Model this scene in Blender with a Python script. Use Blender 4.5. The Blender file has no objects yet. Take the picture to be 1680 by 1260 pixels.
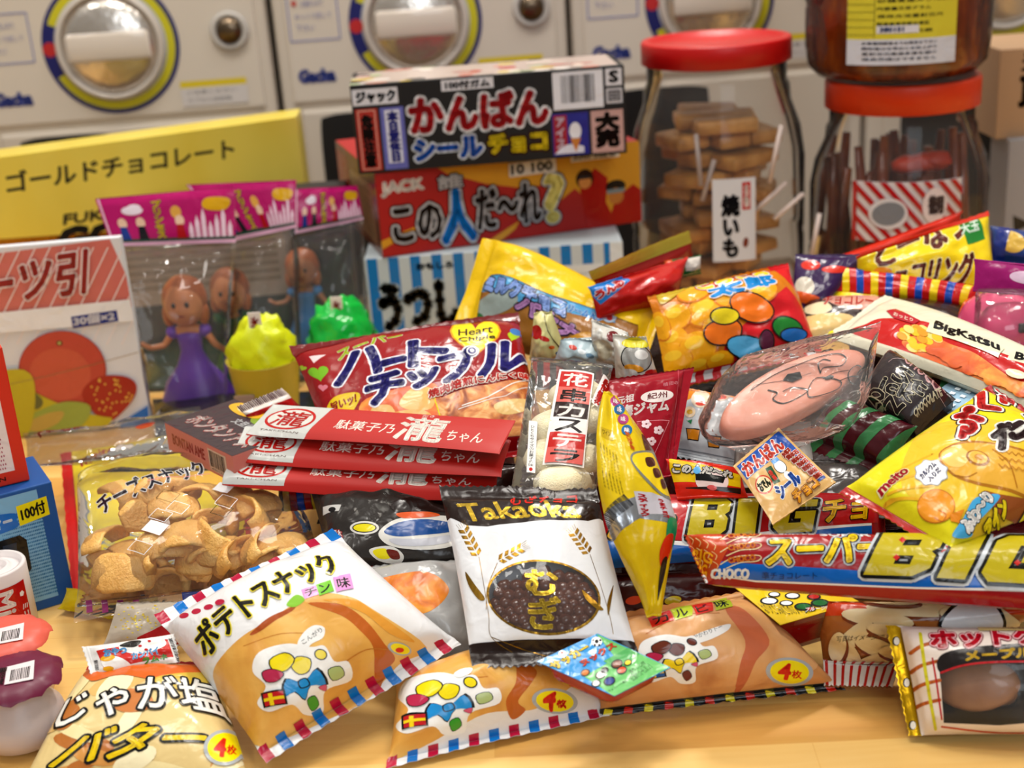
import bpy, bmesh, math, random
import numpy as np
from mathutils import Vector, Matrix, noise
from mathutils.geometry import tessellate_polygon

# ------------------------------------------------------------------ camera
FPX = 2200.0
PITCH, ROLL, CAMZ = math.radians(20.5), math.radians(4.0), 0.40
_fw = np.array([0, math.cos(PITCH), -math.sin(PITCH)])
_u0 = np.array([0, math.sin(PITCH), math.cos(PITCH)])
_r0 = np.array([1.0, 0, 0])
_up = _u0 * math.cos(ROLL) + _r0 * math.sin(ROLL)
_rt = _r0 * math.cos(ROLL) - _u0 * math.sin(ROLL)
CAM = np.array([0, 0, CAMZ])
scene = bpy.context.scene
COL = scene.collection
cam = bpy.data.objects.new('camera', bpy.data.cameras.new('camera'))
COL.objects.link(cam)
cam.matrix_world = Matrix(((_rt[0], _up[0], -_fw[0], 0), (_rt[1], _up[1], -_fw[1], 0), (_rt[2], _up[2], -_fw[2], CAMZ), (0, 0, 0, 1)))
cam.data.sensor_width = 36
cam.data.lens = 36 * FPX / 1680
cam.data.clip_start = 0.02
cam.data.dof.use_dof = True
cam.data.dof.focus_distance = 0.745
cam.data.dof.aperture_fstop = 7.6
scene.camera = cam

# ------------------------------------------------------------------ world, lights, exposure
scene.view_settings.view_transform = 'Standard'
scene.view_settings.look = 'None'
scene.view_settings.gamma = 1
scene.view_settings.use_curve_mapping = False
scene.view_settings.exposure = -0.10
w = bpy.data.worlds.new('room_light'); scene.world = w; w.use_nodes = True
nt = w.node_tree; bg = nt.nodes['Background']
tc = nt.nodes.new('ShaderNodeTexCoord'); sp = nt.nodes.new('ShaderNodeSeparateXYZ'); cr = nt.nodes.new('ShaderNodeValToRGB')
nt.links.new(tc.outputs['Generated'], sp.inputs[0]); nt.links.new(sp.outputs['Z'], cr.inputs[0]); nt.links.new(cr.outputs[0], bg.inputs[0])
cr.color_ramp.elements[0].position = 0.0; cr.color_ramp.elements[0].color = (.50, .43, .35, 1)
cr.color_ramp.elements[1].position = 0.7; cr.color_ramp.elements[1].color = (1.0, .96, .90, 1)
bg.inputs[1].default_value = 0.38

def area(name, loc, target, size, power, color=(1, .95, .88), size_y=None):
    d = bpy.data.lights.new(name, 'AREA'); d.energy = power; d.color = color; d.size = size
    if size_y: d.shape = 'RECTANGLE'; d.size_y = size_y
    else: d.shape = 'DISK'
    o = bpy.data.objects.new(name, d); COL.objects.link(o); o.location = loc
    o.rotation_euler = (Vector(target) - Vector(loc)).to_track_quat('-Z', 'Y').to_euler()
    return o
area('ceiling_and_fill_lamp', (.25, 2.0, 2.2), (0, .8, 0), .30, 30)
area('ceiling_and_fill_lamp', (1.0, 1.0, 2.3), (0, .8, 0), .35, 9)
area('ceiling_and_fill_lamp', (-1.3, .5, 2.3), (0, .8, 0), .35, 8)
area('window_daylight', (.6, -1.6, 1.5), (0, 1.4, .3), 1.2, 21, (.86, .93, 1), 1.0)
area('ceiling_and_fill_lamp', (-.2, .75, 2.1), (0, 1.6, .3), .5, 17)  # fill added to brighten the capsule machines and carton fronts, no real ceiling fitting
for x, y in ((-.9, 2.0), (-.2, .2), (.5, 2.1), (.7, .1), (0, 1.1), (-1.5, 1.4), (1.5, 1.7)):
    area('ceiling_spot', (x, y, 2.25), (x * .3, .8, 0), .09, 3.2, (1, .93, .82))

# ------------------------------------------------------------------ rays: a photo pixel met with a real height or depth
def ray(x, y): return _fw + _rt * ((x - 840) / FPX) - _up * ((y - 630) / FPX)
def P(x, y, z):
    d = ray(x, y); return CAM + d * ((z - CAMZ) / d[2])
def PY(x, y, Y):
    d = ray(x, y); return CAM + d * (Y / d[1])
def proj(p):
    q = np.asarray(p) - CAM; f = q @ _fw
    return np.stack([840 + FPX * (q @ _rt) / f, 630 - FPX * (q @ _up) / f], -1)

# ------------------------------------------------------------------ materials
_mats = {}
def lin(h):
    h = h.lstrip('#')
    if len(h) == 3: h = ''.join(c * 2 for c in h)
    v = [int(h[i:i + 2], 16) / 255 for i in (0, 2, 4)]
    return tuple(x / 12.92 if x < .04045 else ((x + .055) / 1.055) ** 2.4 for x in v) + (1,)
FIN = dict(film=(.22, .36, 0, .42), card=(.48, .4, 0, 0), foil=(.26, .5, .85, .5), gloss=(.08, .5, 0, 0), matte=(.75, .3, 0, 0), metal=(.3, .5, 1, 0), soft=(.4, .4, 0, .15))
def M(spec, fin='film'):
    if not isinstance(spec, str): return spec
    if ':' in spec: spec, fin = spec.split(':')
    if spec in CUSTOM: fin = ''
    k = (spec, fin)
    if k in _mats: return _mats[k]
    if spec in CUSTOM: m = CUSTOM[spec]()
    else:
        ro, spc, met, bump = FIN[fin]
        m, nt, b = newmat(fin + '_' + spec.strip('#'))
        b.inputs['Base Color'].default_value = tuple(c ** 1.24 for c in lin(spec)[:3]) + (1,)
        b.inputs['Roughness'].default_value = ro; b.inputs['Metallic'].default_value = met
        b.inputs['Specular IOR Level'].default_value = spc
        if bump: addbump(nt, b, bump)
    _mats[k] = m; return m
def newmat(name):
    m = bpy.data.materials.new(name); m.use_nodes = True
    return m, m.node_tree, m.node_tree.nodes['Principled BSDF']
def N(nt, t, **k):
    n = nt.nodes.new(t)
    for a, v in k.items():
        if a in n.inputs: n.inputs[a].default_value = v
        else: setattr(n, a, v)
    return n
def addbump(nt, b, s, scale=95, dist=.002):
    t = N(nt, 'ShaderNodeTexCoord'); n = N(nt, 'ShaderNodeTexNoise'); n.inputs['Scale'].default_value = scale; n.inputs['Detail'].default_value = 2
    n.inputs['Distortion'].default_value = .6
    u = N(nt, 'ShaderNodeBump'); u.inputs['Strength'].default_value = s; u.inputs['Distance'].default_value = dist
    nt.links.new(t.outputs['Object'], n.inputs['Vector']); nt.links.new(n.outputs[0], u.inputs['Height']); nt.links.new(u.outputs[0], b.inputs['Normal'])
def ramp(nt, stops):
    r = N(nt, 'ShaderNodeValToRGB'); e = r.color_ramp.elements
    while len(e) < len(stops): e.new(.5)
    for i, (p, c) in enumerate(stops): e[i].position = p; e[i].color = lin(c)
    return r
def noisy(name, stops, scale, rough=.3, detail=3, dist=0, stretch=(1, 1, 1), bump=.3, metal=0, kind='noise', bscale=95):
    def f():
        m, nt, b = newmat(name)
        t = N(nt, 'ShaderNodeTexCoord'); mp = N(nt, 'ShaderNodeMapping'); mp.inputs['Scale'].default_value = stretch
        if kind == 'noise':
            n = N(nt, 'ShaderNodeTexNoise'); n.inputs['Detail'].default_value = detail; n.inputs['Distortion'].default_value = dist; out = n.outputs[0]
        else:
            n = N(nt, 'ShaderNodeTexVoronoi'); out = n.outputs['Distance']
        n.inputs['Scale'].default_value = scale
        r = ramp(nt, stops)
        nt.links.new(t.outputs['Object'], mp.inputs[0]); nt.links.new(mp.outputs[0], n.inputs['Vector']); nt.links.new(out, r.inputs[0]); nt.links.new(r.outputs[0], b.inputs['Base Color'])
        b.inputs['Roughness'].default_value = rough; b.inputs['Metallic'].default_value = metal
        if bump: addbump(nt, b, bump, bscale)
        return m
    return f
def clearfilm(name, tint='#ffffff', haze=.03, rough=.06, bump=.3, bscale=45, base=.0, ior=1.4):
    def f():
        m, nt, b = newmat(name); nt.nodes.remove(b); out = nt.nodes['Material Output']
        tr = N(nt, 'ShaderNodeBsdfTransparent'); tr.inputs[0].default_value = lin(tint)
        gl = N(nt, 'ShaderNodeBsdfGlossy'); gl.inputs['Roughness'].default_value = rough
        df = N(nt, 'ShaderNodeBsdfDiffuse'); df.inputs[0].default_value = (.8, .8, .8, 1)
        fr = N(nt, 'ShaderNodeFresnel'); fr.inputs['IOR'].default_value = ior
        ad = N(nt, 'ShaderNodeMath', operation='ADD', use_clamp=True); ad.inputs[1].default_value = base
        m1 = N(nt, 'ShaderNodeMixShader'); m1.inputs[0].default_value = haze
        m2 = N(nt, 'ShaderNodeMixShader')
        L = nt.links.new
        L(tr.outputs[0], m1.inputs[1]); L(df.outputs[0], m1.inputs[2]); L(fr.outputs[0], ad.inputs[0]); L(ad.outputs[0], m2.inputs[0])
        L(m1.outputs[0], m2.inputs[1]); L(gl.outputs[0], m2.inputs[2]); L(m2.outputs[0], out.inputs[0])
        if bump:
            t = N(nt, 'ShaderNodeTexCoord'); n = N(nt, 'ShaderNodeTexNoise'); n.inputs['Scale'].default_value = bscale; n.inputs['Detail'].default_value = 2; n.inputs['Distortion'].default_value = 1
            u = N(nt, 'ShaderNodeBump'); u.inputs['Strength'].default_value = bump; u.inputs['Distance'].default_value = .004
            L(t.outputs['Object'], n.inputs['Vector']); L(n.outputs[0], u.inputs['Height'])
            for s in (gl, fr): L(u.outputs[0], s.inputs['Normal'])
        return m
    return f
def wood():
    m, nt, b = newmat('laminated_pale_wood'); L = nt.links.new
    t = N(nt, 'ShaderNodeTexCoord'); mp = N(nt, 'ShaderNodeMapping'); mp.inputs['Rotation'].default_value = (0, 0, math.radians(2)); mp.inputs['Location'].default_value = (.013, .012, 0)
    br = N(nt, 'ShaderNodeTexBrick'); br.inputs['Color1'].default_value = (0, 0, 0, 1); br.inputs['Color2'].default_value = (1, 1, 1, 1); br.inputs['Mortar'].default_value = (.5, .5, .5, 1)
    br.inputs['Scale'].default_value = 1; br.inputs['Mortar Size'].default_value = .0003; br.inputs['Brick Width'].default_value = .31; br.inputs['Row Height'].default_value = .034; br.inputs['Bias'].default_value = 0
    L(t.outputs['Object'], mp.inputs[0]); L(mp.outputs[0], br.inputs['Vector'])
    mg = N(nt, 'ShaderNodeMapping'); mg.inputs['Scale'].default_value = (6, 90, 6)
    n = N(nt, 'ShaderNodeTexNoise'); n.inputs['Scale'].default_value = 1; n.inputs['Detail'].default_value = 4; n.inputs['Distortion'].default_value = 1.2
    L(mp.outputs[0], mg.inputs[0]); L(mg.outputs[0], n.inputs['Vector'])
    mi = N(nt, 'ShaderNodeMix'); mi.data_type = 'FLOAT'; mi.inputs[0].default_value = .55
    L(br.outputs['Color'], mi.inputs[2]); L(n.outputs[0], mi.inputs[3])
    r = ramp(nt, [(.1, '#C98F45'), (.42, '#DDA95A'), (.62, '#E7BA6C'), (.95, '#F0CB82')]); L(mi.outputs[0], r.inputs[0]); L(r.outputs[0], b.inputs['Base Color'])
    b.inputs['Roughness'].default_value = .3
    return m
CUSTOM = {
 'potato': noisy('fried_potato_print', [(.2, '#C9822F'), (.45, '#E0A548'), (.7, '#EDBC63'), (.9, '#F6D58A')], 22, dist=1.5),
 'potato2': noisy('curry_potato_print', [(.2, '#B06A3A'), (.45, '#D99E62'), (.7, '#E6B47C'), (.9, '#EEC795')], 20, dist=1.5),
 'cream': noisy('cream_potato_print', [(.2, '#B98648'), (.42, '#E3CB92'), (.65, '#F1E4BC'), (.9, '#F6EED2')], 26, dist=.8),
 'meat': noisy('grilled_meat_print', [(.25, '#7A2D12'), (.42, '#B5602A'), (.55, '#D98A45'), (.72, '#EDC27E'), (.9, '#8A3A1A')], 90, dist=1.5),
 'sauce': noisy('orange_sauce_print', [(.25, '#A03A10'), (.5, '#D9761C'), (.7, '#EBA13A')], 70, dist=1),
 'katsu': noisy('orange_cutlet_print', [(.25, '#C8401A'), (.5, '#EA6A22'), (.7, '#F6A23C'), (.85, '#FBC860')], 60, dist=1, stretch=(.5, 1, 1)),
 'cracker': noisy('fried_cracker', [(.2, '#D3923F'), (.5, '#EDB865'), (.8, '#F8CF86')], 60, rough=.45, bump=.5, bscale=500),
 'chocoball': noisy('chocolate_shell', [(.2, '#4A2416'), (.8, '#744230')], 90, rough=.16, bump=.12),
 'brownplank': noisy('brown_sweet_crust', [(.2, '#8A5220'), (.5, '#BF853E'), (.8, '#DDA660')], 45, rough=.4, bump=.6, bscale=200),
 'amber': noisy('amber_dried_squid', [(.2, '#2E0F03'), (.5, '#6A2A08'), (.8, '#A85A18')], 60, rough=.2, stretch=(1, 1, .35), bump=.4),
 'pink': noisy('pink_sweet', [(.2, '#C87860'), (.5, '#DB9079'), (.8, '#E5A28C')], 60, rough=.4, bump=.15),
 'castella': noisy('sugared_castella', [(.2, '#EBD9A6'), (.5, '#F9EEC8'), (.8, '#FFF8E0')], 80, rough=.6, bump=.3, bscale=900),
 'pancake': noisy('pancake_crust', [(.2, '#7A4A2A'), (.5, '#9A6A48'), (.8, '#B08060')], 40, rough=.4),
 'wood': wood,
 'goldfoil': noisy('gold_foil_card', [(.3, '#E9CB3E'), (.7, '#F6E368')], 3, rough=.33, metal=.3, bump=.03, stretch=(3, 1, 1)),
 'clear': clearfilm('clear_film', ior=1.3, bump=.2),
 'clear2': clearfilm('crinkled_clear_film', haze=.055, bump=.5, bscale=80, base=.0, rough=.10, ior=1.22),
 'clearbag': clearfilm('clear_bag_film', haze=.03, bump=.35, bscale=30, ior=1.3, base=.0),
 'jarclear': clearfilm('clear_jar_plastic', haze=.03, rough=.05, bump=0, base=.0, ior=1.22),
 'darkclear': clearfilm('smoky_film', tint='#c4bcb4', haze=.05, bump=.4, bscale=50, base=.0),
 'greenjelly': clearfilm('green_clear_plastic', tint='#3EE070', haze=.25, bump=.9, bscale=90, base=.1),
}

# ------------------------------------------------------------------ things and parts
def thing(name, label, cat, loc=(0, 0, 0), group=None):
    o = bpy.data.objects.new(name, None); COL.objects.link(o); o.location = loc; o.empty_display_size = .02
    tag(o, label, cat, group); return o
def tag(o, label, cat, group=None):
    o['label'] = label; o['category'] = cat
    if group: o['group'] = group
    return o
def add(name, verts, faces, mats, idx=None, parent=None, normals=None, smooth=True, loc=None, label=None):
    """link ONE mesh object; verts are world coordinates; idx = material index per face"""
    V = np.asarray(verts, float)
    if parent is not None: o0 = np.array(parent['_o']) if '_o' in parent else np.array(parent.location)
    else: o0 = np.array(loc) if loc is not None else np.array([V[:, 0].mean(), V[:, 1].mean(), V[:, 2].min()])
    me = bpy.data.meshes.new(name); me.from_pydata((V - o0).tolist(), [], [tuple(f) for f in faces])
    ms = mats if isinstance(mats, (list, tuple)) else [mats]
    for m in ms: me.materials.append(M(m))
    if idx is not None: me.polygons.foreach_set('material_index', list(idx))
    me.polygons.foreach_set('use_smooth', [smooth] * len(me.polygons))
    me.update()
    if normals is not None: me.normals_split_custom_set_from_vertices([tuple(n) for n in normals])
    o = bpy.data.objects.new(name, me); COL.objects.link(o)
    if parent is not None:
        o.parent = parent
        if parent.type == 'MESH': o.location = (0, 0, 0)
        o['_o'] = list(o0)
    else: o.location = o0; o['_o'] = list(o0)
    if label: o['label'] = label
    return o
def merge(parts):
    V, Fc, n = [], [], 0
    for v, f in parts:
        V.extend([tuple(x) for x in v]); Fc.extend([tuple(i + n for i in q) for q in f]); n += len(v)
    return V, Fc

# ------------------------------------------------------------------ surfaces that can be printed on
class Surf:
    def __init__(s, pts, us, vs, w, h):
        s.p = np.asarray(pts, float); s.us = np.asarray(us, float); s.vs = np.asarray(vs, float); s.w = w; s.h = h
        du = np.gradient(s.p, axis=1); dv = np.gradient(s.p, axis=0); n = np.cross(du, dv)
        l = np.linalg.norm(n, axis=2, keepdims=True); l[l < 1e-12] = 1; s.n = n / l
        s._px = None
    def cell(s, x, y):
        u = np.asarray(x) / s.w; v = np.asarray(y) / s.h
        i = np.clip(np.searchsorted(s.us, u, side='right') - 1, 0, len(s.us) - 2); j = np.clip(np.searchsorted(s.vs, v, side='right') - 1, 0, len(s.vs) - 2)
        return i, j, (u - s.us[i]) / (s.us[i + 1] - s.us[i]), (v - s.vs[j]) / (s.vs[j + 1] - s.vs[j])
    def ev(s, A, c):
        i, j, fu, fv = c; fu = fu[:, None]; fv = fv[:, None]
        a, b, cc, d = A[j, i], A[j, i + 1], A[j + 1, i + 1], A[j + 1, i]
        return np.where(fu >= fv, a + fu * (b - a) + fv * (cc - b), a + fv * (d - a) + fu * (cc - d))
    def xyz(s, xy, off):
        xy = np.asarray(xy, float); c = s.cell(xy[:, 0], xy[:, 1]); n = s.ev(s.n, c); n /= np.maximum(np.linalg.norm(n, axis=1, keepdims=True), 1e-9)
        return s.ev(s.p, c) + n * np.asarray(off).reshape(-1, 1), n
    def uv(s, px, py):
        if s._px is None:
            g = proj(s.p); s._px = g
            a, b, c, d = g[:-1, :-1], g[:-1, 1:], g[1:, 1:], g[1:, :-1]
            U, Vv = np.meshgrid(s.us * s.w, s.vs * s.h); m = np.stack([U, Vv], -1)
            ma, mb, mc, md = m[:-1, :-1], m[:-1, 1:], m[1:, 1:], m[1:, :-1]
            s._t = np.concatenate([np.stack([a, b, c], 2).reshape(-1, 3, 2), np.stack([a, c, d], 2).reshape(-1, 3, 2)])
            s._m = np.concatenate([np.stack([ma, mb, mc], 2).reshape(-1, 3, 2), np.stack([ma, mc, md], 2).reshape(-1, 3, 2)])
            fc = np.linalg.norm(s.p - CAM, axis=2); s._d = np.concatenate([fc[:-1, :-1].ravel()] * 2)
            s._g = g.reshape(-1, 2); s._gm = m.reshape(-1, 2)
        t = s._t; p = np.array([px, py]); e1 = t[:, 1] - t[:, 0]; e2 = t[:, 2] - t[:, 0]; q = p - t[:, 0]
        D = e1[:, 0] * e2[:, 1] - e1[:, 1] * e2[:, 0]; D = np.where(abs(D) < 1e-9, 1e-9, D)
        b1 = (q[:, 0] * e2[:, 1] - q[:, 1] * e2[:, 0]) / D; b2 = (e1[:, 0] * q[:, 1] - e1[:, 1] * q[:, 0]) / D
        ok = np.where((b1 >= -1e-6) & (b2 >= -1e-6) & (b1 + b2 <= 1 + 1e-6))[0]
        if len(ok):
            k = ok[np.argmin(s._d[ok])]; m = s._m[k]; return m[0] + b1[k] * (m[1] - m[0]) + b2[k] * (m[2] - m[0])
        # outside: affine fit over the whole sheet, weighted to near points
        d = np.linalg.norm(s._g - p, axis=1); wt = 1 / (d + .15 * s._sz()) ** 2
        A = np.c_[s._g, np.ones(len(d))]; Wm = A * wt[:, None]
        return p_hom(np.linalg.lstsq(Wm, s._gm * wt[:, None], rcond=None)[0], p)
    def _sz(s): return np.ptp(s._g, axis=0).max()
def p_hom(X, p): return np.array([p[0], p[1], 1.0]) @ X

_tc = {}
def glyphs(body, vert=False):
    k = (body, vert)
    if k in _tc: return _tc[k]
    cu = bpy.data.curves.new('t', 'FONT'); cu.resolution_u = 2; cu.align_x = 'CENTER' if vert else 'LEFT'
    cu.body = '\n'.join(body) if vert else body
    if vert: cu.space_line = .98
    o = bpy.data.objects.new('t', cu); COL.objects.link(o)
    dg = bpy.context.evaluated_depsgraph_get(); me = o.evaluated_get(dg).to_mesh(); me.calc_loop_triangles()
    v = np.zeros(len(me.vertices) * 3); me.vertices.foreach_get('co', v); v = v.reshape(-1, 3)[:, :2]
    t = np.zeros(len(me.loop_triangles) * 3, int); me.loop_triangles.foreach_get('vertices', t); t = t.reshape(-1, 3)
    o.evaluated_get(dg).to_mesh_clear(); bpy.data.objects.remove(o); bpy.data.curves.remove(cu)
    if len(v) == 0: v = np.array([[0, 0], [1, 0], [0, 1.]]); t = np.array([[0, 1, 2]])
    a, b, c = v[t[:, 0]], v[t[:, 1]], v[t[:, 2]]
    fl = ((b - a)[:, 0] * (c - a)[:, 1] - (b - a)[:, 1] * (c - a)[:, 0]) < 0; t[fl] = t[fl][:, ::-1]
    lo, hi = v.min(0), v.max(0); nv = (v - lo) / np.maximum(hi - lo, 1e-6)
    e = {}
    for q in t:
        for i in range(3):
            kk = (q[i], q[(i + 1) % 3]); r = (kk[1], kk[0])
            if r in e: del e[r]
            else: e[kk] = 1
    E_ = np.array(list(e.keys())) if e else np.zeros((0, 2), int)
    _tc[k] = (nv, t, E_, (hi - lo)); return _tc[k]
def strips(pts, E_, r, n=7):
    """triangles that widen every edge by r with round joints"""
    a, b = pts[E_[:, 0]], pts[E_[:, 1]]; d = b - a; l = np.linalg.norm(d, axis=1, keepdims=True); l[l < 1e-9] = 1e-9
    q = np.stack([-d[:, 1], d[:, 0]], 1) / l * r
    T = [np.stack([a - q, b - q, b + q], 1), np.stack([a - q, b + q, a + q], 1)]
    c = pts[np.unique(E_)]; an = np.arange(n) * 2 * math.pi / n; ci = np.stack([np.cos(an), np.sin(an)], 1) * r
    for i in range(1, n - 1): T.append(np.stack([c + ci[0], c + ci[i], c + ci[i + 1]], 1))
    return np.concatenate(T)
def slice_tris(T, ax, c): return slice_s(T, T[:, :, ax] - c)
def slice_s(T, s):
    mn, mx = s.min(1), s.max(1); cut = (mn < -1e-7) & (mx > 1e-7)
    if not cut.any(): return T
    K = T[~cut]; X = T[cut]; S = s[cut]; out = [K]
    sg = np.where(S > 0, 1, -1); lone = np.where(sg.sum(1) > 0, -1, 1)
    k = np.argmax(sg == lone[:, None], 1); r = np.arange(len(X))
    A, B, Cc = X[r, k], X[r, (k + 1) % 3], X[r, (k + 2) % 3]; sa, sb, sc = S[r, k], S[r, (k + 1) % 3], S[r, (k + 2) % 3]
    ab = A + (B - A) * (sa / (sa - sb + 1e-15))[:, None]; ac = A + (Cc - A) * (sa / (sa - sc + 1e-15))[:, None]
    out += [np.stack([A, ab, ac], 1), np.stack([ab, B, Cc], 1), np.stack([ab, Cc, ac], 1)]
    return np.concatenate(out)

class Art:
    """prints flat colour shapes and lettering onto a Surf; positions are photo pixels ('px') or 0..1 over the sheet ('uv')"""
    def __init__(s, surf, mode='px', eps=.00007): s.s = surf; s.mode = mode; s.items = []; s.eps = eps
    def m(s, p):
        if s.mode == 'px': return s.s.uv(p[0], p[1])
        return np.array([p[0] * s.s.w, p[1] * s.s.h])
    def put(s, T, mat, lift=0):
        T = np.asarray(T, float)
        if len(T) == 0: return
        a = T.reshape(-1, 2); lo, hi = a.min(0), a.max(0); L = 1
        for (_, _, l, lo2, hi2) in s.items:
            if (lo < hi2).all() and (hi > lo2).all(): L = max(L, l + 1)
        s.items.append((T, mat, L + lift, lo, hi)); return s
    def poly(s, pts, mat, holes=()):
        L = [[Vector((*s.m(p), 0)) for p in ring] for ring in (pts, *holes)]
        flat = [v for r in L for v in r]; t = tessellate_polygon(L)
        return s.put([[flat[i].xy[:] for i in q] for q in t], mat)
    def rect(s, x0, y0, x1, y1, mat): return s.poly([(x0, y0), (x1, y0), (x1, y1), (x0, y1)], mat)
    def ell(s, x, y, rx, ry, mat, rot=0, n=28): return s.poly(ellp(x, y, rx, ry, rot, n), mat)
    def blob(s, pts, mat, k=5): return s.poly(smooth(pts, k), mat)
    def line(s, pts, wmm, mat, closed=False, curve=0):
        if curve: pts = smooth(pts, curve, closed)
        q = np.array([s.m(p) for p in pts]); n = len(q); E_ = np.array([(i, (i + 1) % n) for i in range(n if closed else n - 1)])
        return s.put(strips(q, E_, wmm / 2000), mat)
    def text(s, body, bl, br, tl, mat, bold=0, out=(), vert=False):
        """bl, br, tl: where the inked box's corners go; bold and out widths in mm"""
        v, t, E_, sz = glyphs(body, vert); o, x, y = s.m(bl), s.m(br), s.m(tl)
        q = o + v[:, :1] * (x - o) + v[:, 1:] * (y - o)
        for wd, mm in sorted(out, key=lambda a: -a[0]): s.put(np.concatenate([q[t], strips(q, E_, wd / 1000)]), mm)
        T = q[t]
        if bold: T = np.concatenate([T, strips(q, E_, bold / 1000, 6)])
        return s.put(T, mat)
    def glyph(s, rings, bl, br, tl, mat, out=()):
        o, x, y = s.m(bl), s.m(br), s.m(tl); L = [[Vector((*(o + a * (x - o) + b * (y - o)), 0)) for a, b in r] for r in rings]
        flat_ = [v for r in L for v in r]; q = np.array([v.xy[:] for v in flat_]); t = np.array(tessellate_polygon(L)); E_ = []; n0 = 0
        for r in L: E_ += [(n0 + i, n0 + (i + 1) % len(r)) for i in range(len(r))]; n0 += len(r)
        for wd, mm in sorted(out, key=lambda a: -a[0]): s.put(np.concatenate([q[t], strips(q, np.array(E_), wd / 1000)]), mm)
        return s.put(q[t], mat)
    def bars(s, a, b, c, n, mat, duty=.5, seed=0, even=False):
        """bar code / stripes: a->b run, a->c height"""
        rnd = random.Random(seed); a, b, c = map(s.m, (a, b, c)); T = []
        for i in range(n):
            f0 = i / n; f1 = (i + (duty if even else rnd.uniform(.25, .8))) / n
            p, q, r, t = a + (b - a) * f0, a + (b - a) * f1, a + (b - a) * f1 + (c - a), a + (b - a) * f0 + (c - a); T += [[p, q, r], [p, r, t]]
        return s.put(T, mat)
    def bake(s):
        """-> verts, normals, tri count per item, materials, v coordinate per tri"""
        S = s.s; out = []
        for T, mat, L, lo, hi in s.items:
            for ax, g, sz in ((0, S.us, S.w), (1, S.vs, S.h)):
                for c in g * sz:
                    if lo[ax] < c < hi[ax]: T = slice_tris(T, ax, c)
            cen = T.mean(1); ok = (cen[:, 0] > 0) & (cen[:, 0] < S.w) & (cen[:, 1] > 0) & (cen[:, 1] < S.h); T = T[ok]
            ar = abs((T[:, 1, 0] - T[:, 0, 0]) * (T[:, 2, 1] - T[:, 0, 1]) - (T[:, 1, 1] - T[:, 0, 1]) * (T[:, 2, 0] - T[:, 0, 0])); T = T[ar > 1e-12]
            if len(T) == 0: continue
            sg = ((T[:, 1, 0] - T[:, 0, 0]) * (T[:, 2, 1] - T[:, 0, 1]) - (T[:, 1, 1] - T[:, 0, 1]) * (T[:, 2, 0] - T[:, 0, 0])) < 0
            T[sg] = T[sg][:, ::-1]
            q0 = T.mean(1); i, j, _, _ = S.cell(q0[:, 0], q0[:, 1])
            fu = (T[:, :, 0] / S.w - S.us[i][:, None]) / (S.us[i + 1] - S.us[i])[:, None]; fv = (T[:, :, 1] / S.h - S.vs[j][:, None]) / (S.vs[j + 1] - S.vs[j])[:, None]
            T = slice_s(T, fu - fv)
            # keep inside the cell it belongs to when evaluating
            c3 = np.repeat(T.mean(1), 3, axis=0); fl = T.reshape(-1, 2); inn = c3 + (fl - c3) * .999
            i, j, _, _ = S.cell(inn[:, 0], inn[:, 1]); u = fl[:, 0] / S.w; v = fl[:, 1] / S.h
            c = (i, j, (u - S.us[i]) / (S.us[i + 1] - S.us[i]), (v - S.vs[j]) / (S.vs[j + 1] - S.vs[j]))
            n = S.ev(S.n, c); n /= np.maximum(np.linalg.norm(n, axis=1, keepdims=True), 1e-9)
            out.append((S.ev(S.p, c) + n * s.eps * L, n, mat, T.mean(1)))
        return out
def ellp(x, y, rx, ry, rot=0, n=28):
    c, q = math.cos(math.radians(rot)), math.sin(math.radians(rot))
    return [(x + rx * math.cos(a) * c - ry * math.sin(a) * q, y + rx * math.cos(a) * q + ry * math.sin(a) * c) for a in (2 * math.pi * i / n for i in range(n))]
def smooth(pts, k=5, closed=True):
    p = [np.array(a, float) for a in pts]; n = len(p); out = []
    for i in range(n if closed else n - 1):
        g = (lambda j: p[j % n]) if closed else (lambda j: p[min(max(j, 0), n - 1)])
        a, b, c, d = g(i - 1), g(i), g(i + 1), g(i + 2)
        for t in (q / k for q in range(k)):
            out.append(tuple(.5 * (2 * b + (c - a) * t + (2 * a - 5 * b + 4 * c - d) * t * t + (3 * b - a - 3 * c + d) * t ** 3)))
    if not closed: out.append(tuple(p[-1]))
    return out

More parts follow.
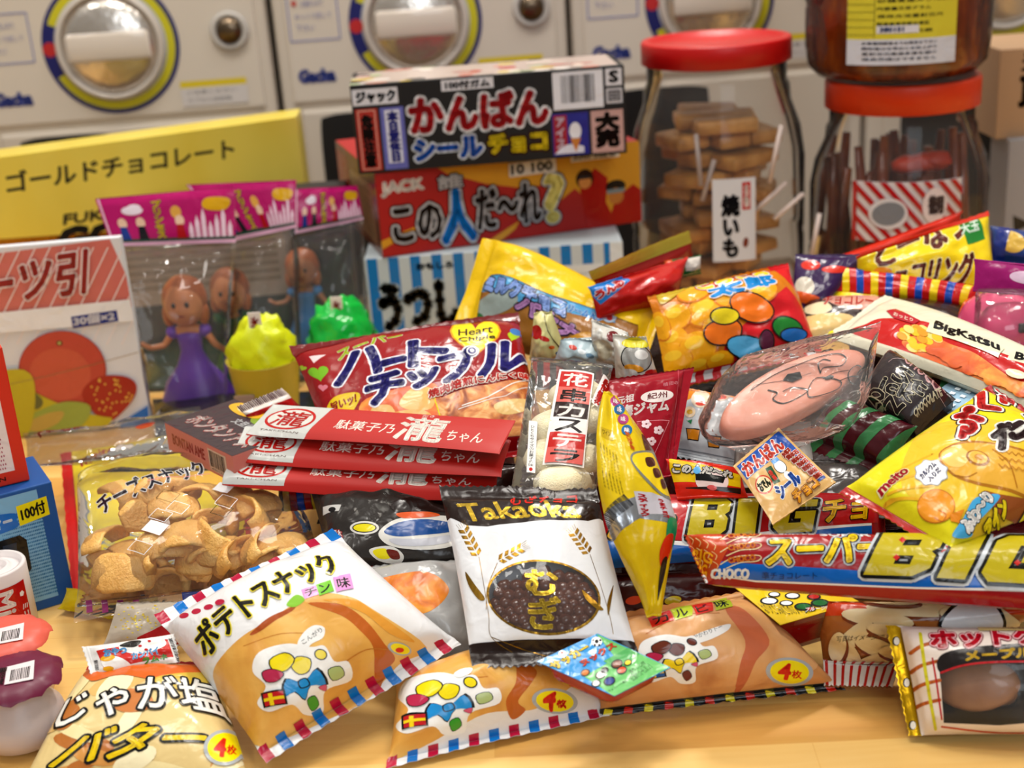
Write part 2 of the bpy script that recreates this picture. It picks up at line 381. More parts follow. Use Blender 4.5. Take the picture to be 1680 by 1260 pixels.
def sheet(S, art, root, ranges, axis='v', base=None, back=None, backmat=None, names=None, label=None):
    """builds the printed front (and back) of a sheet as one mesh per range of v (or u)"""
    baked = art.bake() if art else []
    res = []
    for (nm, a, b, bm_) in ranges:
        V, Fc, I, Nn, mats = [], [], [], [], []
        def mi(m):
            if m not in mats: mats.append(m)
            return mats.index(m)
        g = S.vs if axis == 'v' else S.us
        js = [j for j in range(len(g) - 1) if a - 1e-6 <= (g[j] + g[j + 1]) / 2 <= b + 1e-6]
        j0, j1 = js[0], js[-1] + 1
        def grid(Pm, Nm, m, flip):
            A = Pm[j0:j1 + 1] if axis == 'v' else Pm[:, j0:j1 + 1]; B = Nm[j0:j1 + 1] if axis == 'v' else Nm[:, j0:j1 + 1]
            r, c = A.shape[:2]; n0 = len(V); V.extend(A.reshape(-1, 3).tolist()); Nn.extend((B * (-1 if flip else 1)).reshape(-1, 3).tolist()); k = mi(m)
            for y in range(r - 1):
                for x in range(c - 1):
                    q = [n0 + y * c + x, n0 + y * c + x + 1, n0 + (y + 1) * c + x + 1, n0 + (y + 1) * c + x]
                    for t in ((q[0], q[1], q[2]), (q[0], q[2], q[3])): Fc.append(t[::-1] if flip else t); I.append(k)
        if bm_ is not None: grid(S.p, S.n, bm_, False)
        if back is not None: grid(back.p, back.n, backmat or bm_, True)
        for pos, n, mat, cen in baked:
            cc = cen[:, 1] / S.h if axis == 'v' else cen[:, 0] / S.w
            ok = (cc > a) & (cc <= b)
            if not ok.any(): continue
            k3 = np.repeat(ok, 3); n0 = len(V); pv = pos[k3]; V.extend(pv.tolist()); Nn.extend(n[k3].tolist()); k = mi(mat)
            for t in range(len(pv) // 3): Fc.append((n0 + 3 * t, n0 + 3 * t + 1, n0 + 3 * t + 2)); I.append(k)
        o = add(nm, V, Fc, mats, I, parent=root, normals=Nn) if root is not None else add(nm, V, Fc, mats, I, normals=Nn)
        res.append(o)
    return res

def lines(n, seal=(0, 0), k=5):
    a, b = seal; L = []
    if a: L += list(np.linspace(0, a, k + 1))[:-1]
    L += list(np.linspace(a, 1 - b, n + 1))
    if b: L += list(np.linspace(1 - b, 1, k + 1))[1:]
    return np.array(L)
def sm1(t, xs, ys):
    return (np.interp(t, xs, ys) * 2 + np.interp(np.clip(t - .035, xs[0], xs[-1]), xs, ys) + np.interp(np.clip(t + .035, xs[0], xs[-1]), xs, ys)) / 4
def corners(c4): return [P(*c) for c in c4]
def pillow(c4, T=.01, Tb=None, axis='v', seal=(.06, .06), nu=30, nv=26, wr=.0012, seed=0, zig=.0007, pinch=.03, pw=(.5, .45), warp=None, side=(0, 0), crimp=.0003, rows=None):
    """front and back Surf of a sealed pouch; c4 = BL,BR,TR,TL as world points"""
    if Tb is None: Tb = T * .6
    BL, BR, TR, TL = [np.asarray(c, float) for c in c4]
    w = (np.linalg.norm(BR - BL) + np.linalg.norm(TR - TL)) / 2; h = (np.linalg.norm(TL - BL) + np.linalg.norm(TR - BR)) / 2
    us = lines(nu, seal if axis == 'u' else side); vs = lines(nv, seal if axis == 'v' else side)
    nrm = np.cross(BR - BL + TR - TL, TL - BL + TR - BR); nrm /= np.linalg.norm(nrm)
    U, Vv = np.meshgrid(us, vs)
    s_, t_ = (U, Vv) if axis == 'v' else (Vv, U)          # s across, t along the sealed axis
    tb = np.clip((t_ - seal[0]) / (1 - seal[0] - seal[1]), 0, 1); ss = np.clip((s_ - side[0]) / (1 - side[0] - side[1]), 0, 1)
    body = (np.clip(4 * tb * (1 - tb), 0, 1)) ** pw[1]; prof = (np.clip(4 * ss * (1 - ss), 0, 1)) ** pw[0]
    ss2 = .5 + (s_ - .5) * (1 - pinch * body)
    U2, V2 = (ss2, t_) if axis == 'v' else (t_, ss2)
    rnd = random.Random(seed); o = rnd.uniform(0, 50)
    base = ((1 - U2) * (1 - V2))[..., None] * BL + (U2 * (1 - V2))[..., None] * BR + (U2 * V2)[..., None] * TR + ((1 - U2) * V2)[..., None] * TL
    if rows is not None:   # ((v, left px, right px), ...) along the sealed axis 'v'
        rv = [r[0] for r in rows]; Lr = np.array([P(*r[1]) for r in rows]); Rr = np.array([P(*r[2]) for r in rows])
        ip = lambda t, A: np.stack([sm1(t, rv, A[:, k]) for k in range(3)], -1)
        base = (1 - U2)[..., None] * ip(V2, Lr) + U2[..., None] * ip(V2, Rr)
    if warp is not None: base = base + nrm * warp(U, Vv)[..., None]
    # folds running in from the seals, soft dents in the body
    fold = np.zeros_like(U)
    for q in range(5):
        f = rnd.uniform(9, 26); ph = rnd.uniform(0, 6); fold += np.sin(s_ * f + ph + 2 * t_) * rnd.uniform(.4, 1)
    near = np.exp(-np.minimum(abs(t_ - seal[0]), abs(1 - seal[1] - t_)) / .10)
    dent = np.array([[noise.noise(Vector((a * 3.2 + o, b * 3.2, seed * 1.7))) + .5 * noise.noise(Vector((a * 8 + o, b * 8, seed))) for a in us] for b in vs])
    inside = np.clip(4 * tb * (1 - tb) * 3, 0, 1) * np.clip(4 * ss * (1 - ss) * 2, 0, 1)
    hgt = body * prof * T + wr * (fold * near * .5 + dent * 1.3) * inside
    hb = body * prof * Tb
    inseal = (t_ < seal[0]) | (t_ > 1 - seal[1])
    cr_ = np.where(inseal, np.sin(t_ * (w if axis == 'u' else h) / .0011 * math.pi) * crimp, 0)
    wav = np.where(inseal, np.sin(s_ * rnd.uniform(5, 9) + o) * wr * .5 * np.minimum(1, np.where(t_ < .5, 1 - t_ / max(seal[0], 1e-3), 1 - (1 - t_) / max(seal[1], 1e-3))), 0)
    d = (TL - BL if axis == 'v' else BR - BL); d = d / np.linalg.norm(d)
    F_ = base + nrm * (hgt + cr_ + wav + .00015)[..., None]; B_ = base + nrm * (-hb + cr_ + wav - .00015)[..., None]
    if zig:
        for G in (F_, B_):
            if axis == 'v':
                if seal[0]: G[0, 1::2] += d * zig
                if seal[1]: G[-1, 1::2] -= d * zig
            else:
                if seal[0]: G[1::2, 0] += d * zig
                if seal[1]: G[1::2, -1] -= d * zig
    f, b = Surf(F_, us, vs, w, h), Surf(B_, us, vs, w, h)
    f.nrm = nrm; f.axis = axis; f.seal = seal
    return f, b
def packet(name, label, cat, c4, base='#ffffff', art=None, mode='px', group=None, sealname='crimped_seal', bodyname='wrapper', back=None, sealmat=None, nobase=False, **k):
    """c4: (px,py,z) x4"""
    pts = c4 if isinstance(c4[0], np.ndarray) else [P(*c) for c in c4]
    f, b = pillow(pts, **k); root = thing(name, label, cat, loc=tuple(np.mean(pts, 0) * [1, 1, 0] + [0, 0, min(p[2] for p in pts)]), group=group)
    A = Art(f, mode)
    if art: art(A)
    s0, s1 = f.seal; rg = []
    if s0: rg.append((sealname, 0, s0, sealmat or base))
    rg.append((bodyname, s0, 1 - s1, None if nobase else base))
    if s1: rg.append((sealname, 1 - s1, 1, sealmat or base))
    sheet(f, A, root, rg, axis=f.axis, back=b, backmat=back or base)
    return root, f, b

# ------------------------------------------------------------------ solids
def flat(O, X, Y, n=1, m=1):
    """Surf on a flat rectangle: origin, width vector, height vector"""
    O, X, Y = map(lambda a: np.asarray(a, float), (O, X, Y)); us = np.linspace(0, 1, n + 1); vs = np.linspace(0, 1, m + 1)
    U, V = np.meshgrid(us, vs)
    return Surf(O + U[..., None] * X + V[..., None] * Y, us, vs, np.linalg.norm(X), np.linalg.norm(Y))
def boxmesh(O, X, Y, Z, bev=.0008):
    bm = bmesh.new(); O, X, Y, Z = [Vector(a) for a in (O, X, Y, Z)]
    v = [bm.verts.new(O + X * a + Y * b + Z * c) for c in (0, 1) for b in (0, 1) for a in (0, 1)]
    for q in ((0, 2, 3, 1), (4, 5, 7, 6), (0, 1, 5, 4), (1, 3, 7, 5), (3, 2, 6, 7), (2, 0, 4, 6)): bm.faces.new([v[i] for i in q])
    bmesh.ops.recalc_face_normals(bm, faces=bm.faces)
    if bev: bmesh.ops.bevel(bm, geom=bm.edges[:], offset=bev, segments=2, affect='EDGES', profile=.5)
    r = ([tuple(x.co) for x in bm.verts], [tuple(x.index for x in f.verts) for f in bm.faces]); bm.free(); return r
def box_thing(name, O, X, Y, Z, mat, arts=(), bev=.0008, parent=None, label=None):
    """a carton as ONE mesh; arts: list of (face, function) with face in front/top/left/right; X right, Y away, Z up"""
    O, X, Y, Z = [np.asarray(a, float) for a in (O, X, Y, Z)]
    V, Fc = boxmesh(O, X, Y, Z, bev); mats = [mat]; I = [0] * len(Fc); V = [tuple(v) for v in V]; N0 = None
    for face, fn, mode in arts:
        S = {'front': lambda: flat(O, X, Z), 'top': lambda: flat(O + Z, X, Y), 'left': lambda: flat(O + Y, -Y, Z), 'right': lambda: flat(O + X, Y, Z)}[face]()
        A = Art(S, mode, eps=.0001); fn(A)
        for pos, n, m, cen in A.bake():
            if m not in mats: mats.append(m)
            k = mats.index(m); n0 = len(V); V.extend([tuple(p) for p in pos]); 
            for t in range(len(pos) // 3): Fc.append((n0 + 3 * t, n0 + 3 * t + 1, n0 + 3 * t + 2)); I.append(k)
    return add(name, V, Fc, mats, I, parent=parent, smooth=False, label=label)
def lathe(c, prof, n=40, ax=(0, 0, 1), x=None):
    c = np.asarray(c, float); ax = np.asarray(ax, float); ax /= np.linalg.norm(ax)
    e1 = np.cross(ax, [0, 1, 0] if abs(ax[1]) < .9 else [1, 0, 0]); e1 /= np.linalg.norm(e1); e2 = np.cross(ax, e1)
    V, Fc = [], []
    for r, z in prof:
        for i in range(n):
            a = 2 * math.pi * i / n; V.append(tuple(c + ax * z + (e1 * math.cos(a) + e2 * math.sin(a)) * r))
    for j in range(len(prof) - 1):
        for i in range(n): Fc.append((j * n + i, j * n + (i + 1) % n, (j + 1) * n + (i + 1) % n, (j + 1) * n + i))
    return V, Fc
def tube(pts, r, n=8, rad=None, cap=True):
    p = [np.asarray(q, float) for q in pts]; V, Fc = [], []; up = np.array([0, 0, 1.0])
    for i, q in enumerate(p):
        d = p[min(i + 1, len(p) - 1)] - p[max(i - 1, 0)]; d /= max(np.linalg.norm(d), 1e-9)
        a = np.cross(d, up if abs(d @ up) < .9 else [1, 0, 0]); a /= np.linalg.norm(a); b = np.cross(d, a); rr = rad[i] if rad is not None else r
        if i == 0 and cap: V.append(tuple(q))
        for k in range(n): t = 2 * math.pi * k / n; V.append(tuple(q + (a * math.cos(t) + b * math.sin(t)) * rr))
    o = 1 if cap else 0
    for i in range(len(p) - 1):
        for k in range(n): Fc.append((o + i * n + k, o + (i + 1) * n + k, o + (i + 1) * n + (k + 1) % n, o + i * n + (k + 1) % n))
    if cap:
        V.append(tuple(p[-1])); e = len(V) - 1; l = o + (len(p) - 1) * n
        for k in range(n): Fc.append((0, 1 + k, 1 + (k + 1) % n)); Fc.append((e, l + (k + 1) % n, l + k))
    return V, Fc
def sph(c, r, nu=16, nv=10, sx=(1, 1, 1), wob=0, seed=0, R=None):
    V, Fc = [], []; c = np.asarray(c, float); 
    for j in range(nv + 1):
        for i in range(nu):
            a, b = 2 * math.pi * i / nu, math.pi * j / nv; d = np.array([math.sin(b) * math.cos(a), math.sin(b) * math.sin(a), math.cos(b)])
            k = 1 + wob * noise.noise(Vector(d * 1.7) + Vector((seed * 3.1, 0, 0)))
            q = d * r * k * np.asarray(sx); V.append(tuple(c + (R @ q if R is not None else q)))
    for j in range(nv):
        for i in range(nu): Fc.append((j * nu + i, (j + 1) * nu + i, (j + 1) * nu + (i + 1) % nu, j * nu + (i + 1) % nu))
    return V, Fc
# ------------------------------------------------------------------ table
V, Fc = boxmesh((-.9, .30, -.03), (1.8, 0, 0), (0, 1.02, 0), (0, 0, .03), .002)
tbl = thing('display_table', 'pale laminated wood display table under the heap of sweets', 'table', loc=(0, .8, -.75))
add('tabletop', V, Fc, 'wood', parent=tbl, smooth=False)
for x, y in ((-.84, .36), (.84, .36), (-.84, 1.26), (.84, 1.26)):
    V, Fc = boxmesh((x - .03, y - .03, -.75), (.06, 0, 0), (0, .06, 0), (0, 0, .72), .002); add('leg', V, Fc, 'wood', parent=tbl, smooth=False)

def stripes(A, v0, v1, n, cols, duty=1.0, off=0.0, axis='u', wig=0):
    md = A.mode; A.mode = 'uv'
    for i in range(n):
        c = cols[i % len(cols)]
        if c is None: continue
        a, b = off + i / n, off + (i + duty) / n
        A.rect(a, v0, b, v1, c) if axis == 'u' else A.rect(v0, a, v1, b, c)
    A.mode = md
def badge4(A, x, y, rx, ry, rot=0, base=None):
    A.ell(x, y, rx * 1.22, ry * 1.22, '#B9BEC2', rot); A.ell(x, y, rx, ry, '#F6E60F', rot)
    c, s_ = math.cos(math.radians(rot)), math.sin(math.radians(rot))
    def q(a, b): return (x + a * c - b * s_, y + a * s_ + b * c)
    A.text('4', q(-rx * .62, ry * .62), q(-rx * .02, ry * .62), q(-rx * .5, -ry * .65), '#E2350F', bold=.45)
    A.text('枚', q(rx * .12, ry * .5), q(rx * .62, ry * .5), q(rx * .12, -ry * .15), '#E2350F', bold=.12)
def sticker(A, f, pal):
    """white die-cut patch with plain patches of colour (the cartoon mascot itself is left out); f maps 0..1 to the photo"""
    F_ = lambda pts: [f(*p) for p in pts]
    A.blob(F_([(.02, .28), (.12, .05), (.42, 0), (.66, .10), (.80, .12), (.86, .34), (1, .38), (.98, .62), (.70, .70), (.62, .98), (.44, .96), (.34, .80), (.10, .84), (.0, .70), (.12, .5)]), '#F4F4F2')
    K = '#1B1B1B'
    def bl(pts, c, gr=1.12):
        cx = sum(p[0] for p in pts) / len(pts); cy = sum(p[1] for p in pts) / len(pts)
        A.blob(F_([(cx + (p[0] - cx) * gr, cy + (p[1] - cy) * gr) for p in pts]), K, 3); A.blob(F_(pts), c, 3)
    # bow, crisps, striped box, ball and leaves
    bl([(.34, .46), (.50, .54), (.66, .40), (.72, .62), (.56, .60), (.48, .76), (.40, .64), (.28, .68)], pal[0])
    bl([(.50, .20), (.62, .26), (.58, .40), (.48, .42), (.42, .30)], pal[1]); bl([(.22, .18), (.38, .12), (.46, .22), (.36, .34), (.24, .32)], pal[1]); bl([(.12, .32), (.22, .30), (.32, .38), (.24, .46), (.14, .44)], '#C23A62')
    bl([(.46, .52), (.53, .50), (.55, .58), (.47, .60)], pal[0], 1.3)
    A.ell(*f(.74, .22), *pal[4], K, 18); A.ell(*f(.74, .22), pal[4][0] * .8, pal[4][1] * .8, pal[1], 18)
    A.poly(F_([(.06, .58), (.30, .58), (.30, .78), (.06, .78)]), K); A.poly(F_([(.08, .60), (.28, .60), (.28, .76), (.08, .76)]), pal[2]); A.poly(F_([(.13, .60), (.17, .60), (.17, .76), (.13, .76)]), '#F2D81A'); A.poly(F_([(.08, .66), (.28, .66), (.28, .70), (.08, .70)]), '#F2D81A')
    bl([(.50, .78), (.58, .74), (.60, .86), (.52, .92)], pal[3]); bl([(.78, .44), (.90, .42), (.92, .54), (.80, .58)], '#B9C98A'); bl([(.64, .64), (.72, .62), (.70, .70)], '#D86A86')
def quadf(bl, br, tl, tr):
    def f(a, b):   # a right, b down
        t = [tl[i] * (1 - a) + tr[i] * a for i in (0, 1)]; l = [bl[i] * (1 - a) + br[i] * a for i in (0, 1)]
        return (t[0] * (1 - b) + l[0] * b, t[1] * (1 - b) + l[1] * b)
    return f

GB = [[(0, 0), (.78, 0), (1, .16), (1, .42), (.90, .52), (1, .60), (1, .86), (.84, 1), (0, 1)], [(.40, .22), (.40, .40), (.66, .40), (.66, .22)], [(.40, .64), (.40, .80), (.66, .80), (.66, .64)]]
GI = [[(0, 0), (1, 0), (1, 1), (0, 1)]]
GG = [[(.14, 1), (1, 1), (1, .74), (.38, .74), (.36, .26), (.66, .26), (.66, .38), (.50, .38), (.50, .60), (1, .60), (1, 0), (.16, 0), (0, .16), (0, .86)]]
# ------------------------------------------------------------------ white potato packets with airmail stripes
AM = ['#C2214F', None, '#1A86D0', None]
def art_pote(A):
    A.blob([(352, 1095), (390, 1050), (440, 1018), (512, 976), (570, 978), (612, 1000), (700, 1062), (655, 1090), (600, 1150), (540, 1180), (470, 1212), (430, 1228), (380, 1180), (356, 1130)], 'potato')
    A.blob([(412, 1038), (440, 1014), (470, 1000), (486, 992), (480, 1002), (452, 1018), (430, 1034), (414, 1042)], '#B5602A')
    A.blob([(505, 990), (560, 992), (600, 1018), (632, 1058), (648, 1080), (636, 1098), (618, 1140), (614, 1108), (612, 1062), (590, 1034), (560, 1010)], '#C8742E')
    A.blob([(530, 984), (580, 984), (612, 1002), (680, 1052), (640, 1040), (600, 1008), (560, 992)], '#E9AC4C')
    A.line([(400, 1060), (460, 1040), (520, 1040)], .4, '#CC8838', curve=5); A.line([(560, 1090), (600, 1066), (640, 1066)], .4, '#CC8838', curve=5)
    A.blob([(488, 1056), (500, 1036), (516, 1026), (532, 1030), (530, 1046), (512, 1056), (498, 1068)], '#F4F4F2')
    A.text('こんがり', (498, 1058), (530, 1036), (493, 1051), '#222222')
    sticker(A, quadf((430, 1190), (590, 1160), (405, 1068), (560, 1040)), ('#2D9FDE', '#F1E01C', '#C8242C', '#4CA93A', (11, 9)))
    A.ell(655, 1064, 20, 10, '#B9BEC2', 15); A.ell(656, 1064, 16, 8, '#F6E60F', 15); A.ell(655, 1066, 7, 4, '#E2350F')
    A.blob([(470, 992), (486, 976), (500, 984), (484, 996)], '#9BD14E')
    for (bl, br, tl, c, t) in (((500, 983), (526, 975), (494, 968), '#F0A8DC', 'チ'), ((524, 978), (548, 970), (518, 960), '#8ED24A', 'ン'), ((552, 972), (580, 966), (546, 948), '#F0A8DC', '味')):
        tr = (br[0] + tl[0] - bl[0], br[1] + tl[1] - bl[1]); A.poly([bl, br, tr, tl], c)
        g = lambda a, b: (bl[0] + (br[0] - bl[0]) * a + (tl[0] - bl[0]) * b, bl[1] + (br[1] - bl[1]) * a + (tl[1] - bl[1]) * b)
        A.text(t, g(.15, .15), g(.85, .15), g(.15, .85), '#1E1E1E', bold=.12)
    A.text('ポテトスナック', (344, 1084), (564, 938), (314, 1040), '#2A2418', bold=.5, out=[(1.1, '#F0E23A')])
    for i in range(4):
        x, y = 302 + i * 20, 1010 - i * 7; A.ell(x, y, 8, 4.5, '#C2214F', -14)
    stripes(A, .925, 1.0, 19, AM[::1], off=.0)
    stripes(A, 0, .075, 22, AM, off=.0)
packet('snack_packet', 'white potato snack packet with airmail stripes and big black lettering, tilted on its corner', 'snack packet',
       [(437, 1252, .010), (757, 1058, .032), (545, 868, .078), (252, 1008, .048)], '#EDEDEE', art_pote, T=.034, Tb=.008, seal=(.06, .085), seed=3, wr=.0016)
def art_pote2(A):
    A.blob([(640, 1180), (640, 1080), (760, 1050), (900, 1050), (960, 1080), (945, 1120), (900, 1150), (870, 1165), (800, 1170), (740, 1200), (700, 1222), (640, 1245)], 'potato')
    A.blob([(850, 1085), (880, 1100), (872, 1120), (850, 1150), (862, 1165), (840, 1180), (830, 1150), (846, 1120)], '#C8742E')
    A.line([(660, 1150), (720, 1120), (800, 1110)], .4, '#CC8838', curve=5)
    sticker(A, quadf((650, 1225), (830, 1190), (650, 1112), (810, 1092)), ('#2D9FDE', '#F1E01C', '#C8242C', '#4CA93A', (12, 9)))
    badge4(A, 910, 1150, 31, 17, 6)
    A.blob([(745, 1106), (758, 1098), (775, 1097), (770, 1106), (752, 1112)], '#F4F4F2')
    stripes(A, 0, .09, 22, AM, off=.0)
packet('snack_packet', 'white potato snack packet with airmail stripes lying flat below the wheat-patterned chocolate bag', 'snack packet',
       [(633, 1262, .003), (1000, 1172, .004), (955, 1078, .012), (650, 1108, .012)], '#EDEDEE', art_pote2, T=.030, Tb=.003, seal=(.08, .08), seed=5, wr=.0016)
def art_calbi(A):
    A.blob([(990, 1100), (1010, 1030), (1100, 1000), (1225, 970), (1260, 1010), (1345, 1085), (1260, 1130), (1150, 1148), (1060, 1155), (1000, 1150)], 'potato2')
    A.blob([(1190, 1000), (1220, 1000), (1262, 1050), (1240, 1085), (1225, 1118), (1205, 1140), (1214, 1090), (1222, 1050)], '#CE7C58')
    A.line([(1060, 1040), (1120, 1010), (1180, 1006)], .4, '#C77F46', curve=5)
    for (bl, br, tl, c, t, tc_) in (((1070, 1030), (1106, 1018), (1062, 1014), '#E23A2A', 'カ', '#1E1E1E'), ((1108, 1018), (1136, 1010), (1100, 1002), '#C6D838', 'ル', '#1E1E1E'), ((1142, 1010), (1170, 1003), (1134, 995), '#E23A2A', 'ビ', '#5A1010'), ((1174, 1003), (1202, 996), (1164, 988), '#B9C838', '味', '#1E1E1E')):
        tr = (br[0] + tl[0] - bl[0], br[1] + tl[1] - bl[1]); A.poly([bl, br, tr, tl], c)
        g = lambda a, b: (bl[0] + (br[0] - bl[0]) * a + (tl[0] - bl[0]) * b, bl[1] + (br[1] - bl[1]) * a + (tl[1] - bl[1]) * b)
        A.text(t, g(.15, .15), g(.85, .15), g(.15, .85), tc_, bold=.12)
    A.blob([(1134, 1046), (1160, 1034), (1196, 1024), (1194, 1034), (1168, 1048), (1140, 1056)], '#F4F4F2'); A.text('かかわりトー', (1138, 1050), (1186, 1031), (1136, 1043), '#222222')
    sticker(A, quadf((1060, 1135), (1190, 1110), (1040, 1050), (1160, 1030)), ('#F0D81C', '#7A3A22', '#2A6CB0', '#7A2A22', (9, 6)))
    badge4(A, 1295, 1102, 32, 19, 4)
    A.mode = 'uv'; A.rect(0, 0, 1, .075, '#222222')
    for i in range(12): A.poly([(i / 12 + .01, 0), (i / 12 + .045, 0), (i / 12 + .055, .06), (i / 12 + .02, .07)], ['#E8DC28', '#D8341C'][i % 2])
    A.mode = 'px'
packet('snack_packet', 'orange potato snack packet edged in black, yellow and red, right of the soccer jam cup', 'snack packet',
       [(985, 1176, .003), (1388, 1132, .004), (1225, 968, .04), (960, 1015, .045)], '#D9A066', art_calbi, back='#E9E4DA', T=.027, Tb=.004, seal=(.06, .07), seed=8, wr=.0014)
def art_jaga(A):
    rnd = random.Random(4)
    for i in range(26):
        x, y = rnd.uniform(20, 400), rnd.uniform(1100, 1290); A.ell(x, y, rnd.uniform(25, 60), rnd.uniform(8, 18), ['#EFE0B0', '#E2BE7C', '#D9A35C', '#F3EAC8', '#C07F40'][i % 5], rnd.uniform(-70, 20), 18)
    A.blob([(150, 1118), (200, 1108), (270, 1118), (350, 1110), (352, 1094), (150, 1094)], '#D9742C'); A.blob([(180, 1150), (215, 1130), (250, 1145), (240, 1165), (200, 1168)], '#CF8A50')
    A.blob([(250, 1115), (300, 1105), (360, 1108), (330, 1125), (270, 1132)], '#D8BC50')
    A.text('じゃが塩', (88, 1200), (378, 1190), (112, 1148), '#F7F5EE', bold=.35, out=[(1.7, '#1C1815')])
    A.text('バター', (78, 1262), (322, 1236), (128, 1204), '#F6D813', bold=.5, out=[(1.9, '#1C1815')])
    badge4(A, 368, 1228, 28, 24, 0)
    A.mode = 'uv'; A.rect(0, 0, 1, .09, '#A81E22'); A.rect(0, .94, 1, 1, '#A81E22'); A.mode = 'px'
packet('snack_packet', 'potato slice snack packet with white and yellow brush lettering at the near table edge', 'snack packet',
       [(5, 1330, .003), (425, 1320, .004), (352, 1084, .026), (148, 1088, .03)], '#E4CE98', art_jaga, back='#8E1A1E', T=.02, Tb=.004, seal=(.08, .06), seed=11, wr=.0014, side=(0, 0))

# ------------------------------------------------------------------ chocolate puffed wheat bag
GOLD = '#A88432:foil'
def wheat(A, base, tip, wd, n=5):
    b, t = np.array(base, float), np.array(tip, float); d = (t - b) / n; p = np.array([-d[1], d[0]]); p /= np.linalg.norm(p)
    for i in range(n):
        o = b + d * i
        for s_ in (-1, 1):
            a1 = o + p * s_ * wd * .1; a2 = o + p * s_ * wd + d * .45; A.poly([a1, a2, a2 + d * .62, a1 + d * .62], GOLD)
    for q in (-.7, -.35, 0, .35, .7): A.line([t + p * q * wd, t + p * q * wd * 1.25 + d * .9], .16, GOLD)
def art_tak(A):
    ring = ellp(892, 980, 92, 60, 6, 40)
    A.poly([(600, 700), (1150, 700), (1150, 1200), (600, 1200)], '#E6E7EA', holes=[ring[::-1]])
    A.line(ellp(892, 980, 92, 60, 6, 40), 1.1, GOLD, closed=True)
    A.poly([(600, 700), (1150, 700), (1150, 852), (985, 852), (965, 855), (900, 853), (850, 858), (800, 864), (765, 862), (740, 850), (700, 850)], '#33221C')
    A.text('Takaoka', (764, 857), (954, 850), (750, 828), '#D9BC4E:foil', bold=.38); A.text('むぎチョコ', (838, 830), (946, 826), (838, 817), '#D8321F', bold=.22)
    A.mode = 'uv'; A.rect(0, 0, 1, .115, '#33221C'); A.mode = 'px'
    wheat(A, (784, 912), (760, 866), 9); wheat(A, (818, 920), (858, 898), 8, 4); wheat(A, (966, 908), (940, 872), 9)
    A.line([(786, 914), (794, 960), (802, 1010), (806, 1045), (840, 1070)], .3, GOLD, curve=5); A.line([(816, 924), (800, 965), (798, 1000)], .3, GOLD, curve=5)
    A.blob([(764, 938), (780, 960), (796, 982), (786, 984), (770, 962)], GOLD)
    A.line([(968, 910), (985, 960), (1000, 1010), (1006, 1040)], .3, GOLD, curve=5); A.blob([(1006, 960), (1002, 990), (998, 1010), (996, 990)], GOLD); A.blob([(955, 968), (975, 985), (990, 1000), (980, 1000), (962, 984)], GOLD)
    A.line([(806, 1045), (860, 1066), (900, 1078)], .35, GOLD, curve=4)
tak, tf, tb_ = packet('chocolate_bag', 'white and brown bag of chocolate puffed wheat with gold wheat ears and an oval window', 'snack bag',
       [(775, 1097, .036), (1052, 1090, .036), (978, 800, .092), (720, 795, .092)], '#E6E7EA', art_tak, back='#D9DADE', T=.013, Tb=.008, seal=(.085, .085), nu=44, nv=34, seed=2, sealmat='#33221C', nobase=True, wr=.0011, zig=.0013)
Aw = Art(tf); Aw.poly(ellp(892, 980, 92, 60, 6, 40), 'clear')
# the brush characters float on the film
Aw.text('むぎ', (868, 1032), (922, 1030), (862, 936), '#D9BC4E:foil', bold=.55, vert=True)
sheet(tf, Aw, tak, [('film_window', 0, 1, None)])
rnd = random.Random(7); spots = []
for y in range(-4, 5):
    for x in range(-6, 7):
        px, py = 892 + x * 17 + (y % 2) * 8.5 + rnd.uniform(-2, 2), 984 + y * 15 + rnd.uniform(-2, 2)
        if ((px - 892) / 90) ** 2 + ((py - 984) / 60) ** 2 < 1.0 and not (px < 850 and py < 950): spots.append((px, py))
for i, (px, py) in enumerate(spots):
    m = tf.uv(px, py); p, n = tf.xyz([m], [-.0052 - rnd.uniform(0, .002)]); V, Fc = sph(p[0], .0037 * rnd.uniform(.93, 1.1), 14, 9, wob=.12, seed=i)
    o = add('chocolate_ball', V, Fc, 'chocoball'); tag(o, 'glossy dark chocolate ball behind the oval window of the white and brown bag', 'chocolate', 'chocolate balls in the windowed bag')

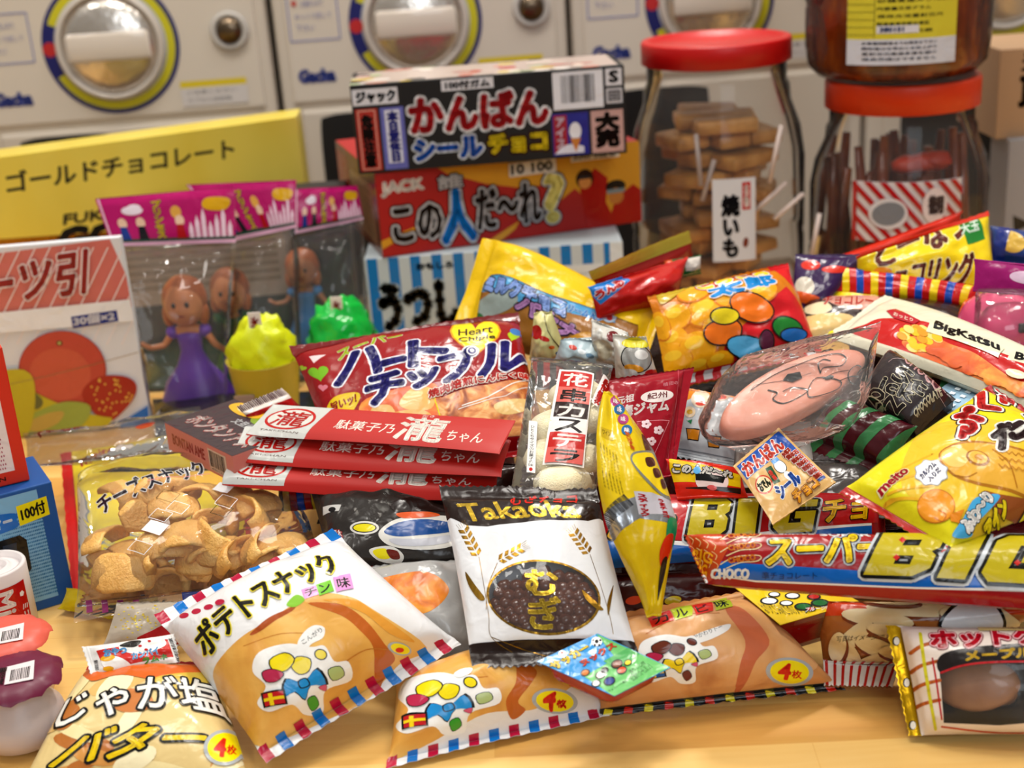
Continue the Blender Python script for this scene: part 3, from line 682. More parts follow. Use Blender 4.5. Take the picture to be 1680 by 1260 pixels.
# ------------------------------------------------------------------ jam tray cups
def tray(name, label, cat, lid, base, depth, artf, shrink=.86, group=None, lidmat='#3FA1DA'):
    """lid = 4 world points BL,BR,TR,TL; base = cup colour"""
    L = [np.asarray(p) for p in lid]; c = np.mean(L, 0); n = np.cross(L[1] - L[0], L[3] - L[0]); n /= np.linalg.norm(n)
    root = thing(name, label, cat, loc=tuple(c - n * depth), group=group)
    def rr(k, z, r=.18, m=7):
        out = []
        for i in range(4):
            a, b, d = L[i], L[(i + 1) % 4], L[i - 1]; a2 = c + (a - c) * k; e1 = (b - a) * k; e2 = (d - a) * k
            for q in range(m):
                t = q / (m - 1); out.append(a2 + e2 * r * (1 - t) ** 2 + e1 * r * t ** 2 - n * z)
        return out
    prof = [(.97, 0), (.97, .0008), (.88, .001), (.87, depth * .35), (.84, depth * .8), (.78, depth), (.4, depth), (.01, depth)]; V, Fc = [], []; K = 28
    for k, z in prof: V += [tuple(p) for p in rr(k, z)]
    for j in range(len(prof) - 1):
        for i in range(K): Fc.append((j * K + i, (j + 1) * K + i, (j + 1) * K + (i + 1) % K, j * K + (i + 1) % K))
    add('cup', V, Fc, base, parent=root)
    S = flat(L[0], L[1] - L[0], L[3] - L[0], 2, 2); S.p = S.p + n * .0003
    # general quad
    U, Vv = np.meshgrid(S.us, S.vs); S.p = ((1 - U) * (1 - Vv))[..., None] * L[0] + (U * (1 - Vv))[..., None] * L[1] + (U * Vv)[..., None] * L[2] + ((1 - U) * Vv)[..., None] * L[3] + n * .0004
    A = Art(S); artf(A); B = Surf(S.p - n * .0004, S.us, S.vs, S.w, S.h)
    sheet(S, A, root, [('lid', 0, 1, lidmat)], back=B)
    return root
def art_soc(A):
    A.poly([(978, 1040), (1098, 1095), (1008, 1143), (958, 1110), (1010, 1080)], '#7CC77A')
    A.poly([(1030, 1063), (1050, 1073), (1012, 1098), (990, 1085)], '#5FB46A')
    A.text('サッカー', (912, 1100), (970, 1066), (900, 1090), '#F6DE1C', bold=.3, out=[(.55, '#1C1C1C')]); A.text('ヌックス', (958, 1094), (1012, 1062), (950, 1086), '#E25A2A', bold=.2, out=[(.35, '#801818')])
    A.ell(979, 1053, 9, 8, '#F4F4F2'); A.ell(979, 1053, 3, 3, '#222222')
    for dx, dy in ((-6, -2), (6, -2), (-3, 6), (4, 6)): A.ell(979 + dx, 1053 + dy, 1.8, 1.6, '#222222')
    for x, y, c, r in ((1012, 1090, '#8A4A22', 9), (1020, 1100, '#E0601C', 8), (985, 1108, '#F2E9DE', 8), (1000, 1118, '#2A4A9A', 9), (960, 1104, '#D98A3A', 7), (978, 1122, '#F4F4F2', 7), (1030, 1088, '#F2DE3A', 6), (992, 1100, '#1E1E1E', 6)):
        A.ell(x, y, r * 1.15, r * .85, '#1E1E1E', -20, 14); A.ell(x, y, r * .85, r * .6, c, -20, 14)
    A.text('白と黒のサッカーをしましょう', (1040, 1118), (1072, 1096), (1030, 1110), '#1E3A1E'); A.text('当りくじ付', (1036, 1106), (1060, 1090), (1030, 1101), '#1E3A1E')
    A.text('チョコレート菓子', (1000, 1136), (1030, 1118), (997, 1133), '#1E3A1E'); A.ell(922, 1072, 6, 4, '#F4F4F2', -20); A.ell(922, 1072, 2, 1.5, '#D8241C')
tray('jam_cup', 'red plastic jam cup with a blue and green soccer lid leaning on the white bag', 'jam cup',
     [P(1008, 1143, .040), P(1100, 1096, .042), P(980, 1040, .052), P(881, 1086, .049)], '#A8141A:gloss', .0105, art_soc)
def art_yel(A):
    for x, y, c, r in ((1262, 986, '#F4F4F2', 12), (1290, 990, '#F4F4F2', 9), (1318, 996, '#1F7A3A', 12), (1345, 990, '#1F7A3A', 12), (1330, 1000, '#C8281C', 7), (1300, 978, '#F4F4F2', 10), (1335, 980, '#C8281C', 9), (1270, 976, '#F4F4F2', 8)):
        A.ell(x, y, r * 1.3, r * .55, '#1E1E1E', 0, 14); A.ell(x, y, r, r * .38, c, 0, 14)
    A.text('よりどりみどりのジャム', (1262, 1008), (1330, 1008), (1240, 990), '#3A3010'); A.text('フルーツ味', (1320, 1006), (1362, 1000), (1322, 998), '#F4F4F2', bold=.1)
tray('jam_cup', 'red plastic jam cup with a yellow cartoon lid under the front chocolate bar', 'jam cup',
     [P(1280, 1026, .038), P(1410, 988, .038), P(1340, 950, .046), P(1200, 960, .046)], '#9A1216:gloss', .024, art_yel, lidmat='#EFD21C')

# ------------------------------------------------------------------ long chocolate bars
BIGY = '#C4B41E'
def art_super(A):
    A.poly([(1100, 925), (1235, 926), (1300, 930), (1410, 938), (1800, 965), (1800, 982), (1500, 966), (1240, 955), (1160, 950), (1100, 945)], '#F2F2F2')
    A.poly([(1100, 924), (1235, 925), (1410, 936), (1800, 952), (1800, 976), (1500, 963), (1240, 952), (1160, 950), (1100, 943)], '#1173C8')
    A.poly([(1130, 868), (1180, 866), (1195, 900), (1172, 948), (1156, 956), (1120, 900)], '#C8531E')
    for i in range(4):
        for j in range(3):
            x, y = 1134 + i * 12 + j * 2, 884 + j * 16 + i * 3; A.line([(x - 4, y - 4), (x + 4, y + 2), (x + 2, y + 9)], .35, '#F1D79A', curve=3)
    A.text('BIG', (1138, 932), (1160, 948), (1140, 918), '#F0B428', bold=.15); A.text('BIG', (1136, 912), (1168, 926), (1138, 900), '#F0B428', bold=.15)
    for k in range(3):
        y = 872 + k * 20; A.line([(1182, y + 14), (1205, y + 2), (1240, y - 1), (1249, y + 3), (1240, y + 9), (1215, y + 11), (1192, y + 20)], .5, '#F1E3B4', curve=4)
        A.text('CHOCO', (1196, y + 13 - 1), (1240, y + 7), (1194, y + 3), '#E08A1C', bold=.2)
    A.text('BIG', (1137, 944), (1158, 958), (1137, 933), '#F4F4F2', bold=.3); A.text('CHOCO', (1168, 950), (1228, 949), (1168, 934), '#F4F4F2', bold=.35)
    A.rect(1278, 866, 1336, 877, '#EFEFEF'); A.text('Riska', (1286, 875), (1328, 876), (1286, 868), '#A01818')
    A.text('SUPER', (1346, 879), (1428, 880), (1346, 869), '#F4F4F2', bold=.25)
    A.text('スーパー', (1258, 926), (1444, 921), (1262, 884), '#F3D516', bold=.75, out=[(1.5, '#2A1A10'), (2.3, '#BFC4C8')])
    A.text('準チョコレート', (1250, 950), (1340, 950), (1250, 938), '#0E3A6A')
    for k_, (wd, mm) in enumerate(((2.9, '#C9CED2'), (1.6, '#14120E'), (0, BIGY))):
        for g, a, b, c in ((GB, (1416, 942), (1518, 946), (1450, 876)), (GI, (1536, 948), (1582, 951), (1572, 879)), (GG, (1602, 954), (1712, 960), (1640, 883))):
            A.glyph(g, a, b, c, mm, out=[(wd, mm)] if wd else ())
    for x, y in ((1480, 889), (1470, 916), (1668, 925)): A.ell(x, y, 6, 5, '#C8281C', 0, 4)
    A.mode = 'uv'; A.rect(0, 0, .002, 1, '#C8531E'); A.mode = 'px'
packet('chocolate_bar', 'long red and blue wrapped chocolate bar with huge yellow letters lying in front', 'chocolate bar',
       [(1158, 958, .068), (1800, 1008, .060), (1800, 880, .082), (1122, 878, .088)], '#A81820', art_super, axis='u', seal=(.012, .02), T=.012, Tb=.016, nu=60, nv=24, pw=(.5, .16), seed=21, wr=.0006, zig=.0009, pinch=0)
def art_big2(A):
    A.poly([(960, 893), (1130, 893), (1430, 860), (1430, 900), (1130, 930), (960, 930)], '#1173C8'); A.poly([(960, 889), (1130, 889), (1430, 856), (1430, 862), (1130, 896), (960, 894)], '#F2F2F2')
    A.poly([(960, 800), (1440, 800), (1440, 858), (1130, 888), (960, 886)], '#B9202A')
    for k_, (wd, mm) in enumerate(((2.7, '#C9CED2'), (1.5, '#14120E'), (0, BIGY))):
        for g, a, b, c in ((GB, (1126, 884), (1188, 882), (1140, 820)), (GI, (1204, 880), (1238, 878), (1212, 820)), (GG, (1266, 876), (1332, 872), (1276, 822))):
            A.glyph(g, a, b, c, mm, out=[(wd, mm)] if wd else ())
    A.text('パー', (1000, 882), (1104, 880), (1004, 826), '#E8BE1A', bold=1.2, out=[(2.2, '#2A1A10')])
    A.text('チョ', (1350, 858), (1420, 850), (1352, 822), '#E8BE1A', bold=.6, out=[(1.2, '#2A1A10')])
packet('chocolate_bar', 'long red and blue wrapped chocolate bar with huge yellow letters lying behind the other one', 'chocolate bar',
       [(975, 935, .045), (1455, 895, .045), (1450, 812, .066), (975, 815, .066)], '#A81820', art_big2, axis='u', seal=(.012, .012), T=.012, Tb=.012, nu=50, nv=24, pw=(.5, .16), seed=22, wr=.0006, pinch=0)
# ------------------------------------------------------------------ more of the front: right side
def art_fries(A):
    rnd = random.Random(2)
    A.poly([(1300, 940), (1700, 940), (1700, 1010), (1420, 1000), (1380, 1010), (1300, 1010)], '#D9552A')
    for (x, y, rx, ry, r) in ((1500, 1000, 80, 12, 3), (1440, 1015, 60, 14, 8), (1400, 1045, 40, 14, -40), (1440, 1062, 40, 14, 20), (1395, 1075, 30, 14, 60), (1480, 1040, 60, 12, 12), (1600, 1010, 60, 14, 4), (1560, 1040, 50, 14, -10), (1650, 1020, 50, 14, 30), (1430, 1085, 40, 12, -20), (1375, 1060, 14, 24, 10), (1500, 1070, 60, 14, 5), (1460, 985, 50, 8, 4)):
        A.ell(x + 2, y + 5, rx + 2, ry + 1, '#8A4A22', r, 20); A.ell(x, y, rx, ry, 'cream', r, 20)
    A.text('写真はイメージです', (1374, 1052), (1456, 1047), (1374, 1042), '#5A4A30')
    A.blob([(1540, 1030), (1556, 1000), (1600, 985), (1640, 1000), (1646, 1030), (1600, 1040)], '#1E1E1E'); A.blob([(1545, 1030), (1560, 1003), (1600, 990), (1636, 1003), (1641, 1028), (1600, 1036)], '#EDEDED')
def art_fries2(A):
    art_fries(A)
rows_f = ((0, (1352, 1128, .008), (1460, 1128, .008)), (.10, (1350, 1086, .012), (1460, 1092, .012)), (.45, (1342, 1030, .03), (1560, 1040, .03)), (1, (1350, 975, .048), (1760, 985, .048)))
def art_fries3(A):
    art_fries(A)
    A.mode = 'uv'; A.rect(0, 0, 1, .22, '#EDE7DC')
    for i in range(9): A.rect(i / 9 + .02, 0, i / 9 + .06, .23, '#C8281C')
    A.mode = 'px'
packet('snack_packet', 'potato fries snack packet with red and white striped seal under the long front bar', 'snack packet',
       [(1352, 1130, .006), (1470, 1132, .006), (1760, 985, .046), (1350, 975, .046)], '#B9793F', art_fries3, T=.018, Tb=.006, seal=(.20, .02), seed=31,
       rows=((0, (1353, 1130, .006), (1462, 1132, .006)), (.22, (1350, 1080, .012), (1480, 1084, .012)), (.5, (1345, 1040, .026), (1600, 1050, .024)), (1, (1360, 985, .044), (1760, 990, .044))), pinch=0)
def art_hot(A):
    A.mode = 'uv'
    A.poly([(0, 0), (1, 0), (1, 1), (0, 1)], '#EFE3D8', holes=[[(.36, .10), (.31, .3), (.34, .56), (.5, .66), (1.0, .62), (1.0, .10)]]) if False else None
    A.mode = 'px'
    hole = [(1540, 1090), (1570, 1078), (1640, 1072), (1760, 1072), (1760, 1180), (1640, 1190), (1548, 1186)]
    A.poly([(1400, 980), (1800, 980), (1800, 1240), (1400, 1240)], '#EADFD6', holes=[hole])
    for i in range(4): A.line([(1494, 1072 + i * 32), (1512, 1060 + i * 32), (1542, 1052 + i * 32)], 1.6, '#C8743A', curve=4)
    A.line([(1510, 1040), (1520, 1110), (1535, 1196)], 1.5, '#D8D23A', curve=4)
    A.poly([(1440, 1020), (1462, 1022), (1478, 1030), (1497, 1120), (1512, 1210), (1490, 1215), (1470, 1120)], '#D2A818:foil'); 
    for x, y in ((1470, 1052), (1487, 1120), (1497, 1190)): A.ell(x, y, 6, 8, '#2A2010'); A.ell(x + 1, y, 4.6, 6.5, '#E8E2D6')
    A.blob([(1538, 1084), (1560, 1068), (1640, 1058), (1760, 1056), (1760, 1090), (1640, 1082), (1580, 1090), (1545, 1104)], '#2A201E')
    A.text('メープルシ', (1585, 1084), (1720, 1076), (1583, 1068), '#E2BE3A', bold=.3); A.line([(1544, 1104), (1580, 1092), (1640, 1086), (1760, 1086)], .9, '#C8323A', curve=4)
    A.line([(1530, 1080), (1545, 1180)], .8, '#C0282E'); A.text('ホットケーキ', (1530, 1064), (1790, 1052), (1526, 1038), '#C01F35', bold=.6, out=[(1.1, '#F0C8CC'), (1.5, '#8A1420')])
    A.line([(1545, 1192), (1640, 1202), (1760, 1200)], .9, '#C8542A', curve=4)
    A.rect(1606, 1022, 1760, 1036, '#E8D89A'); A.text('株式会社', (1652, 1033), (1720, 1034), (1652, 1026), '#5A3A1A')
hot, hf, hb = packet('cake_packet', 'gold-sealed hot cake packet with a dark window at the right end of the near row', 'cake packet',
       [(1490, 1207, .004), (1790, 1207, .006), (1790, 1030, .05), (1452, 1026, .045)], '#EADFD6', art_hot, axis='u', seal=(.075, .02), T=.020, Tb=.010, seed=33, nu=40, nv=30, pw=(.5, .4), sealmat='#C9A018:foil', nobase=True, back='#3A302C')
Aw = Art(hf); Aw.poly([(1540, 1090), (1570, 1078), (1640, 1072), (1760, 1072), (1760, 1180), (1640, 1190), (1548, 1186)], 'clear'); sheet(hf, Aw, hot, [('film_window', 0, 1, None)])
for k, (px, py, r, lb) in enumerate(((1602, 1122, .0195, 'round brown pancake, the upper one behind the window of the hot cake packet'), (1612, 1178, .017, 'pale pancake half hidden at the lower edge of the hot cake packet window'))):
    m = hf.uv(px, py); p, n = hf.xyz([m], [-.012 - .008 * k]); cx = np.cross([1, 0, 0], n[0]); cx /= np.linalg.norm(cx); R = np.stack([np.cross(cx, n[0]), cx, n[0]], 1)
    V, Fc = sph(p[0], r, 28, 12, sx=(1, .62 if k == 0 else .5, .26), R=R, wob=.05, seed=k); tag(add('pancake', V, Fc, 'pancake'), lb, 'pancake', None)

# ------------------------------------------------------------------ left side: sachet, sachet under the bag
def art_sach(A):
    A.poly([(158, 1068), (275, 1049), (285, 1078), (172, 1100)], '#CF3A32'); A.blob([(195, 1062), (225, 1050), (262, 1046), (272, 1058), (245, 1070), (215, 1072)], '#F2F0EC')
    A.blob([(196, 1060), (215, 1052), (232, 1052), (220, 1062)], '#2A2420'); A.blob([(166, 1084), (180, 1076), (200, 1080), (215, 1092), (195, 1098), (175, 1098)], '#F2F0EC'); A.ell(177, 1080, 12, 5, '#E8B41E', -10); A.ell(178, 1097, 9, 4, '#E8B41E', -5)
    A.text('おやつ', (172, 1078), (208, 1072), (170, 1066), '#6FB0E0', bold=.3, out=[(.3, '#F2F0EC')]); A.text('カンパイ', (218, 1082), (262, 1072), (215, 1072), '#6FB0E0', bold=.2, out=[(.3, '#F2F0EC')]); A.text('ラムネ', (236, 1090), (275, 1081), (234, 1080), '#5A9A4A', bold=.2)
    for x, y in ((230, 1060), (245, 1052), (240, 1066)): A.ell(x, y, 3, 2, '#C8282A')
    A.bars((154, 1084), (156, 1100), (160, 1083), 9, '#222222'); A.bars((276, 1048), (292, 1088), (282, 1047), 16, '#333333')
packet('candy_sachet', 'small white sachet with a red cartoon panel propped on the butter snack packet', 'candy sachet',
       [(150, 1112, .034), (296, 1086, .036), (287, 1040, .046), (134, 1062, .044)], '#E9E7E4', art_sach, axis='u', seal=(.08, .05), T=.0035, Tb=.006, seed=41, nu=20, nv=14, zig=.0005)
def art_sach2(A):
    A.poly([(225, 1046), (300, 1010), (330, 1010), (330, 1060), (225, 1050)], '#B01F22')
    rnd = random.Random(3)
    for i in range(60): A.ell(rnd.gauss(225, 16), rnd.gauss(1020, 11), 2, 1.2, ['#D8C85A', '#C9B04A'][i % 2], 0, 6)
packet('candy_sachet', 'frosted grey sachet of yellow crumbs under the white airmail-striped packet', 'candy sachet',
       [(168, 1062, .012), (330, 1060, .012), (330, 985, .03), (192, 988, .03)], '#B9AFA0', art_sach2, T=.004, Tb=.004, seed=42, nu=16, nv=12)

# ------------------------------------------------------------------ cracker bag
def art_bag(A):
    A.text('チーズスナック', (170, 845), (345, 776), (155, 822), '#2A2A3A', bold=.3, out=[(1.0, '#D8D4D0')])
    for x, y, rx, ry, c, f in ((276, 814, 20, 11, '#6A5A20', 0), (292, 833, 20, 11, '#F4F4F4', 0), (264, 846, 20, 11, '#F4F4F4', 0), (371, 823, 19, 12, '#F4F4F4', 0), (364, 838, 19, 11, '#4A3A10', 0), (230, 898, 21, 12, '#F4F4F4', 0), (255, 866, 23, 13, '#F4F4F4', 1), (367, 800, 19, 9, '#F4F4F4', 1)):
        q = [(x - rx, y + ry * .3), (x - rx * .3, y - ry), (x + rx, y - ry * .3), (x + rx * .3, y + ry)]
        if f: A.poly(q, c)
        else: A.line(q, .35, c, closed=True)
    A.line([(235, 790), (345, 778)], .5, '#E8A0A0'); A.poly([(298, 972), (352, 968), (356, 980), (300, 988)], '#2A3A7A')
    for i in range(4): A.poly([(140 + i * 26, 985), (150 + i * 26, 984), (152 + i * 26, 1004), (142 + i * 26, 1006)], '#8A3A6A')
bagr, bf, bb = packet('cracker_bag', 'clear plastic bag full of golden curled fried crackers printed with small diamonds', 'snack bag',
       [(120, 1024, .020), (548, 962, .030), (470, 770, .060), (125, 768, .055)], 'clearbag', art_bag, T=.030, Tb=.012, seal=(.10, .02), seed=51, nu=34, nv=30, wr=.003, zig=0, pw=(.4, .4), back='clear',
       rows=((0, (120, 1024, .018), (548, 962, .028)), (.12, (124, 985, .024), (535, 935, .034)), (.5, (122, 880, .04), (512, 850, .045)), (.85, (122, 795, .055), (470, 785, .055)), (1, (150, 772, .058), (420, 768, .056))))
def curl(c, R, L, wd, a0, a1, tilt, seed, flatk=.6):
    """a thick ribbon cracker bent along an arc"""
    rnd = random.Random(seed); n = 14; V, Fc = [], []; ca, sa = math.cos(tilt), math.sin(tilt)
    fr = np.array([[math.cos(R), -math.sin(R), 0], [math.sin(R), math.cos(R), 0], [0, 0, 1]]) @ np.array([[1, 0, 0], [0, ca, -sa], [0, sa, ca]])
    m = 10
    for i in range(n + 1):
        t = i / n; a = a0 + (a1 - a0) * t; r = L * (1 + .15 * math.sin(3 * t + seed)); ww = wd * (.72 + .3 * math.sin(math.pi * t) + .1 * math.sin(7 * t + seed)); th = .0031
        for k in range(m):
            b = 2 * math.pi * k / m; x = math.cos(b) * ww / 2; y = math.sin(b) * th
            rr = r + y; p = np.array([math.cos(a) * rr, x + .0015 * math.sin(4 * t + seed), math.sin(a) * rr * flatk]); p += .0008 * noise.noise(Vector(p * 180))
            V.append(tuple(np.asarray(c) + fr @ p))
    for i in range(n):
        for k in range(m): Fc.append((i * m + k, i * m + (k + 1) % m, (i + 1) * m + (k + 1) % m, (i + 1) * m + k))
    Fc.append(tuple(range(m))[::-1]); Fc.append(tuple(n * m + k for k in range(m))); return V, Fc
rnd = random.Random(12); k = 0
for (px, py, s_) in ((190, 955, 1.35), (250, 900, 1.1), (160, 885, 1.2), (215, 860, 1.2), (280, 850, 1.2), (345, 880, 1.3), (280, 945, 1.25), (345, 945, 1.2), (385, 930, 1.3), (430, 890, 1.25), (470, 900, 1.2), (400, 860, 1.2), (330, 830, 1.1), (240, 820, 1.1), (180, 830, 1.0), (440, 930, 1.1), (385, 820, 1.1), (430, 840, 1.0), (300, 890, 1.2), (225, 960, 1.0), (150, 925, 1.1), (340, 985 - 20, 1.0), (490, 925, 1.0), (400, 960, .9), (290, 800, .9), (260, 985, .9), (180, 905, 1.1), (210, 930, 1.1), (310, 925, 1.1), (370, 900, 1.1), (410, 905, 1.1), (455, 860, 1), (250, 870, 1.1), (350, 855, 1.), (205, 890, 1.), (160, 960, .9), (470, 935, .9), (320, 965, .9)):
    m = bf.uv(px, py - (34 if py < 880 else 12)); p, n = bf.xyz([m], [-.012 if k < 20 else -.019])
    V, Fc = curl(p[0], rnd.uniform(0, 6.28), .0120 * s_, .0170 * s_, rnd.uniform(-.3, .6), rnd.uniform(2.6, 4.2), rnd.uniform(-1.2, 1.2), k)
    tag(add('fried_cracker', V, Fc, 'cracker'), 'golden curled fried cracker inside the clear diamond-printed bag', 'cracker', 'fried crackers in the clear bag'); k += 1
def cloud(A, x, y, r, k=.6, rot=0, t1='カルシウム', t2='入りだよ!', up=None):
    pts = []
    for i in range(16):
        a = i * math.pi / 8; rr = r * (1 if i % 2 else .86); pts.append((x + math.cos(a) * rr, y + math.sin(a) * rr * k))
    A.blob(pts, '#AEB4B8', 3); A.blob([(x + (p[0] - x) * .93, y + (p[1] - y) * .93) for p in pts], '#F2F2F4', 3)
    c, s_ = math.cos(rot), math.sin(rot); q = lambda a, b: (x + a * c * r - b * s_ * r * .8, y + a * s_ * r + b * c * r * .8)
    A.text(t1, q(-.62, -.02), q(.5, -.12), q(-.62, -.42), '#2A2A6A', bold=.15); A.text(t2, q(-.4, .45), q(.5, .36), q(-.4, .08), '#2A2A6A', bold=.15)
def art_meitob(A):
    A.poly([(75, 720), (115, 716), (140, 990), (95, 990)], '#C0201E'); A.text('meito', (134, 766), (190, 744), (130, 750), '#C0202A', bold=.45)
    cloud(A, 206, 747, 28, .72, -.15); A.blob([(235, 745), (270, 722), (330, 712), (380, 720), (380, 790), (280, 790)], '#E6BE4A'); A.line([(240, 770), (290, 765), (330, 772)], .5, '#C89A30', curve=4)
packet('cake_packet', 'yellow fish cake packet with a red seal lying under the clear cracker bag', 'cake packet',
       [(118, 985, .004), (420, 940, .006), (400, 690, .032), (98, 744, .028)], '#E6D32A', art_meitob, axis='u', seal=(.06, .04), T=.012, Tb=.004, seed=55, nu=30, nv=24, sealmat='#C0201E')

# ------------------------------------------------------------------ flat red packets and the caramel box
def art_taki(A, q, ):
    """q(a,b): a 0..1 right, b 0..1 up over the packet"""
    A.mode = 'px'
    A.poly([q(-.05, -.1), q(.235, -.1), q(.245, 1.1), q(-.05, 1.1)], '#CFD0CC')
    A.poly([q(.1225 + .095 * math.cos(a), .54 + .38 * math.sin(a)) for a in np.linspace(0, 6.2, 30)], '#C0251C'); A.poly([q(.1225 + .085 * math.cos(a), .54 + .32 * math.sin(a)) for a in np.linspace(0, 6.2, 30)], '#D9D6CF')
    A.text('瀧', q(.06, .30), q(.185, .30), q(.06, .80), '#C0251C', bold=.3)
    A.text('TAKI-CHAN', q(.05, .06), q(.20, .06), q(.05, .12), '#6A4A3A')
    A.text('駄菓子乃', q(.31, .36), q(.545, .36), q(.31, .66), '#EDE6DC', bold=.05); A.text('瀧', q(.56, .22), q(.745, .22), q(.56, .90), '#EDE6DC', bold=.55); A.text('ちゃん', q(.76, .30), q(.905, .30), q(.76, .60), '#EDE6DC', bold=.1)
    A.text('だき', q(.62, .93), q(.67, .93), q(.62, .99), '#EDE6DC')
for i, (c4, lb) in enumerate(((((362, 787, .078), (812, 812, .078), (818, 770, .083), (385, 745, .083)), 'flat red packet with a white logo end, lowest of the three stacked'),
                              (((378, 746, .089), (822, 782, .088), (838, 722, .095), (402, 700, .096)), 'flat red packet with a white logo end, middle of the three stacked'),
                              (((401, 706, .100), (820, 750, .099), (846, 690, .106), (449, 664, .107)), 'flat red packet with a white logo end, topmost of the three stacked'))):
    f_ = quadf(c4[0][:2], c4[1][:2], c4[3][:2], c4[2][:2])
    packet('flat_packet', lb, 'candy packet', list(c4), '#BF261C:card', (lambda f_: lambda A: art_taki(A, lambda a, b: f_(a, 1 - b)))(f_), axis='u', seal=(.004, .004), T=.0018, Tb=.0018, seed=60 + i, nu=36, nv=10, zig=0, wr=.0004, pinch=0,
           group='three flat red packets', warp=(lambda i: lambda U, V: -.004 * np.clip((.25 - V) / .25, 0, 1) ** 2 * (1 - .4 * i) - .003 * np.sin(U * 3 + i) * (1 - V))(i))
def top_bon(A):
    A.mode = 'uv'; A.rect(0, 0, 1, 1, '#4A3E46'); A.text('ボンタンアメ', (.10, .18), (.93, .18), (.10, .46), '#F0E2DC', bold=.45, out=[(.9, '#C8504A')]); A.text('文旦飴', (.40, .55), (.66, .55), (.40, .68), '#E8E8E8', bold=.2)
    A.blob([(.5, .74), (.62, .70), (.9, .78), (.98, .98), (.6, 1), (.45, .9)], '#8FAA3A'); A.blob([(.1, .82), (.3, .74), (.5, .80), (.52, .96), (.3, 1.0), (.12, .98)], '#E3B83A'); A.blob([(.2, .85), (.32, .80), (.44, .86), (.38, .95), (.25, .95)], '#EFD8A8'); A.blob([(.66, .6), (.80, .56), (.88, .66), (.76, .74)], '#E3A52A')
def fr_bon(A):
    A.mode = 'uv'; A.text('BONTAN AME', (.10, .34), (.58, .34), (.10, .72), '#B0463E', bold=.25); A.rect(.64, .1, .9, .86, '#D9C2AE'); A.bars((.66, .24), (.88, .24), (.66, .8), 13, '#2A2020'); A.text('4901234', (.67, .13), (.87, .13), (.67, .21), '#2A2020')
p0 = P(277, 738, .072); p1 = P(388, 796, .072); X = p1 - p0; Yd = np.array([-X[1], X[0], 0]); Yd *= .052 / np.linalg.norm(Yd)
tag(box_thing('candy_box', p0, X, Yd, (0, 0, .019), '#D98C80:card', [('front', fr_bon, 'uv'), ('top', top_bon, 'uv')], bev=.0006), 'small pink and dark purple caramel box beside the flat red packets', 'candy box')
def art_rib(A): A.mode = 'uv'; A.rect(0, 0, 1, .55, '#B01F22'); A.bars((0, .7), (1, .7), (0, 1), 26, '#6A4A50'); 
packet('candy_packet', 'packet corner with a fluted white seal behind the pink caramel box', 'candy packet',
       [(418, 700, .084), (500, 672, .084), (462, 636, .10), (388, 666, .10)], '#E3D8D0', art_rib, T=.004, seal=(.04, .3), seed=66, nu=24, nv=12, zig=.001)

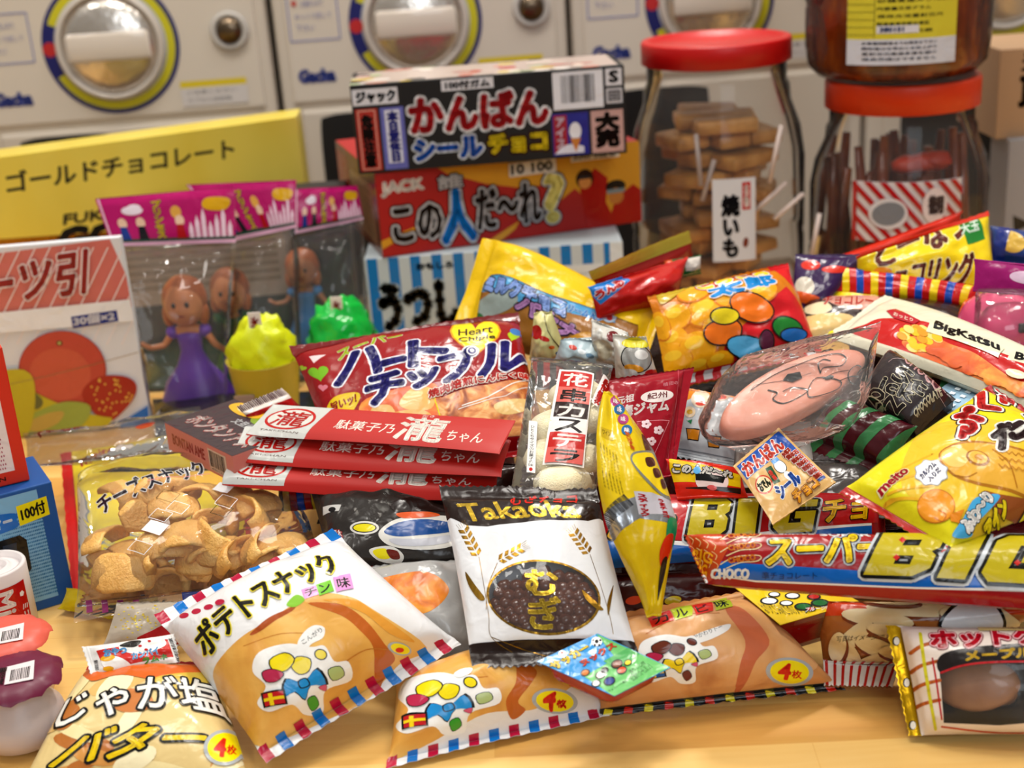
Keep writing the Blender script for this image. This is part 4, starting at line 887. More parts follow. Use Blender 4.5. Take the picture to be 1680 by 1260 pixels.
# ------------------------------------------------------------------ red garlic chip bag
def heart(A, x, y, r, mat, rot=0):
    pts = []
    for i in range(24):
        t = i / 24 * 2 * math.pi; a = 16 * math.sin(t) ** 3 / 16; b = -(13 * math.cos(t) - 5 * math.cos(2 * t) - 2 * math.cos(3 * t) - math.cos(4 * t)) / 16; c, s_ = math.cos(rot), math.sin(rot); pts.append((x + r * (a * c - b * s_), y + r * (a * s_ + b * c) * .8))
    A.poly(pts, mat)
def art_heart(A):
    A.blob([(590, 690), (600, 655), (690, 630), (720, 640), (722, 720), (600, 730)], 'katsu'); A.blob([(655, 660), (680, 635), (712, 640), (708, 670), (670, 672)], '#EFC07A'); A.blob([(610, 670), (640, 665), (650, 690), (615, 694)], '#EFC98A'); A.blob([(640, 680), (690, 672), (712, 690), (660, 702)], '#EBB870')
    A.poly([(716, 655), (880, 625), (895, 720), (720, 725)], 'meat'); A.line([(712, 652), (724, 690)], .8, '#E2DA2A')
    A.blob([(810, 665), (840, 655), (868, 658), (860, 675), (825, 680)], '#E8C88A'); A.line([(758, 666), (800, 652), (872, 632)], .7, '#F3EDE6'); A.line([(752, 672), (830, 650), (872, 640)], .5, '#F3EDE6')
    heart(A, 523, 612, 17, '#86BC2E', -.2); heart(A, 842, 552, 10, '#B6D42A', .3); A.ell(846, 545, 10, 5, '#4A90D0', 20); heart(A, 530, 636, 8, '#D98A98', 0); heart(A, 497, 604, 6, '#A8C83A', .4); A.poly([(507, 585), (535, 582), (515, 596)], '#F0D8D8')
    heart(A, 780, 552, 42, '#E8A81C', 0); heart(A, 780, 551, 39, '#F6E21E', 0); A.text('Heart', (752, 551), (808, 546), (752, 541), '#4A2A1A', bold=.2); A.text('Chiple', (752, 563), (812, 558), (752, 554), '#4A2A1A', bold=.2)
    A.text('スーパー', (556, 592), (660, 556), (552, 576), '#B8CC2A', bold=.5, out=[(.7, '#F4F0E8')])
    B = '#241A78'
    its = [('ハ', (550, 634), (624, 610), (558, 586)), ('ー', (628, 600), (664, 591), (628, 594)), ('ト', (672, 602), (734, 594), (672, 562)), ('チ', (602, 668), (660, 655), (602, 618)), ('ッ', (672, 640), (718, 628), (670, 612)), ('プ', (724, 634), (782, 622), (720, 580)), ('ル', (786, 620), (858, 606), (786, 572))]
    T = []
    for t, a, b, c in its: A.text(t, a, b, c, '#F4F2F6', bold=2.7)
    for t, a, b, c in its: A.text(t, a, b, c, B, bold=1.5)
    A.ell(774, 577, 9, 7, '#F4F2F6'); A.ell(774, 577, 7, 5.4, B); A.ell(774, 577, 3.2, 2.4, '#F4F2F6')
    A.text('焼肉焙煎にんにく味', (704, 654), (868, 628), (702, 641), '#C8281C', bold=.3, out=[(.8, '#F6EDE2')])
    A.blob([(536, 672), (548, 652), (575, 644), (590, 646), (588, 660), (570, 684), (545, 688)], '#E3C81C'); A.text('旨いッ!', (545, 678), (585, 660), (543, 662), '#B01E1E', bold=.3)
    A.mode = 'uv'; A.rect(0, .90, 1, 1, '#7E0F16'); A.rect(.86, .93, .94, .955, '#D8C8C0'); A.mode = 'px'
packet('chip_bag', 'large red bag of heart chips with blue and white lettering', 'snack bag',
       [(560, 800, .064), (905, 742, .070), (850, 513, .124), (474, 567, .120)], '#A3121C', art_heart, T=.024, Tb=.016, seal=(.05, .07), seed=71, nu=44, nv=34, wr=.0026, pw=(.5, .4))

# ------------------------------------------------------------------ castella stick
def art_cast(A):
    A.poly([(918, 606), (975, 613), (958, 768), (890, 763)], '#EFEAE6')
    Lx = lambda t: (921 - t * 27, 609 + t * 151); Rx = lambda t: (972 - t * 17, 615 + t * 149)
    def cell(i, bg, ch, fg):
        a, b = i / 6, (i + 1) / 6; q = [Lx(b), Rx(b), Rx(a), Lx(a)]; A.poly(q, bg); g = quadf(q[0], q[1], q[3], q[2])
        if ch: A.text(ch, g(.12, .90), g(.88, .90), g(.12, .12), fg, bold=.28)
    for i, (bg, ch, fg) in enumerate((('#C6281E', '花', '#F3EDE8'), ('#E07A70', '串', '#2A1612'), ('#3A1A16', 'カ', '#F3EDE8'), ('#EFEAE6', 'ス', '#2A1612'), ('#C6281E', 'テ', '#F3EDE8'), ('#DC7068', 'ラ', '#2A1612'))): cell(i, bg, ch, fg)
    A.poly([(868, 690), (882, 692), (878, 776), (864, 775)], '#F0EEEA'); A.text('ひとくちサイズのお菓子の味', (867, 765), (875, 766), (870, 698), '#2A1612', vert=True); A.ell(871, 770, 3, 3, '#C8281E')
    A.poly([(990, 614), (1003, 624), (980, 668), (970, 660)], '#EDE3E0'); A.text('特製', (974, 661), (981, 665), (994, 621), '#C6281E', bold=.3, vert=True)
    A.text('A taste to be preserved', (862, 792), (973, 782), (862, 786), '#E8E4DE', bold=.05)
cr_, cf, cb = packet('castella_stick', 'clear tray packet of round castella cakes with a red, black and white character strip', 'cake packet',
       [(833, 824, .082), (977, 832, .082), (1006, 598, .130), (872, 586, .130)], 'clear2', art_cast, T=.011, Tb=.009, seal=(.03, .03), seed=81, nu=24, nv=34, wr=.0008, zig=0, pw=(.3, .2), back='darkclear')
for i, (px, py) in enumerate(((940, 627), (905, 680), (965, 665), (895, 730), (915, 802), (960, 735))):
    m = cf.uv(px, py); p, n = cf.xyz([m], [-.0115]); V, Fc = sph(p[0], .0132 if i not in (2, 5) else .011, 20, 14, sx=(1.25, 1.1, .78), wob=.06, seed=i)
    tag(add('castella_cake', V, Fc, 'castella'), 'round pale castella cake inside the clear packet with the character strip', 'small cake', 'castella cakes in the clear tray')

# ------------------------------------------------------------------ yellow stick packet, plum jam packet
def art_stick(A):
    A.poly([(960, 858), (1048, 812), (1120, 850), (1114, 866), (1050, 850), (1010, 885), (990, 880)], '#B9BCC0:foil'); A.bars((1000, 868), (1040, 828), (985, 845), 30, '#3A3A40')
    A.poly([(1040, 806), (1105, 818), (1108, 852), (1048, 844)], '#C9C5CC'); A.text('うまチョコ', (1088, 848), (1098, 850), (1078, 818), '#C0202A', vert=True, bold=.15); A.text('スティック', (1052, 846), (1066, 848), (1046, 810), '#C0202A', vert=True, bold=.2)
    A.blob([(1052, 712), (1066, 716), (1085, 760), (1104, 815), (1090, 812), (1066, 760)], '#5A2A1E')
    A.blob([(1034, 752), (1040, 742), (1066, 740), (1078, 752), (1096, 800), (1104, 820), (1086, 814), (1060, 790), (1040, 766)], '#8A8A80'); A.blob([(1037, 753), (1043, 745), (1064, 743), (1074, 752), (1092, 798), (1098, 814), (1084, 808), (1062, 786), (1043, 765)], '#EFD31A')
    for i in range(3): A.blob([(1058 + i * 12, 752 + i * 18), (1070 + i * 9, 752 + i * 18), (1074 + i * 9, 764 + i * 18), (1062 + i * 12, 766 + i * 18)], '#5A2A1E')
    for (x, y, c) in ((1010, 658, '#B85088'), (1016, 672, '#2A7AA8'), (1022, 688, '#B85088'), (1028, 706, '#2A7AA8')): A.ell(x, y, 9, 8.5, c, 0, 18); A.text('味', (x - 4, y + 4), (x + 4, y + 4), (x - 4, y - 4), '#F0E8E8', bold=.1)
    A.text('だいすき', (1034, 736), (1042, 740), (1024, 708), '#E0761C', vert=True, bold=.15)
    for x in range(6): A.text('名称チョコレート菓子原材料', (992 + x * 6, 800 + x * 3), (995 + x * 6, 801 + x * 3), (984 + x * 5, 725 + x * 4), '#5A4A10', vert=True)
    A.poly([(985, 700), (1006, 706), (1006, 724), (986, 716)], '#C8AC14'); A.text('ワイン', (988, 712), (1002, 716), (988, 704), '#3A3010')
    A.blob([(1096, 852), (1114, 856), (1112, 876), (1098, 905), (1092, 900)], '#1F9A6A'); A.blob([(1092, 880), (1104, 878), (1096, 915), (1084, 930), (1082, 905)], '#D8401C'); A.blob([(1084, 925), (1094, 915), (1086, 960), (1078, 985)], '#3A2A20')
packet('stick_packet', 'tall crumpled yellow chocolate stick packet between the white wheat bag and the plum packet', 'candy packet',
       [(1060, 1014, .05), (1086, 1012, .05), (1062, 700, .12), (984, 640, .135)], '#DFC416', art_stick, T=.009, Tb=.008, seal=(.02, .015), seed=91, nu=22, nv=46, wr=.0022, zig=.0006,
       rows=((0, (1062, 1016, .052), (1084, 1014, .052)), (.10, (1052, 985, .058), (1090, 975, .060)), (.28, (1018, 915, .080), (1102, 905, .080)), (.42, (994, 860, .097), (1112, 862, .090)), (.60, (980, 790, .115), (1094, 802, .103)), (.80, (978, 715, .130), (1072, 738, .115)), (.93, (983, 668, .137), (1040, 690, .124)), (1, (992, 636, .141), (1006, 642, .138))), pinch=0)
def art_ume(A):
    A.ell(1078, 650, 27, 10, '#EFE4E0', -6); A.text('紀州', (1062, 656), (1094, 652), (1062, 646), '#7A1828', bold=.1); A.text('元祖', (1012, 664), (1040, 658), (1012, 652), '#EFE4E0', bold=.15)
    A.text('梅ジャム', (1018, 686), (1096, 674), (1018, 667), '#EFE4E0', bold=.35); A.text('植田の', (1088, 634), (1112, 631), (1088, 628), '#D898A0')
    A.line([(1045, 692), (1098, 690), (1074, 744)], .35, '#E8A0AC', closed=False)
    for x, y in ((1060, 696), (1080, 706), (1068, 724)):
        for k in range(5): A.ell(x + 5 * math.cos(k * 1.257), y + 4.2 * math.sin(k * 1.257), 3.6, 3.2, '#F0D8DC', 0, 10)
    A.line([(1113, 606), (1094, 770)], .35, '#D86A78'); A.line([(1122, 605), (1102, 770)], .3, '#7E0E22')
packet('jam_packet', 'crimson plum jam packet with a white oval behind the tall yellow stick packet', 'jam packet',
       [(975, 800, .080), (1106, 782, .076), (1139, 602, .122), (1000, 622, .126)], '#A81630', art_ume, T=.007, Tb=.006, seal=(.03, .035), seed=95, nu=26, nv=24, wr=.0012, side=(0, .12))
# ------------------------------------------------------------------ right side of the heap
def art_tai(A):
    A.blob([(1500, 720), (1560, 690), (1640, 690), (1750, 720), (1760, 900), (1640, 900), (1560, 850), (1480, 800)], '#E8C63A')
    for i in range(4): A.line([(1470 - i * 6, 775 + i * 18), (1530, 745 + i * 26)], 1.6, '#E6B82A')
    A.blob([(1540, 745), (1580, 724), (1640, 728), (1700, 745), (1760, 780), (1760, 860), (1668, 812), (1600, 795), (1560, 778)], '#B97F1C'); A.blob([(1543, 745), (1580, 728), (1640, 731), (1700, 750), (1760, 785), (1760, 850), (1668, 806), (1600, 790), (1562, 775)], '#E6B54A')
    A.blob([(1545, 745), (1570, 734), (1590, 745), (1580, 765), (1556, 764)], '#F0CF7C'); A.ell(1604, 752, 20, 12, '#A8701A', 18); A.ell(1604, 751, 16, 9.5, '#E9BC55', 18); A.ell(1606, 751, 8, 5, '#CF9832', 18)
    A.line([(1562, 778), (1585, 783), (1602, 776)], .7, '#C48A26', curve=4); A.line([(1628, 738), (1655, 760), (1668, 800)], .6, '#C48A26', curve=4)
    for i in range(5):
        for j in range(3): A.line([(1638 + i * 11, 738 + j * 12 + i * 2), (1644 + i * 11, 744 + j * 12 + i * 2), (1648 + i * 11, 740 + j * 12 + i * 2)], .45, '#C48A26')
    A.blob([(1612, 808), (1640, 812), (1700, 822), (1760, 840), (1760, 870), (1680, 860), (1640, 845)], '#A5622E')
    A.text('meito', (1448, 814), (1492, 774), (1438, 802), '#B81E34', bold=.3, out=[(.8, '#F0E9B8')])
    cloud(A, 1528, 776, 29, .78, -.72, 'カルシウム', '入りだ')
    A.ell(1536, 831, 31, 28, '#C9781A', 0); A.ell(1536, 831, 29.5, 26.5, '#EBA22A', 0); A.poly([(1558, 845), (1582, 836), (1575, 852), (1584, 864), (1560, 856)], '#E0921F'); A.line([(1540, 838), (1552, 845), (1546, 856), (1534, 850)], .4, '#C9781A', curve=3)
    A.blob([(1600, 818), (1640, 815), (1600, 860), (1590, 880), (1562, 880), (1580, 850)], '#5AB4E0')
    A.text('ふわ〜り', (1588, 876), (1630, 818), (1572, 862), '#F6F4F0', bold=.6, out=[(1.0, '#1E2A3A')])
    A.text('アイン', (1624, 874), (1652, 836), (1612, 862), '#F0DC1E', bold=.5, out=[(.9, '#3A2A1A')]); A.text('ヨコ', (1660, 880), (1690, 850), (1652, 866), '#F0DC1E', bold=.5, out=[(.9, '#3A2A1A')])
    A.text('ぷくぷく', (1580, 724), (1712, 612), (1556, 694), '#C81F22', bold=1.5, out=[(2.5, '#F4F1EA'), (3.2, '#3A1A14')])
    A.text('たい', (1640, 740), (1740, 690), (1625, 710), '#3A1A20', bold=1.2, out=[(2.3, '#F4F1EA')])
packet('cake_packet', 'yellow fish cake packet with red crimped ends leaning over the long bars', 'cake packet',
       [(1545, 905, .086), (1850, 790, .096), (1625, 630, .128), (1376, 808, .096)], '#E6DC24', art_tai, axis='u', seal=(.05, .045), T=.018, Tb=.010, seed=101, nu=44, nv=34, sealmat='#B4151C', zig=.0009, wr=.0016)

def art_card(A):
    A.mode = 'uv'; A.rect(.04, .70, .88, .95, '#1A5CB0'); A.text('かんばん', (.08, .72), (.84, .72), (.08, .92), '#E04A2A', bold=.45, out=[(.95, '#F4F2EE')])
    A.rect(.84, .12, .95, .95, '#1A5CB0'); A.text('お菓子', (.70, .60), (.86, .62), (.70, .68), '#C8401C', bold=.3, out=[(.5, '#F4F2EE')])
    for i in range(6): A.text('焼本石', (.72 + i * .02, .56 - i * .08), (.93, .56 - i * .08), (.72 + i * .02, .62 - i * .08), '#C8401C', bold=.3, out=[(.5, '#F4F2EE')])
    A.ell(.20, .50, .13, .13, '#C8401C'); A.ell(.20, .50, .11, .11, '#F0D8B0'); A.text('おでん', (.11, .44), (.29, .44), (.11, .56), '#1E3A1E', bold=.3)
    A.poly([(.32, .42), (.42, .40), (.46, .64), (.36, .66)], '#1F5A2E'); A.text('寿司', (.36, .45), (.41, .45), (.36, .60), '#E8503A', vert=True, bold=.2)
    A.ell(.56, .56, .09, .10, '#1E1E1E', 0, 20); A.ell(.56, .56, .08, .09, '#F4F2EE', 0, 20); A.rect(.50, .63, .62, .69, '#6FA8DC'); A.ell(.56, .40, .05, .07, '#F4F2EE', 0, 14)
    A.text('シール', (.28, .20), (.66, .24), (.28, .38), '#1A5CB0', bold=.5, out=[(.9, '#F4F2EE')]); A.text('チョコ', (.42, .04), (.80, .08), (.42, .18), '#E8A81C', bold=.4, out=[(.8, '#8A4A1A')])
packet('sticker_packet', 'tan square sticker sweet packet with blue strip and red lettering above the long yellow-lettered bars', 'candy packet',
       [(1268, 862, .073), (1372, 792, .086), (1277, 701, .106), (1202, 764, .092)], '#D9B478', art_card, T=.0022, Tb=.0022, seal=(.02, .02), seed=103, nu=20, nv=20, wr=.0004, zig=.0004, side=(0, 0))
def art_face(A):
    A.poly([(1098, 752), (1215, 780), (1215, 800), (1098, 790)], '#EBCB1C')
    for i in range(7): A.poly([(1160, 790), (1098 + i * 20, 830), (1108 + i * 20, 832)], ['#C8281C', '#EBCB1C'][i % 2])
    A.ell(1168, 789, 27, 21, '#EFD9D6', 8); A.poly([(1141, 776), (1190, 783), (1186, 793), (1142, 788)], '#1E1E1E'); A.poly([(1125, 800), (1215, 802), (1215, 815), (1130, 812)], '#3A2420')
    A.ell(1168, 800, 8, 4, '#E06A6A', 10)
    A.text('この人だ〜れ', (1104, 776), (1200, 785), (1106, 761), '#E8E4DC', bold=.3, out=[(.8, '#1E1E1E')]); A.ell(1144, 772, 6, 6, '#6FB8E8', 0)
    A.poly([(1098, 800), (1215, 811), (1215, 822), (1102, 820)], '#D8341C')
packet('sticker_packet', 'small red and yellow packet with a masked face picture beside the tan sticker packet', 'candy packet',
       [(1112, 820, .070), (1228, 818, .070), (1214, 768, .084), (1092, 752, .088)], '#D8341C', art_face, T=.0022, Tb=.0022, seal=(.06, .05), seed=104, nu=22, nv=14, wr=.0006, zig=.0004, warp=lambda U, V: .004 * np.sin(U * math.pi))

# green and maroon striped chocolate wrapper with clear part
def art_str(A):
    A.mode = 'uv'
    for i in range(6): x = i / 4 - .16; A.poly([(x, 0), (x + .11, 0), (x + .19, .5), (x + .26, 1), (x + .15, 1), (x + .08, .5)], '#4A8A5A')
packet('striped_wrapper', 'green and maroon striped sweet wrapper with a fluted edge above the tan sticker packet', 'candy packet',
       [(1308, 732, .076), (1446, 784, .074), (1506, 700, .098), (1372, 650, .102)], '#5A1A26', art_str, T=.013, Tb=.010, seal=(.2, .0), seed=106, nu=30, nv=22, wr=.0012, zig=.0009)
packet('striped_wrapper', 'green and maroon striped wrapper half hidden under the long cutlet packet', 'candy packet',
       [(1520, 690, .086), (1640, 700, .086), (1640, 640, .098), (1520, 606, .102)], '#4A1622', art_str, T=.008, Tb=.006, seal=(.12, .0), seed=107, nu=24, nv=16)
def art_thun(A):
    A.poly([(1460, 578), (1486, 574), (1556, 650), (1548, 664), (1512, 606)], '#5A2232'); A.text('CHOCO', (1482, 592), (1544, 655), (1494, 584), '#C8A0A0', bold=.15)
    A.line([(1458, 594), (1472, 588), (1508, 604), (1552, 668)], .3, '#D8C0C0', curve=3)
    C = '#DCD3B8'
    for (a, b, c, t) in (((1462, 622), (1512, 650), (1476, 600), 'St'), ((1442, 640), (1494, 660), (1452, 618), 'ick'), ((1424, 656), (1474, 678), (1432, 636), 'ON')):
        A.text(t, a, b, c, '#2A2426', bold=.5, out=[(.85, C)])
    A.text('CHOCOLATE', (1502, 686), (1546, 648), (1498, 674), C, bold=.12)
    A.line([(1418, 660), (1430, 650), (1450, 664), (1438, 676)], .5, C, closed=True, curve=4)
packet('chocolate_block', 'dark grey chocolate block packet with cream gothic lettering right of the pink sweet', 'candy packet',
       [(1410, 672, .094), (1500, 720, .090), (1568, 655, .108), (1468, 576, .120)], '#453D40', art_thun, T=.019, Tb=.016, seal=(.06, .06), seed=108, nu=28, nv=26, wr=.0012, zig=0, pw=(.25, .2))
# pink bear-scribble sweet in clear film
c0 = P(1302, 634, .112); e1 = P(1418, 592, .118) - P(1184, 682, .106); e1 = e1 / 2; e2 = P(1318, 585, .128) - P(1282, 695, .106); e2 = e2 / 2; nn = np.cross(e1, e2); nn /= np.linalg.norm(nn)
V, Fc = [], []; K = 48; prof = [(.0, .0), (.6, .0005), (.9, 0), (.97, -.001), (1, -.003), (1, -.009), (.96, -.011), (.8, -.012), (0, -.012)]
for k_, z in prof:
    for i in range(K): a = 2 * math.pi * i / K; r_ = k_ * (1 + .03 * math.cos(2 * a + 1) + .03 * math.cos(3 * a)); V.append(tuple(c0 + e1 * math.cos(a) * r_ + e2 * math.sin(a) * r_ + nn * z))
for j in range(len(prof) - 1):
    for i in range(K): Fc.append((j * K + i, (j + 1) * K + i, (j + 1) * K + (i + 1) % K, j * K + (i + 1) % K)[::-1])
pk = add('pink_sweet', V, Fc, 'pink'); tag(pk, 'flat oval pink sweet with black line drawing inside crinkled clear film', 'sweet')
S = flat(c0 - e1 - e2 + nn * .0006, e1 * 2, e2 * 2, 12, 12); A = Art(S)
for ln, wd in (([(1232, 640), (1270, 615), (1310, 598), (1345, 585), (1375, 580), (1388, 588), (1380, 600), (1352, 603), (1346, 612)], .7), ([(1346, 612), (1342, 598), (1350, 590), (1362, 592)], .8), ([(1232, 640), (1240, 632), (1262, 628), (1300, 622), (1330, 612)], .35), ([(1260, 640), (1275, 645), (1268, 655), (1285, 662), (1310, 652), (1325, 640), (1300, 636), (1285, 642)], .8), ([(1325, 640), (1330, 652), (1372, 640), (1378, 625), (1340, 620), (1325, 640)], .7), ([(1378, 625), (1398, 618), (1418, 622), (1412, 632), (1395, 628), (1392, 612), (1405, 600), (1416, 606), (1420, 620)], .8), ([(1350, 622), (1370, 612), (1392, 608)], .5)):
    A.line(ln, wd * 1.15, '#1C1618', curve=4)
A.poly([(1284, 624), (1292, 614), (1312, 610), (1316, 620), (1300, 627)], '#1C1618'); A.ell(1360, 620, 8, 3, '#1C1618', -15)
sheet(S, A, pk, [('printed_drawing', 0, 1, None)])
fr_, ff, fb = packet('clear_wrapper', 'crinkled clear film wrapper around the flat pink sweet', 'film wrapper',
       [(1140, 712, .092), (1430, 668, .104), (1444, 528, .140), (1190, 590, .128)], 'clear2', None, T=.020, Tb=.022, seal=(.06, .06), seed=111, nu=30, nv=24, wr=.004, zig=.001, pw=(.35, .3),
       rows=((0, (1230, 748, .094), (1290, 742, .096)), (.12, (1150, 718, .098), (1400, 700, .102)), (.4, (1140, 690, .106), (1430, 650, .112)), (.7, (1172, 625, .118), (1440, 585, .128)), (1, (1225, 578, .134), (1446, 524, .144))))
# big cutlet packet
def art_katsu(A):
    A.blob([(1395, 545), (1420, 532), (1450, 522), (1520, 528), (1560, 548), (1640, 578), (1720, 610), (1720, 650), (1600, 606), (1530, 590), (1460, 568)], '#C8201C')
    A.blob([(1480, 560), (1500, 580), (1540, 596), (1600, 620), (1660, 645), (1720, 668), (1720, 640), (1660, 620), (1600, 580), (1560, 565), (1520, 548)], 'katsu')
    rnd = random.Random(5)
    for i in range(22): a = rnd.uniform(0, 6.28); A.ell(1505 + math.cos(a) * 38 * rnd.random(), 556 + math.sin(a) * 16, 10, 6, ['#EFC83A', '#F2DC8A', '#E8A83A'][i % 3], 30, 10)
    for i in range(16): A.ell(1530 + i * 12, 578 + i * 5.2 + rnd.uniform(-5, 8), 12, 8, 'katsu', 20, 10)
    A.poly([(1454, 511), (1470, 508), (1510, 527), (1500, 533), (1466, 522)], '#C0203A'); A.text('おっとり', (1466, 518), (1498, 529), (1467, 513), '#F0E0D0', bold=.1)
    A.poly([(1528, 528), (1648, 572), (1638, 588), (1520, 545)], '#E9E4C8'); A.text('BigKatsu', (1532, 544), (1640, 580), (1536, 528), '#1C1618', bold=.6)
    A.poly([(1660, 575), (1760, 612), (1755, 626), (1652, 590)], '#E9E4C8'); A.text('BigKatsu', (1664, 592), (1760, 624), (1668, 578), '#1C1618', bold=.6)
    A.ell(1668, 616, 18, 7, '#E9E0C8', 15)
    A.blob([(1350, 540), (1358, 536), (1368, 545), (1360, 550)], '#E8D81C')
packet('cutlet_packet', 'long cream and red cutlet snack packet bending across the right of the heap', 'snack packet',
       [(1352, 552, .110), (1760, 704, .102), (1770, 612, .120), (1452, 484, .122)], '#E6E1CC', art_katsu, axis='u', seal=(.05, .03), T=.010, Tb=.012, seed=113, nu=46, nv=22, wr=.0016, pw=(.5, .3), pinch=0,
       warp=lambda U, V: .003 * np.sin(U * math.pi))
# small round tub between cutlet packet and fish cake packet
def tub(name, label, cat, c, r, h, lidmat, cup, artf=None, tilt=(0, 0, 1)):
    root = thing(name, label, cat, loc=tuple(c)); c = np.asarray(c, float); ax = np.asarray(tilt, float)
    V, Fc = lathe(c, [(.001, 0), (r * .72, 0), (r * .78, h * .2), (r * .9, h * .85), (r * .96, h)], 36, ax); add('tub', V, Fc, cup, parent=root)
    V, Fc = lathe(c, [(r * .96, h), (r * 1.06, h), (r * 1.06, h + .0008), (r * .5, h + .0012), (.001, h + .0012)], 36, ax); lo = add('lid', V, Fc, lidmat, parent=root)
    return root, lo
tr_, lo = tub('sweet_tub', 'small tub with blue and white checked lid tucked behind the fish cake packet', 'sweet tub', P(1628, 690, .088), .030, .012, '#A9C8DC', '#2A2A2E', tilt=(0, -.12, 1))
S = flat(P(1628, 690, .088) + np.array([-.030, -.0315, .0101]), (.060, 0, 0), (0, .0596, .0072), 8, 8); A = Art(S, 'uv')
for i in range(12):
    for j in range(12):
        if (i + j) % 2: A.ell(.5 + (i - 5.5) / 13, .5 + (j - 5.5) / 13, .036, .036, '#E8EEF2', 0, 4) if ((i - 5.5) ** 2 + (j - 5.5) ** 2) < 34 else None
A.ell(.42, .45, .2, .14, '#E0962A', 20); A.ell(.5, .5, .1, .07, '#F2E2C0', 0); sheet(S, A, lo, [('printed_lid', 0, 1, None)])
# ring-shaped chocolate bag, amber packet fragments, under layer
def plain(name, label, cat, c4, col, artf=None, **k):
    k.setdefault('T', .010); k.setdefault('Tb', .008); k.setdefault('nu', 20); k.setdefault('nv', 16)
    return packet(name, label, cat, c4, col, artf, **k)
def art_cup(A):
    A.poly([(1110, 620), (1220, 600), (1220, 652), (1110, 665)], '#E0901E'); A.ell(1150, 655, 16, 14, '#E8D8C4'); A.ell(1183, 645, 16, 13, '#D8B8A0'); A.ell(1150, 662, 9, 4, '#D8503A'); A.ell(1184, 652, 8, 4, '#D8503A')
    for x, y in ((1138, 712), (1172, 724)):
        A.poly([(x - 13, y - 10), (x + 12, y - 8), (x + 8, y + 12), (x - 10, y + 10)], '#1E1E1E'); A.poly([(x - 11, y - 8), (x + 10, y - 6), (x + 7, y + 10), (x - 9, y + 8)], '#C8861E')
    A.poly([(1126, 690), (1136, 688), (1134, 696)], '#1F8A5A'); A.ell(1132, 676, 9, 9, '#F0DCC0'); A.ell(1132, 676, 5, 4, '#E0B43A')
    A.mode = 'uv'; [A.rect(0, .02 + i * .035, 1, .03 + i * .035, '#8A9096') for i in range(4)]
plain('candy_packet', 'silver candy packet printed with small brown pots between the plum packet and pink sweet', 'candy packet',
      [(1108, 752, .074), (1202, 770, .074), (1222, 652, .100), (1116, 635, .104)], '#C3C8CC', art_cup, seal=(.12, .03), T=.008, seed=120, zig=.0016)
plain('candy_packet', 'plain white candy packet lying under the clear wrapped pink sweet', 'candy packet',
      [(1195, 800, .066), (1340, 800, .064), (1330, 690, .086), (1190, 690, .088)], '#C9C2BC', lambda A: [A.line([(1208, 725), (1240, 790)], .5, '#A8A29C'), A.line([(1190, 740), (1215, 800)], .5, '#A8A29C')], T=.007, seed=121)
plain('candy_packet', 'dark grey packet showing in the gap above the rear long bar', 'candy packet',
      [(1320, 850, .060), (1480, 850, .060), (1470, 760, .074), (1330, 755, .074)], '#5A5452', None, T=.006, seed=122)
plain('candy_packet', 'tall cream and gold net-patterned packet behind the fish cake packet', 'candy packet',
      [(1470, 760, .082), (1560, 720, .085), (1600, 650, .098), (1510, 660, .096)], '#B0A66A', lambda A: [A.line([(1480 + i * 14, 760), (1520 + i * 14, 650)], .5, '#4A4020') for i in range(7)] + [A.line([(1470, 740 - i * 16), (1600, 700 - i * 16)], .4, '#4A4020') for i in range(5)], T=.006, seed=123)

# ------------------------------------------------------------------ corn puff bag with red stripes, yellow doughnut bag and neighbours
def art_puff(A):
    A.poly([(1210, 400), (1320, 400), (1345, 520), (1300, 470), (1260, 440), (1200, 430)], '#DC2A34')
    A.poly([(1290, 470), (1360, 560), (1330, 590), (1180, 600), (1190, 560)], '#D42430')
    for (x, y, rx, ry) in ((1160, 510, 34, 24), (1110, 520, 24, 20), (1200, 480, 30, 22), (1140, 475, 30, 18), (1105, 560, 26, 24), (1145, 570, 30, 26), (1180, 530, 28, 20), (1110, 590, 26, 20), (1150, 600, 26, 16), (1220, 500, 26, 20), (1250, 480, 24, 16), (1085, 535, 14, 24), (1180, 590, 22, 14)):
        A.ell(x, y + 2, rx + 2, ry + 1, '#D9861A', -20, 20); A.ell(x, y, rx, ry, '#EFB01C', -20, 20); A.ell(x - rx * .2, y - ry * .3, rx * .55, ry * .4, '#F4C83A', -20, 14)
    A.blob([(1080, 470), (1120, 452), (1180, 440), (1180, 452), (1120, 480), (1085, 500)], '#C9AE2A')
    A.mode = 'uv'; A.text('ころころ', (.30, .84), (.80, .84), (.30, .945), '#F0DA2A', bold=.9, out=[(1.7, '#E8E0D8'), (2.4, '#D42430')]); A.text('太郎', (.34, .70), (.80, .70), (.34, .835), '#1F9ADC', bold=1.0, out=[(1.8, '#F0E4DC')]); A.mode = 'px'
    for (x, y, rx, ry, c, r) in ((1232, 506, 36, 22, '#E8801E', 20), (1185, 545, 30, 20, '#E8801E', -10), (1225, 570, 34, 18, '#5FB0D8', 10), (1188, 520, 22, 12, '#E6D22A', 0), (1290, 540, 24, 16, '#2E8A3A', 20), (1300, 550, 20, 10, '#2A7AC0', 0), (1240, 590, 44, 10, '#E6D22A', -14), (1256, 560, 10, 16, '#6A2A4A', 0)):
        A.ell(x, y, rx + 2.5, ry + 2.5, '#1E1A1A', r, 20); A.ell(x, y, rx, ry, c, r, 20)
    A.mode = 'uv'; A.rect(0, 0, 1, .12, '#C8202C'); [A.rect((i + .1) / 9, .03, (i + .6) / 9, .115, '#D8D4D4') for i in range(9)]; A.mode = 'px'
